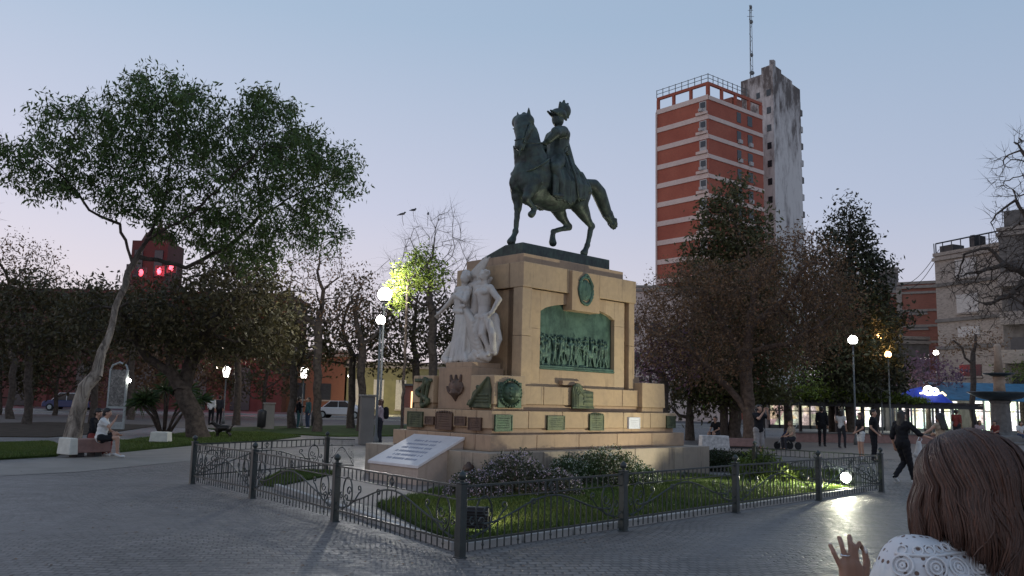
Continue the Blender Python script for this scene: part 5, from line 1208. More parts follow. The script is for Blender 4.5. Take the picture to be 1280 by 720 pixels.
        mb.blob('hair', M[hair], t, .013, 1, wrinkle=lambda co, no: .004 * np.sin(np.arctan2(co[:, 1], co[:, 0]) * 40 + co[:, 2] * 5))
    return t
def toward(p, q): return math.atan2(q.y - p.y, q.x - p.x) - PI / 2     # rz that faces q from p
CAMP = Vector((0, 0, 0))
def face(p, deg): return toward(p, CAMP) + math.radians(deg)             # deg 0 = facing the camera, 180 = back to it
# 1 woman in loose black walking away with a white bag
p = gp(1130, 604)
J = JJ(kl=(-.09, .16, .50), al=(-.08, -.20, .16), tl=(-.09, -.09, .04), kr=(.08, .12, .50), ar=(.07, .26, .07), tr=(.08, .42, .06), er=(.38, .12, 1.16), wr=(.60, .28, 1.06), el=(-.24, -.06, 1.08), wl=(-.25, .02, .84), look=(.2, 1, -.1))
person('woman in loose black clothes with long dark hair, walking past the fence end', p, face(p, 140), J, 'c_black', .6, 'c_black', 1.0, 'shoe_w', 'h_black', .30, fem=True, h=1.68, loose=.012)
bag = thing('cloth_bag', 'white cloth bag hanging from the outstretched arm of the woman in black', 'bag', p + Vector((.42, .12, .62)), 0)
mb = MB(); mb.cap((0, 0, .05), .09, (.02, 0, .30), .06); mb.cap((-.05, 0, .03), .07, (.09, .0, .05), .07); mb.blob('pouch', M['c_white'], bag, .015, 2)
mb = MB(); mb.tube([(-.03, 0, .33), (.04, 0, .46), (.10, 0, .40), (.04, 0, .30)], .012, 6); mb.build('strap', M['c_white'], bag, smooth=True)
# 2 man photographing beside the brown tree
p = gp(949, 577)
J = JJ(sl=(-.18, .02, 1.39), sr=(.18, .02, 1.39), el=(-.20, .24, 1.27), er=(.20, .24, 1.27), wl=(-.06, .32, 1.50), wr=(.06, .32, 1.50), fl=(.2, .1, .9), fr=(-.2, .1, .9), look=(0, 1, .08))
person('man in dark shirt and pale shorts raising a phone to his face', p, face(p, 42), J, 'c_black', .3, 'c_grey', .55, 'shoe_b', 'h_black', 0, h=1.78)
ph = thing('phone', 'phone held up by the man in pale shorts', 'phone', p + Vector((-.13, -.28, 1.62)), face(p, 42)); mb = MB(); mb.box(-.075, .075, -.005, .005, -.038, .038); mb.build('case', M['phone'], ph, bevel=.004)
mb = MB(); mb.box(-.07, .07, -.0085, -.0055, -.034, .034); mb.build('screen', glow('phone_screen', (.7, .8, 1), 1.2), ph)
# further people on the right plaza
p = gp(1028, 558); person('tall figure all in dark clothes standing alone on the plaza', p, face(p, 170), JJ(), 'c_black', .9, 'c_black', 1, 'shoe_b', 'h_black', 0, h=1.82, wide=1.1)
p = gp(1052, 560); person('person with pale bare arms, white top and dark trousers', p, face(p, 150), JJ(el=(-.24, .05, 1.14), wl=(-.12, .2, 1.2), kr=(.12, .1, .5), ar=(.1, .12, .08)), 'c_white', .25, 'c_dark', 1, 'shoe_b', 'h_dark', .12, fem=True, h=1.66)
p = gp(1077, 574); person('girl in black shirt and short white shorts with her hands joined', p, face(p, -60), JJ(el=(-.21, .03, 1.12), er=(.21, .03, 1.12), wl=(-.06, .2, .98), wr=(.05, .2, .98)), 'c_black', .3, 'c_white', .26, 'shoe_w', 'h_brown', .10, fem=True, h=1.60)
p = gp(1093, 577); person('young man in black t-shirt and trousers beside the girl in white shorts', p, face(p, 75), JJ(wl=(-.16, .18, .90), wr=(.16, .18, .90)), 'c_black', .3, 'c_black', 1, 'shoe_b', 'h_black', 0, h=1.72)
p = gp(1178, 592); person('woman with a big mass of black hair and beige sleeveless top, arm held out', p, face(p, -125), JJ(el=(-.32, .12, 1.22), wl=(-.52, .2, 1.12), er=(.22, .1, 1.12), wr=(.15, .28, 1.1), look=(-.2, 1, -.25)), 'c_beige', 0.1, 'c_dark', 1, 'shoe_b', 'h_black', .34, 1.35, fem=True, h=1.62)
p = gp(1197, 556); person('figure in dull red standing behind the big haired woman', p, face(p, 150), JJ(el=(-.26, .1, 1.16), wl=(-.15, .28, 1.2)), 'c_red', .6, 'c_dark', 1, 'shoe_b', 'h_black', 0, h=1.85, skin='skin_d')
bp = Vector(at(1232, 500, 47)); bp.z = 0
def seat(p): return Vector((p[0], p[1], 0))
for x, lab, top, hl, dg in ((1222, 'woman with long dark hair sitting on the fountain rim', 'c_pink', .3, 20), (1243, 'person in red top sitting beside her on the fountain rim, holding a white cup', 'c_red', 0, -30), (1273, 'person in white shirt and jeans sitting right of the fountain pillar', 'c_white', .2, 30)):
    q = at(x, 500, 47.8); q.z = .02
    person(lab, q, face(q, dg), JJ(**SIT), top, .4, 'c_blue' if top == 'c_white' else 'c_black', 1, 'shoe_b', 'h_black', hl, h=1.7, vox=.02)
# seated pair under the brown tree
p = gp(896, 556, 0.0); p2 = gp(905, 560)
person('person in dark top with bare knees sitting low under the forked brown tree', p, face(p, -35), JJ(**SIT), 'c_black', .3, 'c_dark', .3, 'shoe_b', 'h_dark', 0, h=1.7)
p = gp(1004, 565); p.y += 1.2; person('person bending beside the stroller near the brown tree', p, face(p, -60), JJ(**SIT), 'c_beige', .3, 'c_dark', 1, 'shoe_b', 'h_blond', .15, h=1.6)
# bench left
pb = gp(112, 572)
p = gp(118, 573); p.y += .25
person('young man in white t-shirt and dark cap sitting on the stone bench holding a phone', p, face(p, 78), JJ(**{**SIT, 'kl': (-.10, .34, .62), 'al': (-.02, .20, .46), 'tl': (.12, .24, .46), 'kr': (.13, .42, .52), 'ar': (.1, .44, .10), 'tr': (.1, .6, .04), 'er': (.2, .22, .78), 'wr': (.08, .34, 1.0), 'fr': (-.1, .2, 1), 'look': (0, 1, -.15)}), 'c_white', .3, 'c_black', .3, 'shoe_w', 'h_black', 0, h=1.72)
p = gp(101, 571); p.y += .55
person('figure in black slumped on the bench behind the young man in white', p, face(p, 60), JJ(**{**SIT, 'look': (0, 1, -.4)}), 'c_black', 1, 'c_red', 1, 'shoe_w', 'h_black', 0, h=1.68)
# woman with backpack left of the monument
p = gp(474, 556); person('woman in greyish pink sweater with brown hair standing beyond the back fence', p, face(p, -105), JJ(el=(-.2, .06, 1.1), wl=(-.12, .2, 1.0), look=(0, 1, .1)), 'c_pink', 1, 'c_dark', 1, 'shoe_b', 'h_brown', .14, fem=True, h=1.68)
bk = thing('backpack', 'small black backpack on the shoulders of the woman in the pink sweater', 'backpack', p + Vector((.20, .04, 1.05)), 0); mb = MB(); mb.cap((0, 0, 0), .11, (0, 0, .26), .10); mb.blob('bag', M['c_black'], bk, .02, 2)
mb = MB(); mb.tube([(-.06, -.08, .30), (-.2, -.1, .36), (-.24, -.1, .2)], .015, 5); mb.build('strap', M['c_black'], bk)
for x, y, lab, a, b in ((263, 531, 'distant person in white shirt in front of the red church', 'c_white', 'c_black'), (273, 531, 'distant dark clothed person beside the one in white', 'c_dark', 'c_black')):
    p = gp(x, y); person(lab, p, face(p, 150), JJ(), a, .8, b, 1, 'shoe_b', 'h_black', 0, vox=.03)
p = gp(372, 536); person('dark figure standing by the bins near the parked car', p, face(p, 100), JJ(el=(-.2, .15, 1.15), wl=(-.1, .3, 1.2)), 'c_black', 1, 'c_teal', 1, 'shoe_w', 'h_black', 0, vox=.025, wide=1.15)
p = gp(384, 536); person('second figure in teal, close by the dark one at the bins', p, face(p, -60), JJ(), 'c_teal', 1, 'c_blue', 1, 'shoe_w', 'h_dark', 0, vox=.025)

# black dog
p = gp(279, 549)
dg = thing('dog', 'black dog standing on the grass behind the left fence', 'dog', p, math.radians(0))
mb = MB(); c = mb.cap
c((-.22, 0, .42), .13, (.20, 0, .44), .10); mb.ell((-.2, 0, .40), (.17, .12, .17)); c((-.28, 0, .5), .09, (-.40, 0, .60), .07); mb.ell((-.44, 0, .62), (.09, .075, .075)); c((-.50, 0, .60), .045, (-.60, 0, .57), .03)
for s in (-1, 1):
    c((-.42, s * .05, .68), .03, (-.43, s * .07, .74), .012, 8)
    c((-.24, s * .08, .38), .06, (-.23, s * .08, .20), .035, 10); c((-.23, s * .08, .2), .032, (-.25, s * .08, .04), .025, 10); c((-.25, s * .08, .03), .03, (-.29, s * .08, .025), .022, 8)
    c((.20, s * .08, .40), .085, (.16, s * .08, .27), .05, 10); c((.16, s * .08, .27), .042, (.26, s * .08, .18), .028, 10); c((.26, s * .08, .18), .026, (.23, s * .08, .04), .024, 10); c((.23, s * .08, .03), .028, (.19, s * .08, .025), .02, 8)
c((.28, 0, .48), .035, (.42, 0, .58), .018, 8); mb.blob('body', M['h_black'], dg, .014, 2)

# ------------------------------------------------------------------ woman in the foreground, seen from behind
FW = Vector((1.01, 1.88, 0)); fwr = math.radians(12)
fg = thing('person', 'woman seen from behind with shoulder length brown hair and white lace blouse', 'person', FW, fwr)
J = JJ(head=(0, .02, 1.475), neck=(0, -.01, 1.36), chest=(0, 0, 1.20), pel=(0, 0, .90), hl=(-.09, 0, .85), hr=(.09, 0, .85), kl=(-.1, .02, .46), kr=(.1, .02, .46), sl=(-.178, 0, 1.315), sr=(.178, 0, 1.315), el=(-.245, .05, 1.06), er=(.245, .0, 1.06), wl=(-.165, .20, 1.242), wr=(.22, .1, .80))
mb = MB(); c = mb.cap
for q in 'lr':
    c(J['h' + q], .085, J['k' + q], .055); c(J['k' + q], .055, J['a' + q], .036); c(J['a' + q], .036, J['t' + q], .028, 10); c(J['s' + q], .052, J['e' + q], .040); c(J['e' + q], .040, J['w' + q], .027)
c(J['pel'], .125, (0, 0, 1.02), .108); c((0, 0, 1.02), .108, J['chest'], .122); c(J['hl'], .095, J['hr'], .095); c((-.13, 0, 1.32), .062, (.13, 0, 1.32), .062); c((-.08, 0, 1.22), .09, (.08, 0, 1.22), .09); c((0, 0, 1.28), .058, (0, .01, 1.40), .05)
P, R = head_prims(mb, J['head'], Vector((-.15, 1, .05)))
# raised left hand, index finger and thumb closed in a ring
W_ = J['wl']; s = 1.0
hp_ = lambda x, y, z: W_ + Vector((x, y, z)) * .80
c(hp_(-.018, 0, -.01), .018, hp_(-.022, .004, .062), .014, 12); c(hp_(0, 0, -.01), .019, hp_(0, .004, .068), .0145, 12); c(hp_(.014, 0, 0), .016, hp_(.018, .004, .058), .013, 12)
F_ = [((-.036, .004, .062), (-.052, .008, .096), (-.050, .030, .116), (-.040, .046, .112), .0085), ((-.017, .002, .070), (-.027, .006, .116), (-.020, .030, .138), (-.008, .046, .130), .009),
      ((.002, .002, .072), (.000, .006, .120), (.012, .028, .142), (.026, .042, .128), .0092), ((.018, .002, .068), (.014, .004, .108), (.034, .012, .124), (.050, .020, .104), .0092)]
for a, b, d_, e, r in F_:
    r *= .72; c(hp_(*a), r * 1.08, hp_(*b), r, 10); c(hp_(*b), r, hp_(*d_), r * .95, 10); c(hp_(*d_), r * .95, hp_(*e), r * .78, 10)
c(hp_(.022, 0, .012), .013, hp_(.046, .004, .044), .0102, 10); c(hp_(.046, .004, .044), .0102, hp_(.056, .012, .072), .009, 10); c(hp_(.056, .012, .072), .009, hp_(.054, .018, .098), .007, 10)
hand_prims(mb, J['wr'], J['wr'] - J['er'], 1)
mb.blob('body', M['skin_d'], fg, .0045, 1)
M['nail'] = simple('pale_nail', (.75, .72, .70), .2, .05, bump=0); M['silver'] = simple('silver_ring', (.7, .7, .7), .2, .05, metal=1, bump=0)
for q in ((.0535, .010, .101), (.052, .014, .107), (-.038, .050, .114), (-.005, .050, .131), (.029, .046, .129)):
    mb = MB(); mb.ell(hp_(*q), (.0035, .003, .0055), 8, 6); mb.build('nail', M['nail'], fg, smooth=True)
mb = MB(); ringpts = [hp_(-.018, .006, .092) + Vector((math.cos(a) * .0092, math.sin(a) * .0092, 0)) for a in np.linspace(0, 2 * PI, 13)]; mb.tube(ringpts, .0022, 6); mb.ell(hp_(-.031, .004, .092), .004, 8, 6); mb.build('ring', M['silver'], fg, smooth=True)
# blouse: solid sleeves and body, with an openwork yoke of crochet rounds laid over the shoulders
M['lace'] = simple('white_crochet', (.66, .66, .66), .8, .08, 60, bump=.5, bdist=.002)
def lace_cloth():
    t = NT('white_lace'); v = t.coord(); vo = t.node('ShaderNodeTexVoronoi'); vo.feature = 'F1'; vo.inputs['Scale'].default_value = 62; vo.inputs['Randomness'].default_value = .25; t.l.new(v, vo.inputs['Vector'])
    wv = t.node('ShaderNodeTexVoronoi'); wv.feature = 'DISTANCE_TO_EDGE'; wv.inputs['Scale'].default_value = 30; wv.inputs['Randomness'].default_value = .15; t.l.new(v, wv.inputs['Vector'])
    hole = t.ramp(vo.outputs['Distance'], [(.24, 1.0), (.30, 0.0)]); band = t.ramp(t.noise(t.coord(scale=(1, 1, 9)), 1.6, 0), [(.48, 0.0), (.52, 1.0)])
    rings = t.ramp(wv.outputs['Distance'], [(.05, 0.0), (.07, 1.0), (.12, 1.0), (.14, 0.0)])
    h = t.mix(band, hole, rings); t.base(t.mix(h, (.62, .62, .63), (.16, .105, .085))); t.set(Roughness=.85)
    t.bump(t.ramp(h, [(0, 1.0), (1, 0.0)]), .8, .004); t.bump(t.noise(v, 220, 2), .3, .001); return t.m
M['lacecloth'] = lace_cloth()
mb = MB(); c = mb.cap
c(J['pel'] + Vector((0, 0, -.05)), .155, (0, 0, 1.02), .135); c((0, 0, 1.02), .135, J['chest'], .145); c((-.09, 0, 1.25), .120, (.09, 0, 1.25), .120); c((-.155, 0, 1.312), .080, (.155, 0, 1.312), .080); c((0, .0, 1.31), .09, (0, .0, 1.36), .07)
tp_ = mb.blob('blouse', M['lacecloth'], fg, .010, 3, wrinkle=lambda co, no: .003 * np.sin(co[:, 0] * 45 + co[:, 2] * 20))
for q in 'lr':
    mb = MB(); c = mb.cap; s = -1 if q == 'l' else 1
    for k in range(10): a = k * 2 * PI / 10; o_ = Vector((math.cos(a) * .022, math.sin(a) * .022, 0)); c(J['s' + q] + Vector((s * .004, 0, -.012)) + o_ * .7, .046, J['e' + q] + o_ * 1.6, .038, 10)
    mb.blob('sleeve', M['c_white'], fg, .010, 2, wrinkle=lambda co, no: .004 * np.sin(np.arctan2(co[:, 1], np.abs(co[:, 0]) - .2) * 9 + co[:, 2] * 12))
mb = MB(); r_ = random.Random(9)
bm_ = tp_.data; from mathutils.bvhtree import BVHTree
bv = BVHTree.FromPolygons([v.co.copy() for v in bm_.vertices], [tuple(p_.vertices) for p_ in bm_.polygons])
def on(x, z):
    h_ = bv.ray_cast(Vector((x, -1, z)), Vector((0, 1, 0))); return (h_[0] + h_[1] * .0015, h_[1]) if h_[0] is not None else (None, None)
def rosette(x, z, rr, w):
    o_, n_ = on(x, z)
    if o_ is None: return
    a = n_.orthogonal().normalized(); b_ = n_.cross(a)
    mb.tube([o_ + (a * math.cos(t) + b_ * math.sin(t)) * rr for t in np.linspace(0, 2 * PI, 17)], w, 5, cap=False)
for x in np.arange(-.21, .22, .052):
    for rr, w in ((.021, .0026), (.012, .0024), (.004, .003)): rosette(x, 1.338, rr, w)
for i, x in enumerate(np.arange(-.20, .21, .022)):
    rosette(x, 1.382 - abs(x) * .08, .0095, .0022); rosette(x + .011, 1.30 - abs(x) * .05, .0085, .0020)
for z in (1.366, 1.312, 1.28):
    prev = None; P_ = []
    for x in np.arange(-.21, .215, .01):
        o_, n_ = on(x, z - abs(x) * .04)
        if o_ is not None: P_.append(o_)
    if len(P_) > 3: mb.tube(P_, .0035, 5)
mb.build('crochet_trim', M['lace'], tp_, smooth=True)
mb = MB(); c = mb.cap; c((-.09, 0, .86), .12, (.09, 0, .86), .12)
for q in 'lr': c(J['h' + q], .1, J['k' + q], .075); c(J['k' + q], .07, J['a' + q], .06)
mb.blob('trousers', M['c_blue'], fg, .02, 1)
for q in 'lr':
    mb = MB(); mb.cap(J['a' + q], .046, J['t' + q] + Vector((0, 0, .01)), .036, 10); mb.blob('shoe', M['shoe_w'], fg, .012, 1)
# hair: a smooth inner mass and many separate strands combed over it
hx = J['head']; mb = MB(); c = mb.cap
mb.ell(hx + Vector((0, -.018, .028)), (.096, .108, .104), 20, 14); mb.ell(hx + Vector((0, -.05, -.05)), (.085, .065, .10), 18, 12)
for k in range(13):
    a = -1.7 + 3.4 * k / 12; c(hx + Vector((math.sin(a) * .072, -math.cos(a) * .068 - .01, -.0)), .026, hx + Vector((math.sin(a) * .078, -math.cos(a) * .075 - .02, -.06 - .08 * max(0, math.cos(a)))), .016, 10)
hm = mb.blob('hair', M['h_brown'], fg, .009, 3)
TILT = Matrix.Rotation(math.radians(-33), 3, 'X')
def strands(n, seed):
    r = random.Random(seed); mb = MB(); cen = hx + Vector((0, -.018, .028)); ax = Vector((.104, .118, .112))
    locks = [(r.uniform(-2.35, 2.35), r.uniform(-.18, .18), r.uniform(.8, 1.5), r.uniform(.0, 6.3), r.uniform(.965, 1.06), r.uniform(.85, 1.12)) for _ in range(70)]
    for i in range(n):
        la, lt, fl_, ph, lq, ll = r.choice(locks); fly = r.random() < .02; a = la + r.gauss(0, .055); th0 = r.uniform(.02, 1.2); L_ = r.uniform(.085, .125) + .085 * max(0, math.cos(a - .35)) ** 1.5; q = lq * r.uniform(.99, 1.012) * (1.03 if fly else 1); L_ *= ll
        out = []
        for k in range(6):
            th = th0 + (1.66 + .58 * math.cos(a) - th0) * k / 5; aa = a; qq = 1 + (q - 1) * min(1, math.sin(min(th, 1.57))) ** 2
            v_ = TILT @ Vector((math.sin(aa) * math.sin(th), -math.cos(aa) * math.sin(th), math.cos(th))); out.append(cen + Vector((v_.x * ax.x, v_.y * ax.y, v_.z * ax.z)) * qq)
        e = out[-1]; d = Vector((math.sin(a), -math.cos(a), 0))
        for k in range(1, 8):
            t = k / 7; wv = math.sin(t * 5.0 + ph) * (.0055 if not fly else .02) * fl_ * t ** .5
            o_ = e + d * (.010 * math.sin(t * 2.6) * fl_ - .026 * t * t * (1.2 - fl_)) + Vector((-d.y, d.x, 0)) * (wv + lt * .12 * t) + Vector((0, 0, -L_ * t)); out.append(o_)
        w = r.uniform(.0010, .0030); mb.tube(out, [w * .8] + [w] * (len(out) - 3) + [w * .7, w * .12], 4, cap=False)
    return mb
strands(3200, 4).build('strands', M['h_brown'], hm, smooth=True)
# ------------------------------------------------------------------ far ground: lawns, paths, street
M['lawn2'] = M['lawn']
def region(name, mat, px, z, th=0, **k): return sheet(name, mat, [gp(x, y) for x, y in px], z, th)
region('lawn', M['lawn'], [(-160, 590), (-160, 556), (60, 553), (88, 562), (70, 571), (-20, 576)], .05, .2)
region('lawn', M['lawn'], [(150, 566), (150, 552), (240, 541), (330, 541), (376, 546), (330, 552), (250, 556)], .05, .2)
region('lawn', M['lawn'], [(260, 536.5), (330, 534), (470, 532), (600, 533), (600, 545), (420, 546), (300, 541)], .05, .2)
region('soil_bed', M['soil'], [(-160, 545), (-160, 532), (60, 528), (200, 532), (140, 541), (60, 547)], .03, .2)
region('path', M['path'], [(-200, 606), (-160, 592), (70, 573), (235, 558), (380, 549), (420, 552), (250, 575), (100, 590)], .006)
region('plaza', M['pathwarm'], [(870, 562), (880, 545), (1300, 548), (1330, 640), (1180, 600), (1130, 575), (1000, 572)], .006)
region('park_ground', simple('park_ground', (.085, .07, .06), .85, .3, 1.2), [(-220, 536), (640, 535), (640, 524), (-220, 515)], .004)
st_ = MB(); st_.add([(-250, 78, .012), (250, 78, .012), (250, 96, .012), (-250, 96, .012)], [(0, 1, 2, 3)]); struct('street', st_, M['street'])
mb = MB()
for i in range(60): mb.box(-180 + i * 6, -174.01 + i * 6, 77.6, 78, -.1, .14)
struct('street_kerb', mb, M['kerb'])
mb = MB()
for i in range(80): mb.box(-120 + i * 3, -117.02 + i * 3, 68.2, 68.35, -.1, .12)
struct('lawn_edge', mb, M['kerb'])
grass('grass', [gp(x, y) for x, y in [(-40, 578), (-40, 557), (60, 554), (88, 562), (70, 571)]], .05, 26000, .06, 'patchy lawn behind the stone bench by the pale trunk', 3, w=.012)
grass('grass', [gp(x, y) for x, y in [(150, 566), (150, 553), (240, 542), (330, 542), (372, 546), (330, 552), (250, 556)]], .05, 30000, .07, 'dark lawn round the bowed trunk, the dog and the white block', 4, w=.014)
# fallen leaves and scraps on the paving
r_ = random.Random(17); mb = MB()
for i in range(260):
    p = gp(r_.uniform(-50, 1300), r_.uniform(575, 740)); a = r_.uniform(0, 6.3); l = r_.uniform(.015, .04); d = Vector((math.cos(a), math.sin(a), 0)) * l; n = Vector((-d.y, d.x, 0)) * .4
    mb.add([p - d + Vector((0, 0, .006)), p + n + Vector((0, 0, .012)), p + d + Vector((0, 0, .008)), p - n + Vector((0, 0, .007))], [(0, 1, 2, 3)])
tag(mb.build('fallen_leaves', M['leaf_brown']), 'small dry leaves scattered on the grey paving', 'leaves', kind='stuff')

# ------------------------------------------------------------------ bench, blocks, billboard, bins
M['benchred'] = simple('reddish_bench_stone', (.24, .14, .12), .7, .2, 5); M['whitestone'] = simple('white_painted_stone', (.58, .57, .50), .7, .12, 5)
bb = gp(86, 573); be = gp(134, 571); d = (be - bb); bl = d.length
bench = thing('stone_bench', 'low reddish stone bench with a white end block at the foot of the leaning tree', 'bench', bb + Vector((0, .15, 0)), math.atan2(d.y, d.x))
mb = MB(); mb.box(.05, bl, -.02, .5, .12, .47, .01); mb.build('seat', M['benchred'], bench, bevel=.02); mb = MB(); mb.box(-.12, .12, -.06, .54, .08, .50, .02); mb.build('end_block', M['whitestone'], bench, bevel=.02)
for x in (.25, bl - .3): mb = MB(); mb.box(x - .08, x + .1, .05, .45, 0, .118); mb.build('leg', M['black'], bench)
def block(x, y, w, h, lab, mat, d_=.45, name='stone_block', cat='stone block', rz=0, group=None):
    t = thing(name, lab, cat, gp(x, y), rz, group); mb = MB(); mb.box(-w / 2, w / 2, 0, d_, .09, h, .03); mb.build('seat_block', mat, t, bevel=.025); mb = MB(); mb.box(-w / 2 + .1, w / 2 - .1, .08, d_ - .08, 0, .088); mb.build('foot', M['black'], t); return t
block(197, 556, .62, .42, 'squat white stone block on the lawn below the yucca', M['whitestone'])
block(895, 566, 1.05, .62, 'white stone block with a dark foot left of the man with the phone', simple('pitted_white_stone', (.46, .44, .42), .8, .35, 9), .6)
block(925, 561, 2.0, .42, 'long dark stone bench under the forked brown tree', M['benchred'], .5, 'stone_bench', 'bench')
for x, y, w, h, lab in ((457, 556, .5, 1.75, 'pale square stone pillar left of the woman in the pink sweater'), (335, 537, .55, 1.3, 'short pale pillar beside the dark bin')):
    t = thing('stone_pillar', lab, 'pillar', gp(x, y), .3); mb = MB(); mb.box(-w / 2, w / 2, -w / 2, w / 2, 0, h); mb.build('shaft', M['path'], t, bevel=.03); mb = MB(); mb.box(-w / 2 - .04, w / 2 + .04, -w / 2 - .04, w / 2 + .04, h + .002, h + .08); mb.build('cap', M['path'], t, bevel=.015)
def bin_(x, y, lab):
    t = thing('litter_bin', lab, 'bin', gp(x, y), 0, 'dark bins by the parked car'); mb = MB(); mb.lathe([(.20, .12), (.24, .15), (.26, .9), (.25, .95), (.16, 1.02), (.1, 1.03)], 14); mb.build('barrel', M['black'], t, smooth=True); mb = MB(); mb.lathe([(.22, 0), (.22, .04), (.06, .06), (.06, .118)], 12); mb.build('foot', M['greymetal'], t); return t
bin_(327, 537, 'dark bin left of the short pale pillar'); bin_(394, 535.5, 'dark bin in front of the white car door')
# framed poster stand
pbd = G0(146, 40); bd = thing('poster_stand', 'tall arched poster stand with a pale metal frame and a grey picture, behind the bench', 'poster stand', pbd, math.radians(-6))
zb_, zt_ = at(146, 508, 40).z, at(147, 462, 40).z; M['palemetal'] = simple('pale_metal', (.32, .35, .34), .5, .2, 8); w_ = .42
mb = MB()
for s in (-1, 1): mb.box(s * w_ - .04, s * w_ + .04, -.05, .05, 0, zt_)
mb.tube([(-w_, 0, zt_), (-w_ * .8, 0, zt_ + .2), (0, 0, zt_ + .34), (w_ * .8, 0, zt_ + .2), (w_, 0, zt_)], .045, 8); mb.box(-w_ + .041, w_ - .041, -.05, .05, zb_ - .1, zb_); mb.box(-w_ + .041, w_ - .041, -.04, .04, 0, .35); mb.build('frame', M['palemetal'], bd)
def poster():
    t = NT('poster_print'); v = t.coord(); n = t.noise(v, 5, 6, .7, 1.5); t.base(t.ramp(n, [(.3, (.02, .022, .025)), (.5, (.07, .08, .08)), (.65, (.2, .2, .19))])); t.set(Roughness=.3); t.p.inputs['Emission Strength'].default_value = .03; t.l.new(t.ramp(n, [(.4, 0.0), (.7, .8)]), t.p.inputs['Emission Color']); return t.m
mb = MB(); mb.box(-w_ + .041, w_ - .041, -.03, .03, zb_ + .002, zt_); mb.build('poster', poster(), bd)
mb = MB(); mb.ell((w_ + .12, -.05, zt_ - .5), .10, 10, 8); mb.build('lamp', M['lampw'], bd, smooth=True)
# ------------------------------------------------------------------ cars
M['glassd'] = simple('car_glass', (.02, .022, .025), .1, .05, bump=0); M['tyre'] = simple('tyre', (.015, .015, .015), .9, .1); M['carwhite'] = simple('white_car_paint', (.62, .62, .62), .3, .03, bump=0); M['carnavy'] = simple('navy_car_paint', (.02, .03, .10), .3, .05, bump=0)
def car(label, base, rz, mat, roofmat=None, pickup=False):
    t = thing('parked_car', label, 'car', base, rz, 'cars parked along the street'); mb = MB(); L_, W_ = 4.3, 1.72
    prof = [(-2.15, .35), (-2.12, .75), (-1.9, .88), (-1.0, .95), (1.45, .95), (2.0, .86), (2.13, .70), (2.15, .35)]
    mb.hull_prism([(x, -W_ / 2, z) for x, z in prof], (0, W_, 0)); mb.build('body', mat, t, bevel=.06, seg=3)
    mb = MB(); top = [(-1.35, .95), (-.75, 1.42), (.55, 1.45), (1.35, .95)] if not pickup else [(-1.9, .95), (-1.8, 1.55), (.6, 1.6), (1.3, .95)]
    n = len(top); V0_ = [(x, -W_ / 2 + .06, z) for x, z in top]; V1_ = [(x, W_ / 2 - .06, z) for x, z in top]
    mb.hull_prism(V0_, (0, W_ - .12, 0)); mb.build('cabin_glass', M['glassd'], t, bevel=.04)
    mb = MB(); a, b_ = top[1], top[2]; mb.box(a[0] - .05, b_[0] + .06, -W_ / 2 + .1, W_ / 2 - .1, max(a[1], b_[1]) - .02, max(a[1], b_[1]) + .035)
    for x0, z0, x1, z1 in ((top[0][0], .95, a[0], a[1]), (b_[0], b_[1], top[3][0], .95), (-.05, .95, -.05, 1.44)):
        for s in (-1, 1): mb.tube([(x0, s * (W_ / 2 - .055), z0), (x1, s * (W_ / 2 - .075), z1)], .035, 6)
    mb.build('roof', roofmat or mat, t)
    for x in (-1.35, 1.38):
        for s in (-1, 1):
            mb = MB(); R = Matrix.Rotation(PI / 2, 4, 'X'); mb.M = Matrix.Translation((x, s * (W_ / 2 - .06), .33)) @ R; mb.lathe([(.24, -.1), (.33, -.09), (.33, .09), (.24, .1)], 20); wl = mb.build('wheel', M['tyre'], t, smooth=False)
            mb = MB(); mb.M = Matrix.Translation((x, s * (W_ / 2 + .03), .33)) @ R; mb.lathe([(.06, -.02), (.19, -.015), (.2, .0), (.2, .02)], 14); mb.build('hubcap', M['palemetal'], wl)
    for s in (-1, 1):
        mb = MB(); mb.ell((2.10, s * .62, .68), (.07, .16, .08), 10, 8); mb.build('headlight', M['whitestone'], t, smooth=True)
        mb = MB(); mb.ell((-2.12, s * .66, .72), (.05, .14, .09), 10, 8); mb.build('tail_light', M['c_red'], t, smooth=True)
    return t
p = at(427, 500, 72); p.z = .012; car('white car parked behind the bins and the lantern post', p, math.radians(-4), M['carwhite'])
p = at(88, 500, 78); p.z = .012; car('dark blue van with a white roof stripe parked at the far left street', p, math.radians(180), M['carnavy'], M['carwhite'], True)
# ------------------------------------------------------------------ fountain
fb = at(1250, 500, 50.5); fb.z = 0
fo = thing('fountain', 'stone fountain with two dark bowls and a pale column on a low round basin', 'fountain', fb)
zz = lambda y: at(1250, y, 50.5).z
M['fstone'] = simple('fountain_stone', (.16, .15, .14), .75, .3, 4); M['fcol'] = simple('fountain_column', (.36, .27, .20), .7, .2, 4); M['fbowl'] = simple('fountain_bowl', (.035, .05, .06), .4, .3, 5)
mb = MB(); mb.lathe([(4.4, 0), (4.4, .12), (3.3, .121), (3.25, .42), (3.0, .5), (2.9, .42), (2.8, .14)], 40); mb.build('basin', M['fstone'], fo, bevel=.02)
mb = MB(); mb.lathe([(.95, .14), (.85, .5), (.55, .62), (.50, zz(505)), (.62, zz(501))], 12); mb.build('pillar', M['fstone'], fo)
mb = MB(); mb.lathe([(.5, zz(501) + .002), (1.1, zz(498)), (1.75, zz(491)), (1.7, zz(490)), (.5, zz(493))], 32); mb.build('bowl', M['fbowl'], fo, smooth=True)
mb = MB(); mb.lathe([(.34, zz(493) + .01), (.30, zz(480)), (.34, zz(471))], 14); mb.lathe([(.26, zz(466)), (.17, zz(440)), (.2, zz(433)), (.12, zz(430))], 14); mb.build('column', M['fcol'], fo, smooth=True)
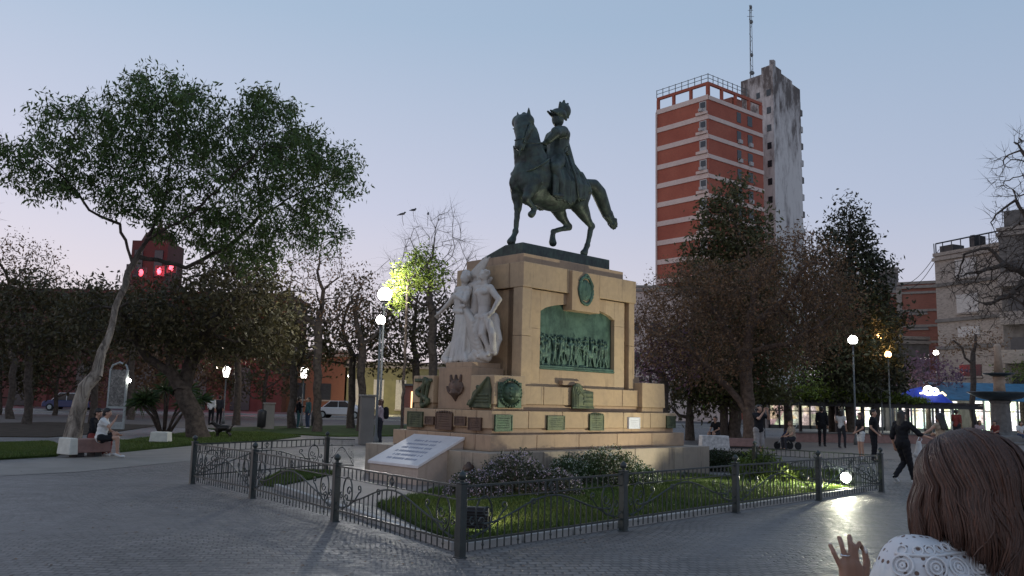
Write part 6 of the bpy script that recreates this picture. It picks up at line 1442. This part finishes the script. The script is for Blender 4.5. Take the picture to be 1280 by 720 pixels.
mb = MB(); mb.lathe([(.3, zz(471) + .005), (.85, zz(467.5)), (.84, zz(466.5)), (.28, zz(467))], 24); mb.build('bowl', M['fbowl'], fo, smooth=True)

# ------------------------------------------------------------------ buildings
def brick_mat(name, a, b, stain=.3):
    t = NT(name); v = t.coord(); g = t.noise(v, .25, 4, .6); br = t.noise(t.coord(scale=(1, 1, 4)), 3, 4, .6); c = t.mix(t.ramp(g, [(.35, 0.0), (.65, 1.0)]), a, b); c = t.mix(t.ramp(br, [(.45, 0.0), (.7, stain)]), c, (.05, .03, .025)); t.base(c); t.set(Roughness=.85); t.bump(br, .3, .02); return t.m
M['brick'] = brick_mat('red_brick', (.34, .085, .05), (.40, .115, .068)); M['cream'] = brick_mat('cream_band', (.62, .48, .42), (.68, .55, .48), .2)
M['brickdark'] = brick_mat('old_brick', (.26, .10, .07), (.32, .13, .09))
def stained():
    t = NT('stained_render'); v = t.coord(); n = t.noise(t.coord(scale=(1, 1, .4)), .5, 6, .72, 0); s = t.node('ShaderNodeTexCoord'); sp_ = t.node('ShaderNodeSeparateXYZ'); t.l.new(s.outputs['Object'], sp_.inputs[0])
    hi = t.node('ShaderNodeMapRange'); hi.inputs[1].default_value = 40; hi.inputs[2].default_value = 56; t.l.new(sp_.outputs['Z'], hi.inputs[0])
    mm = t.node('ShaderNodeMath', operation='MULTIPLY_ADD'); mm.inputs[1].default_value = .20; t.l.new(hi.outputs[0], mm.inputs[0]); t.l.new(n, mm.inputs[2])
    c = t.ramp(mm.outputs[0], [(.5, (.60, .57, .54)), (.62, (.42, .39, .37)), (.74, (.12, .10, .09))]); t.base(c); t.set(Roughness=.9); t.bump(n, .3, .03); return t.m
M['stained'] = stained(); M['win'] = simple('dark_window', (.03, .035, .04), .15, .2, bump=0); M['shutter'] = simple('pale_shutter', (.42, .40, .38), .7, .15); M['greyrender'] = brick_mat('grey_render', (.27, .235, .205), (.34, .30, .26), .5); M['concrete'] = simple('concrete_dark', (.14, .13, .12), .85, .3, 2)
tw = thing('apartment_tower', 'tall red brick apartment tower with cream floor bands and a rooftop railing', 'building', (28.6, 121.4, 0), 0)
A0 = Vector((0, 0, 0)); Ld = Vector((22.2 - 28.6, 128.8 - 121.4, 0)); Rd = Vector((39.2 - 28.6, 129.9 - 121.4, 0)); l1 = Ld.length; l2 = Rd.length; ld = Ld.normalized(); rd = Rd.normalized(); ln = Vector((-1, -1, 0)); 
nl = Vector((ld.y, -ld.x, 0)); nl = nl if nl.y < 0 else -nl; nr = Vector((rd.y, -rd.x, 0)); nr = nr if nr.y < 0 else -nr
ZT = 47.5; FH = 3.0
def quadbox(mb, o, dx, x0, x1, n, d0, d1, z0, z1):
    P = [o + dx * x0 + n * d0, o + dx * x1 + n * d0, o + dx * x1 + n * d1, o + dx * x0 + n * d1]; mb.prism([(p.x, p.y) for p in P], z0, z1)
mb = MB(); mb.prism([tuple(p[:2]) for p in (A0, Rd, Rd + Ld, Ld)], 0, ZT - .3); mb.build('wall', M['brick'], tw)
mb = MB()
for i in range(16):
    z = ZT - .35 - i * FH
    if z < 1: break
    quadbox(mb, A0, ld, .0, l1 + .05, nl, 0, .12, z, z + .75)
    quadbox(mb, A0, rd, .0, l2 + .05, nr, 0, .12, z, z + .62)
mb.build('floor_band', M['cream'], tw)['kind'] = 'stuff'
mb = MB(); mb.tube([Ld + nl * .1, Ld + nl * .1 + Vector((0, 0, ZT))], .16, 5); mb.build('corner_pipe', M['cream'], tw)
WIN = 0
for i in range(11):
    z = ZT - .35 - i * FH
    mb = MB(); quadbox(mb, A0, ld, .35, 1.6, nl, .0, .06, z - 1.75, z - .1); w_o = mb.build('window', M['shutter'], tw); mb = MB(); quadbox(mb, A0, ld, .5, 1.4, nl, .06, .09, z - 1.15, z - .25); mb.build('pane', M['win'], w_o)
    mb = MB(); quadbox(mb, A0, ld, .1, 2.1, nl, .0, .35, z - 2.2, z - 1.78); mb.build('window_box', M['cream'], tw)
    if i % 4 != 2: mb = MB(); quadbox(mb, A0, ld, .75, 1.35, nl, .351, .7, z - 1.75, z - 1.3); mb.build('air_conditioner', M['shutter'], tw, bevel=.03)
    for (a, b_) in ((6.9, 7.9), (9.6, 10.8)):
        mb = MB(); quadbox(mb, A0, rd, a, b_, nr, .0, .05, z - 1.9, z - .3); mb.build('window', M['win'], tw)
        if (i + int(a)) % 3: mb = MB(); quadbox(mb, A0, rd, a + .1, a + .9, nr, .051, .45, z - 2.3, z - 1.7); mb.build('air_conditioner', M['shutter'], tw, bevel=.03)
mb = MB()      # roof terrace frame, posts and thin rail
for dd, L_, n_, k in ((ld, l1, nl, 3), (rd, l2, nr, 4)):
    for i in range(k + 1): x = min(max(L_ * i / k, .2), L_ - .2); quadbox(mb, A0, dd, x - .2, x + .2, n_, -.35, .05, ZT - .3, ZT + 2.0)
    quadbox(mb, A0, dd, 0.0, L_, n_, -.30, .0, ZT + 2.0, ZT + 2.45)
mb.build('roof_frame', M['brick'], tw)
mb = MB(); 
for dd, L_ in ((ld, l1), (rd, l2 * .7)):
    for z in (ZT + 3.6, ZT + 3.0): mb.tube([A0 + Vector((0, 0, z)), dd * L_ + Vector((0, 0, z))], .05, 4)
    for i in range(9): q = dd * (L_ * i / 8); mb.tube([q + Vector((0, 0, ZT + 2.4)), q + Vector((0, 0, ZT + 3.7))], .06, 4)
mb.build('railing', M['greymetal'], tw)
mb = MB(); P5 = [rd * 6.5 - nr * 0 + ld * .5, rd * 9.0 + ld * .5, rd * 9 + ld * 3.5, rd * 6.5 + ld * 3.5]; mb.prism([(p.x, p.y) for p in P5], ZT - .3, ZT + 1.8); mb.build('roof_hut', M['brickdark'], tw)
# white stained wing behind, its own block
C0_ = Vector((37.7, 118.7 + 3, 0)); 
wt = thing('white_tower', 'stained off white tower with a blank gable, balconies at its side and a radio mast', 'building', (0, 0, 0)); wz = 56.6
def zpt(x, y, z): p = gp(x, y, z); return Vector((p.x, p.y, 0))
cA = zpt(966, 88, wz); cL = zpt(926, 102, wz); cR = zpt(1000, 112, wz)
wt.location = cA; cL = cL - cA; cR = cR - cA; o0 = Vector((0, 0, 0))
mb = MB(); mb.prism([tuple(p[:2]) for p in (o0, cR, cR + cL, cL)], 0, wz); mb.build('wall', M['stained'], wt)
mb = MB(); mb.prism([tuple(p[:2]) for p in (o0, cR * .3, cR * .3 + cL * .35, cL * .35)], wz + .002, wz + 1.1); mb.prism([tuple(p[:2]) for p in (cR * .04, cR * .1, cR * .1 + cL * .1, cL * .1)], wz + 1.102, wz + 2.0); mb.prism([tuple(p[:2]) for p in (cR * .3, cR * .7, cR * .7 + cL * .6, cR * .3 + cL * .6)], wz + .002, wz + .5); mb.build('roof', M['stained'], wt)
lw = cL.normalized(); rw = cR.normalized(); nL = Vector((lw.y, -lw.x, 0)); nL = nL if nL.y < 0 else -nL; nR = Vector((rw.y, -rw.x, 0)); nR = nR if nR.y < 0 else -nR
for i in range(13):
    z = wz - 3.0 - i * 3.0
    mb = MB(); quadbox(mb, o0, lw, .5, 1.3, nL, .0, .05, z - 1.1, z); mb.build('window', M['win'], wt)
    if i % 3 != 1: mb = MB(); quadbox(mb, o0, lw, 2.6, 3.3, nL, .0, .05, z - 1.0, z); mb.build('window', M['win'], wt)
    mb = MB(); q = cR; quadbox(mb, q, rw, .02, 1.1, nR, -2.2, -.1, z - 1.5, z - .45); b_ = mb.build('balcony', M['shutter'] if i % 2 else M['concrete'], wt); mb = MB(); quadbox(mb, q, rw, .02, .8, nR, -2.0, -.3, z - .44, z + 1.0); mb.build('opening', M['win'], b_)
mast = thing('radio_mast', 'thin lattice radio mast on the roof of the stained white tower', 'mast', cA + cL * .55 + Vector((0, 2, wz - .2)))
mh = at(943, 5, mast.location.y).z - wz; mb = MB(); r_ = .28
for k in range(3): a = k * 2.1; mb.tube([(r_ * math.cos(a), r_ * math.sin(a), 0), (r_ * .6 * math.cos(a), r_ * .6 * math.sin(a), mh)], .045, 4)
for i in range(16):
    z = mh * i / 16; a = i * 2.1; mb.tube([(r_ * math.cos(a), r_ * math.sin(a), z), (r_ * math.cos(a + 2.1), r_ * math.sin(a + 2.1), z + mh / 16)], .035, 4)
mb.build('lattice', M['greymetal'], mast)
mb = MB()
for z, w in ((mh * .12, .45), (mh * .35, .28), (mh * .78, .34), (mh * .97, .22)): mb.ell((0.1, 0, z), (w, .25, .38), 8, 6)
mb.tube([(-.6, 0, mh * .85), (.6, 0, mh * .85)], .04, 4); mb.tube([(-.45, 0, mh * .93), (.45, 0, mh * .93)], .04, 4); mb.build('aerials', M['greymetal'], mast)
# generic block helper
def building(name, label, corner, du, lu, dv, lv, h, wall, windows=(), base=0, roof=None):
    t = thing(name, label, 'building', corner, 0); du = Vector(du).normalized(); dv = Vector(dv).normalized(); mb = MB(); mb.prism([tuple(p[:2]) for p in (o0, du * lu, du * lu + dv * lv, dv * lv)], base, h); mb.build('wall', wall, t)
    n = Vector((du.y, -du.x, 0)); n = n if n.y < 0 else -n
    for (x0, x1, z0, z1, m) in windows:
        mb = MB(); quadbox(mb, o0, du, x0, x1, n, -.0, .06, z0, z1); f = mb.build('window', M[m], t)
        mb = MB(); quadbox(mb, o0, du, x0 - .08, x1 + .08, n, 0, .14, z0 - .16, z0 - .002); mb.build('sill', M['greyrender'], f)
    mb = MB(); quadbox(mb, o0, du, -.15, lu + .15, n, 0, .2, h - .45, h - .15); quadbox(mb, o0, du, -.1, lu + .1, n, -.25, .12, h + .001, h + .3); mb.build('cornice', roof or M['greyrender'], t)
    return t, du, n
def xy(x, Y): p = at(x, 500, Y); return Vector((p.x, p.y, 0))
def zy(x, y, Y): return at(x, y, Y).z
# grey apartment block on the right
Yg = 78; a = xy(1176, Yg); b_ = xy(1260, Yg - 6); dz = lambda y, Y=Yg: zy(1210, y, Y)
L_ = (b_ - a).length; sc_ = L_ / 86.0; W2 = []
for (y0, y1, lit) in ((330, 353, 'shutter'), (373, 395, 'shutter'), (412, 424, 'shutter'), (458, 472, 'win')): W2.append(((1200 - 1172) * sc_, (1228 - 1172) * sc_, dz(y1), dz(y0), lit))
gb, du_, n_ = building('apartment_block', 'weathered grey apartment block with a roof railing behind the gnarled bare tree', a, b_ - a, L_, Vector((.66, 1, 0)), 14, dz(322), M['greyrender'], W2)
mb = MB()
for y in (358, 402, 436): z = dz(y); quadbox(mb, o0, du_, -.1, L_ + .1, n_, .0, .18, z - .18, z + .12)
mb.build('floor_band', M['concrete'], gb)['kind'] = 'stuff'
mb = MB(); zt = dz(322); mb.tube([Vector((0, 0, zt + .3)) + du_ * .2, Vector((0, 0, zt + 1.2)) + du_ * .2, Vector((0, 0, zt + 1.3)) + du_ * L_], .07, 4)
for i in range(8): q = du_ * (L_ * i / 7); mb.tube([q + Vector((0, 0, zt)), q + Vector((0, 0, zt + 1.25))], .05, 4)
mb.build('railing', M['black'], gb)
mb = MB(); quadbox(mb, o0, du_, .2, 1.6, n_, -2, -.5, zt + .3, zt + 1.0); quadbox(mb, o0, du_, L_ * .52, L_ * .58, n_, -2, -.5, zt + .3, zt + 1.5); mb.build('roof_tank', M['black'], gb)
# higher dark block at the frame edge
a2 = xy(1259, 71); b2 = xy(1330, 68)
W3 = [(i * 2.4 + .5, i * 2.4 + 2.0, z, z + 1.4, 'win') for i in range(2) for z in (3.4, 6.6, 9.8, 13.0)]
g2, d2_, n2_ = building('apartment_block', 'darker balconied apartment block at the right frame edge', a2, b2 - a2, 14, Vector((.75, 1, 0)), 14, zy(1270, 290, 71), M['concrete'], W3)
for i in range(4):
    mb = MB(); z = 2.6 + i * 3.2; quadbox(mb, o0, d2_, .1, 8, n2_, .0, 1.1, z, z + .18); quadbox(mb, o0, d2_, .1, 8, n2_, 1.0, 1.1, z + .181, z + 1.1); mb.build('balcony', M['greyrender'], g2)
mb = MB(); quadbox(mb, o0, d2_, .2, 6, n2_, -6, -1, zy(1270, 290, 71) + .3, zy(1270, 290, 71) + 1.9); mb.build('roof_hut', M['concrete'], g2)
# brick block between
a3 = xy(1128, 92); b3 = xy(1178, 90); z3 = lambda y: zy(1150, y, 92); s3 = (b3 - a3).length / 50
gb3, d3, n3 = building('brick_building', 'low brick apartment block with slot windows left of the grey block', a3, b3 - a3, (b3 - a3).length, Vector((.6, 1, 0)), 12, z3(357), M['brickdark'], [((1141 - 1128) * s3, (1164 - 1128) * s3, z3(393), z3(390), 'win'), ((1141 - 1128) * s3, (1164 - 1128) * s3, z3(412), z3(409), 'win'), ((1141 - 1128) * s3, (1164 - 1128) * s3, z3(432), z3(428), 'win')])
mb = MB()
for y in (366, 388, 407, 427): quadbox(mb, o0, d3, 0, (b3 - a3).length, n3, 0, .1, z3(y) - .25, z3(y))
quadbox(mb, o0, d3, -.2, .35, n3, 0, .12, 0, z3(360)); mb.build('concrete_frame', M['greyrender'], gb3)['kind'] = 'stuff'
building('side_building', 'plain brown block with a lift tower behind the open evergreen', xy(1088, 98), (1, 0, 0), 5.5, (0, 1, 0), 8, zy(1110, 366, 98), M['brickdark'], [])
building('side_building', 'small grey rooftop block rising behind the brick block', xy(1113, 108), (1, 0, 0), 1.6, (0, 1, 0), 3, zy(1120, 337, 108), M['concrete'], [])
building('pale_house', 'pale block just showing past the right shoulder of the pedestal', xy(775, 100), (1, 0, 0), 14, (0, 1, 0), 8, zy(810, 360, 100), M['cream'], [(1 + i * 2.5, 2.2 + i * 2.5, z, z + 1.4, 'win') for i in range(5) for z in (3, 6.5, 10)])
building('low_roof', 'dark low pitched shop building behind the orange lamps', xy(1098, 84), (1, 0, 0), 5.2, (0, 1, 0), 6, zy(1130, 424, 84), M['concrete'], [])
# red lit church on the left
M['churchwall'] = brick_mat('church_wall', (.085, .03, .026), (.11, .042, .034), .6)
Yc = 98
ch = thing('church', 'dark red lit church with a wide low front and a bell tower behind the trees', 'church', xy(-130, Yc))
lc = (xy(352, Yc) - xy(-130, Yc)).length; zc = zy(300, 372, Yc); fw_ = MB(); fw_.box(0, lc, 0, 10, 0, zc); fw_.build('wall', M['churchwall'], ch)
mb = MB(); mb.box(-.2, lc + .3, -.5, .0, zc - .7, zc - .2); mb.box(-.2, lc + .4, -.7, 10, zc + .001, zc + .5); mb.build('cornice', M['churchwall'], ch)
sx_ = lc / 482
for x in (-60, 30, 105, 180, 245, 300):
    X = (x + 130) * sx_; mb = MB(); P = [(X - 1.1, -.10, .1), (X + 1.1, -.10, .1), (X + 1.1, -.10, 4.2)] + [(X + 1.1 * math.cos(t), -.10, 4.2 + 1.1 * math.sin(t)) for t in np.linspace(.3, PI - .3, 7)] + [(X - 1.1, -.10, 4.2)]; mb.hull_prism(P, (0, .09, 0)); d_ = mb.build('door', M['win'], ch)
    mb = MB(); mb.box(X + 2.1, X + 2.7, -.35, 0, 0, zc - .71); mb.build('pilaster', M['churchwall'], ch)
tx = (160 + 130) * sx_; tw_ = 2.7
mb = MB(); ztw = zy(185, 296, Yc); zl = zy(185, 348, Yc); mb.box(tx - tw_, tx + tw_, 2, 8, zc + .5, zl); mb.box(tx - tw_ * .8, tx + tw_ * .8, 2.5, 7.5, zl + .001, ztw); bt = mb.build('tower', M['churchwall'], ch)
for x in (-1.2, 1.2): mb = MB(); mb.box(tx + x - .5, tx + x + .5, 2.3, 2.49, zl + .5, ztw - 1.2); mb.build('belfry_opening', M['win'], bt)
mb = MB(); mb.lathe([(tw_ * .8, ztw + .01), (tw_ * .6, ztw + 1.2), (.3, ztw + 2.2), (.08, ztw + 3.4)], 12, (tx, 5, 0)); mb.build('dome', M['churchwall'], bt, smooth=True)
M['redlamp'] = glow('red_lamp', (1, .03, .06), 2.2)
RL = [(163, 338), (176, 342), (199, 340), (214, 336)]
for i, (x, y) in enumerate(RL):
    q = at(x, y, Yc - 1.5); fx = thing('red_floodlight', ['red floodlight glowing at the left edge of the bell tower', 'red floodlight second from the left on the church tower', 'small red floodlight third from the left on the tower', 'red floodlight at the right side of the bell tower'][i], 'floodlight', q, 0, 'red floodlights on the church')
    mb = MB(); mb.ell((0, 0, .1), (.28, .1, .42), 12, 8); mb.build('lens', M['redlamp'], fx, smooth=True); mb = MB(); mb.box(-.55, .55, .101, .3, -.45, .75); mb.build('housing', M['black'], fx); mb = MB(); mb.tube([(0, .2, -.3), (0, .4, -2)], .06, 5); mb.build('bracket', M['black'], fx)
lamp('red_light', 'POINT', at(190, 335, Yc - 3), 500, (1, .05, .08), .5); lamp('red_light', 'POINT', at(300, 400, Yc - 3), 900, (1, .06, .05), .5)
for x in (20, 240, 320): lamp('red_light', 'POINT', at(x, 478, Yc - 4), 80, (1, .10, .08), .5)
# street-front houses further right, seen between trunks
building('brick_building', 'orange lit brick house front behind the parked white car', xy(352, 100), (1, 0, 0), 7.5, (0, 1, 0), 8, zy(380, 440, 100), brick_mat('dusky_orange_brick', (.17, .07, .04), (.2, .085, .05)), [(1.5, 2.7, 1.5, 3.4, 'win'), (4.5, 5.7, 1.5, 3.4, 'win')])
M['litwall'] = simple('lit_yellow_wall', (.17, .16, .085), .8, .2, 1)
building('lit_house', 'yellowish lit house front seen between the trunks left of the lamp poles', xy(430, 100), (1, 0, 0), 17, (0, 1, 0), 8, zy(460, 455, 100), M['litwall'], [(i * 2.6 + .8, i * 2.6 + 2.0, .6, 4.0, 'shutter') for i in range(6)])
for x in (450, 490): lamp('house_light', 'POINT', at(x, 498, 95), 420, (1, .85, .45), .3)
M['litwin'] = glow('lit_window', (1, .55, .2), 2.5)
lh = thing('lit_doorway', 'small orange lit kiosk front left of the marble figures', 'kiosk', xy(503, 90)); mb = MB(); mb.box(0, 2.2, 0, 2, 0, 3.2); mb.build('wall', M['brickdark'], lh); mb = MB(); mb.box(.9, 1.35, -.06, -.001, .9, 2.6); mb.build('window', M['litwin'], lh); mb = MB(); mb.box(-.1, 2.3, -.3, 2.1, 3.201, 3.4); mb.build('roof', M['concrete'], lh)
# ------------------------------------------------------------------ lit shopfronts, canopies, pergola
def shop_mat(name, cols, s, sc=(1.1, 1, .8)):
    t = NT(name); v = t.coord(scale=sc); vo = t.node('ShaderNodeTexVoronoi'); vo.inputs['Scale'].default_value = 1.5; t.l.new(v, vo.inputs['Vector']); n = t.noise(v, 1.4, 5, .75)
    c = t.ramp(n, cols); c = t.mix(.35, c, vo.outputs['Color'], 'MULTIPLY'); t.base((.1, .1, .1)); t.l.new(c, t.p.inputs['Emission Color']); t.p.inputs['Emission Strength'].default_value = s; return t.m
M['shop'] = shop_mat('shop_interior', [(.32, (.10, .09, .07)), (.45, (.45, .45, .36)), (.58, (.95, 1, .85)), (.75, (1, .85, .5))], 3.0)
M['shop2'] = shop_mat('shop_interior_dim', [(.35, (.05, .04, .035)), (.5, (.30, .24, .17)), (.65, (.8, .7, .5))], 1.6)
def shop(label, x0, x1, Y, ytop, ybot, mat, nm):
    a = xy(x0, Y); b_ = xy(x1, Y); L_ = (b_ - a).length; t = thing('shopfront', label, 'shop', a, math.atan2((b_ - a).y, (b_ - a).x)); zt = zy((x0 + x1) / 2, ytop, Y); zb2 = .35
    mb = MB(); mb.box(0, L_, .3, 4, 0, zt + .6); mb.build('wall', M['concrete'], t)
    mb = MB(); mb.box(.1, L_ - .1, .15, .29, zb2, zt); mb.build('window', M[mat], t)
    mb = MB()
    for i in range(nm + 1): x = .1 + (L_ - .2) * i / nm; mb.box(x - .06, x + .06, .0, .14, 0, zt)
    mb.box(0, L_, 0.0, .29, 0.001, zb2 - .002); mb.box(.0, L_, -.02, .29, zt * .66, zt * .66 + .08); mb.build('frame', M['greymetal'] if mat == 'shop' else M['black'], t)
    mb = MB(); mb.box(-.1, L_ + .1, -.6, .3, zt + .601, zt + .9); mb.build('fascia', M['black'], t); return t
shop('shopfront with dim brown panels below the pergola left part', 960, 1052, 72, 503, 530, 'shop2', 7)
shop('bright white lit shopfront behind the couple in black', 1053, 1118, 72, 501, 532, 'shop', 5)
shop('bright greenish white lit shopfront below the blue tent', 1119, 1213, 70, 501, 533, 'shop', 8)
shop('lit shopfront with yellowish panes behind the fountain pillar', 1214, 1330, 68, 501, 533, 'shop', 8)
for i, x in enumerate((1085, 1150, 1200, 1245)): lamp('shop_light', 'POINT', at(x, 508, 66), 130, (.95, 1, .85), .6)
M['tentblue'] = simple('blue_canvas', (.03, .07, .55), .6, .2, 3); M['canopyblue'] = simple('faded_blue_canopy', (.05, .17, .28), .7, .25, 2)
tt = thing('tent', 'bright blue peaked tent roof under the glowing sign', 'tent', xy(1152, 60)); s_ = 60 / F_PX; zt0, zt1 = zy(1152, 503, 60), zy(1152, 486, 60)
mb = MB(); w = 26 * s_; mb.add([(-w, -w, zt0), (w, -w, zt0), (w, w, zt0), (-w, w, zt0), (-w * .5, -w * .5, zt1 - .1), (w * .5, -w * .5, zt1 - .1), (w * .5, w * .5, zt1 - .1), (-w * .5, w * .5, zt1 - .1), (0, 0, zt1 + .15)], [(0, 1, 5, 4), (1, 2, 6, 5), (2, 3, 7, 6), (3, 0, 4, 7), (4, 5, 8), (5, 6, 8), (6, 7, 8), (7, 4, 8), (3, 2, 1, 0)]); mb.build('canvas', M['tentblue'], tt)
for sx in (-1, 1):
    for sy in (-1, 1): mb = MB(); mb.box(sx * w * .97 - .05, sx * w * .97 + .05, sy * w * .97 - .05, sy * w * .97 + .05, 0, zt0 - .002); mb.build('leg', M['greymetal'], tt)
lamp('tent_light', 'POINT', at(1140, 505, 58.5), 25, (.5, .6, 1), .3, None)
cn = thing('canopy', 'long faded blue canopy roof over the shopfronts by the fountain', 'canopy', xy(1178, 64)); L_ = (xy(1330, 64) - xy(1178, 64)).length; za, zb3 = zy(1220, 500, 64), zy(1220, 478, 66)
mb = MB(); mb.add([(0, -1, za), (L_, -1, za), (L_, 3, zb3), (0, 3, zb3), (0, -1, za - .08), (L_, -1, za - .08), (L_, 3, zb3 - .08), (0, 3, zb3 - .08)], [(0, 1, 2, 3), (7, 6, 5, 4), (0, 4, 5, 1), (3, 2, 6, 7), (0, 3, 7, 4), (1, 5, 6, 2)]); mb.build('roof', M['canopyblue'], cn)
for i in range(4): mb = MB(); x = .2 + (L_ - .4) * i / 3; mb.box(x - .05, x + .05, -.95, -.85, 0, za - .1); mb.build('post', M['palemetal'], cn)
sg = thing('neon_sign', 'glowing white sign of two linked rings above the blue tent', 'sign', at(1164, 490, 59)); s_ = 59 / F_PX
mb = MB()
for cx, cz, rx, rz_, w in ((-3.5, 1.5, 4.2, 4.2, .13), (4.5, .5, 3.6, 3.2, .10)): mb.tube([((cx + rx * math.cos(t)) * s_, 0, (cz + rz_ * math.sin(t)) * s_) for t in np.linspace(0, 2 * PI, 25)], w, 6, cap=False)
mb.build('rings', glow('neon_white', (1, .92, .8), 5), sg, smooth=True)
mb = MB(); mb.tube([(-14 * s_, .1, -3 * s_), (-6 * s_, .1, -1 * s_)], .10, 5); mb.tube([(9 * s_, .1, -3 * s_), (15 * s_, .1, 0), (19 * s_, .1, -4 * s_)], .07, 5); mb.tube([(0, .1, -6 * s_), (10 * s_, .1, -5 * s_), (18 * s_, .1, -9 * s_)], .07, 5); mb.build('tubing', glow('neon_yellow', (1, .8, .35), 2.5), sg)
mb = MB(); mb.box(-8 * s_, 12 * s_, .2, .4, -4 * s_, 6 * s_); mb.tube([(0, .3, -4 * s_), (0, .3, -14 * s_)], .06, 5); mb.build('backboard', M['black'], sg)
# pergola
Yp = 46; pa = xy(975, Yp); pb_ = xy(1222, Yp + 2); pl = (pb_ - pa).length
pg = thing('pergola', 'long low pergola with a dark edge beam in front of the shopfronts', 'pergola', pa, math.atan2((pb_ - pa).y, (pb_ - pa).x)); zp = zy(1050, 508, Yp)
mb = MB()
for y in (0, 2.6): mb.box(-.3, pl + .3, y - .06, y + .06, zp, zp + .22)
for i in range(24): x = pl * i / 23; mb.box(x - .04, x + .04, -.4, 3.0, zp + .221, zp + .34)
mb.build('roof_frame', M['black'], pg)
for i in range(6):
    for y in (0, 2.6): mb = MB(); x = .3 + (pl - .6) * i / 5; mb.box(x - .07, x + .07, y - .07, y + .07, 0, zp - .002); mb.build('post', M['black'], pg)
r = np.random.default_rng(5); n = 26000; L2 = pl * .72; X = r.uniform(-3.6, L2, n); Yq = r.uniform(-.6, 3.2, n); hh = .75 * np.clip(1 - np.abs(X / L2 - .28) * .95, .12, 1); Zq = zp + .3 + r.uniform(0, 1, n) ** .7 * hh * (1 + .2 * np.sin(X * 2.1))
V, F_ = leaves(np.stack([X, Yq, Zq], 1), 1, .16, .04, 6, .5, .2); iv = fast_mesh('climber', V, F_, leaf_mat('leaf_climber', (.13, .19, .035), .5)); iv.parent = pg; 
low = thing('garden_wall', 'low dark planter wall along the front of the pergola', 'wall', xy(985, 44), math.atan2((pb_ - pa).y, (pb_ - pa).x)); mb = MB(); mb.box(0, pl - .5, -.2, .2, 0, .45); mb.build('body', M['benchred'], low, bevel=.02); mb = MB(); mb.box(-.05, pl - .45, -.25, .25, .451, .52); mb.build('coping', M['concrete'], low, bevel=.01)
# leaning light strip by the flood and the pushchair
wc = thing('pushchair', 'pushchair with thin wheels standing near the brown tree', 'pushchair', gp(985, 562), .4)
mb = MB(); mb.tube([(-.35, -.2, .25), (0, -.2, .6), (.35, -.2, 1.05)], .015, 5); mb.tube([(-.35, .2, .25), (0, .2, .6), (.35, .2, 1.05)], .015, 5); mb.tube([(.35, -.2, 1.05), (.35, .2, 1.05)], .02, 6); mb.tube([(.3, -.2, .25), (-.1, -.2, .65)], .015, 5); mb.tube([(.3, .2, .25), (-.1, .2, .65)], .015, 5); mb.build('frame', M['palemetal'], wc)
for x in (-.35, .32):
    for y in (-.24, .24): mb = MB(); mb.M = Matrix.Translation((x, y, .16)) @ Matrix.Rotation(PI / 2, 4, 'X'); mb.lathe([(.11, -.02), (.16, -.02), (.16, .02), (.11, .02)], 16); mb.build('wheel', M['tyre'], wc)
mb = MB(); mb.cap((-.1, 0, .5), .17, (.12, 0, .75), .17); mb.blob('seat', M['c_navy'], wc, .03, 1)

# birds in the bare tree and wires to the grey block
for i, (x, y, lab) in enumerate(((503, 268, 'small dark bird on the leftmost high twig of the bare tree'), (517, 263, 'small dark bird on the middle high twig of the bare tree'), (535, 268, 'small dark bird on the right high twig of the bare tree'))):
    q = at(x, y, 40); bd_ = thing('bird', lab, 'bird', q, i * .8, 'birds on the bare tree'); mb = MB(); mb.cap((-.10, 0, 0), .05, (.06, 0, .04), .06, 8); mb.ell((.12, 0, .10), .045, 8, 6); mb.cap((.15, 0, .10), .014, (.20, 0, .09), .004, 6); mb.cap((-.12, 0, -.01), .035, (-.26, 0, -.05), .015, 6); mb.blob('body', M['black'], bd_, .012, 1)
    mb = MB(); mb.tube([(0, 0, -.04), (0, 0, -.2), (.08, 0, -.55)], .010, 4); mb.build('perch_twig', M['bark'], bd_)
for i, (dx, dy, lab) in enumerate(((0, 0, 'upper thin cable slanting up to the roof of the grey block'), (6, 6, 'lower thin cable slanting up to the roof of the grey block'))):
    p0 = at(1118 + dx, 358 + dy, 92); p1 = at(1174, 312 + dy, 79); P_ = [p0.lerp(p1, t) + Vector((0, 0, -1.0 * math.sin(PI * t))) for t in np.linspace(0, 1, 12)]
    mb = MB(); mb.tube([q - p0 for q in P_], .035, 4); t_ = mb.build('cable', M['black']); t_.location = p0; tag(t_, lab, 'cable', 'cables to the grey block')
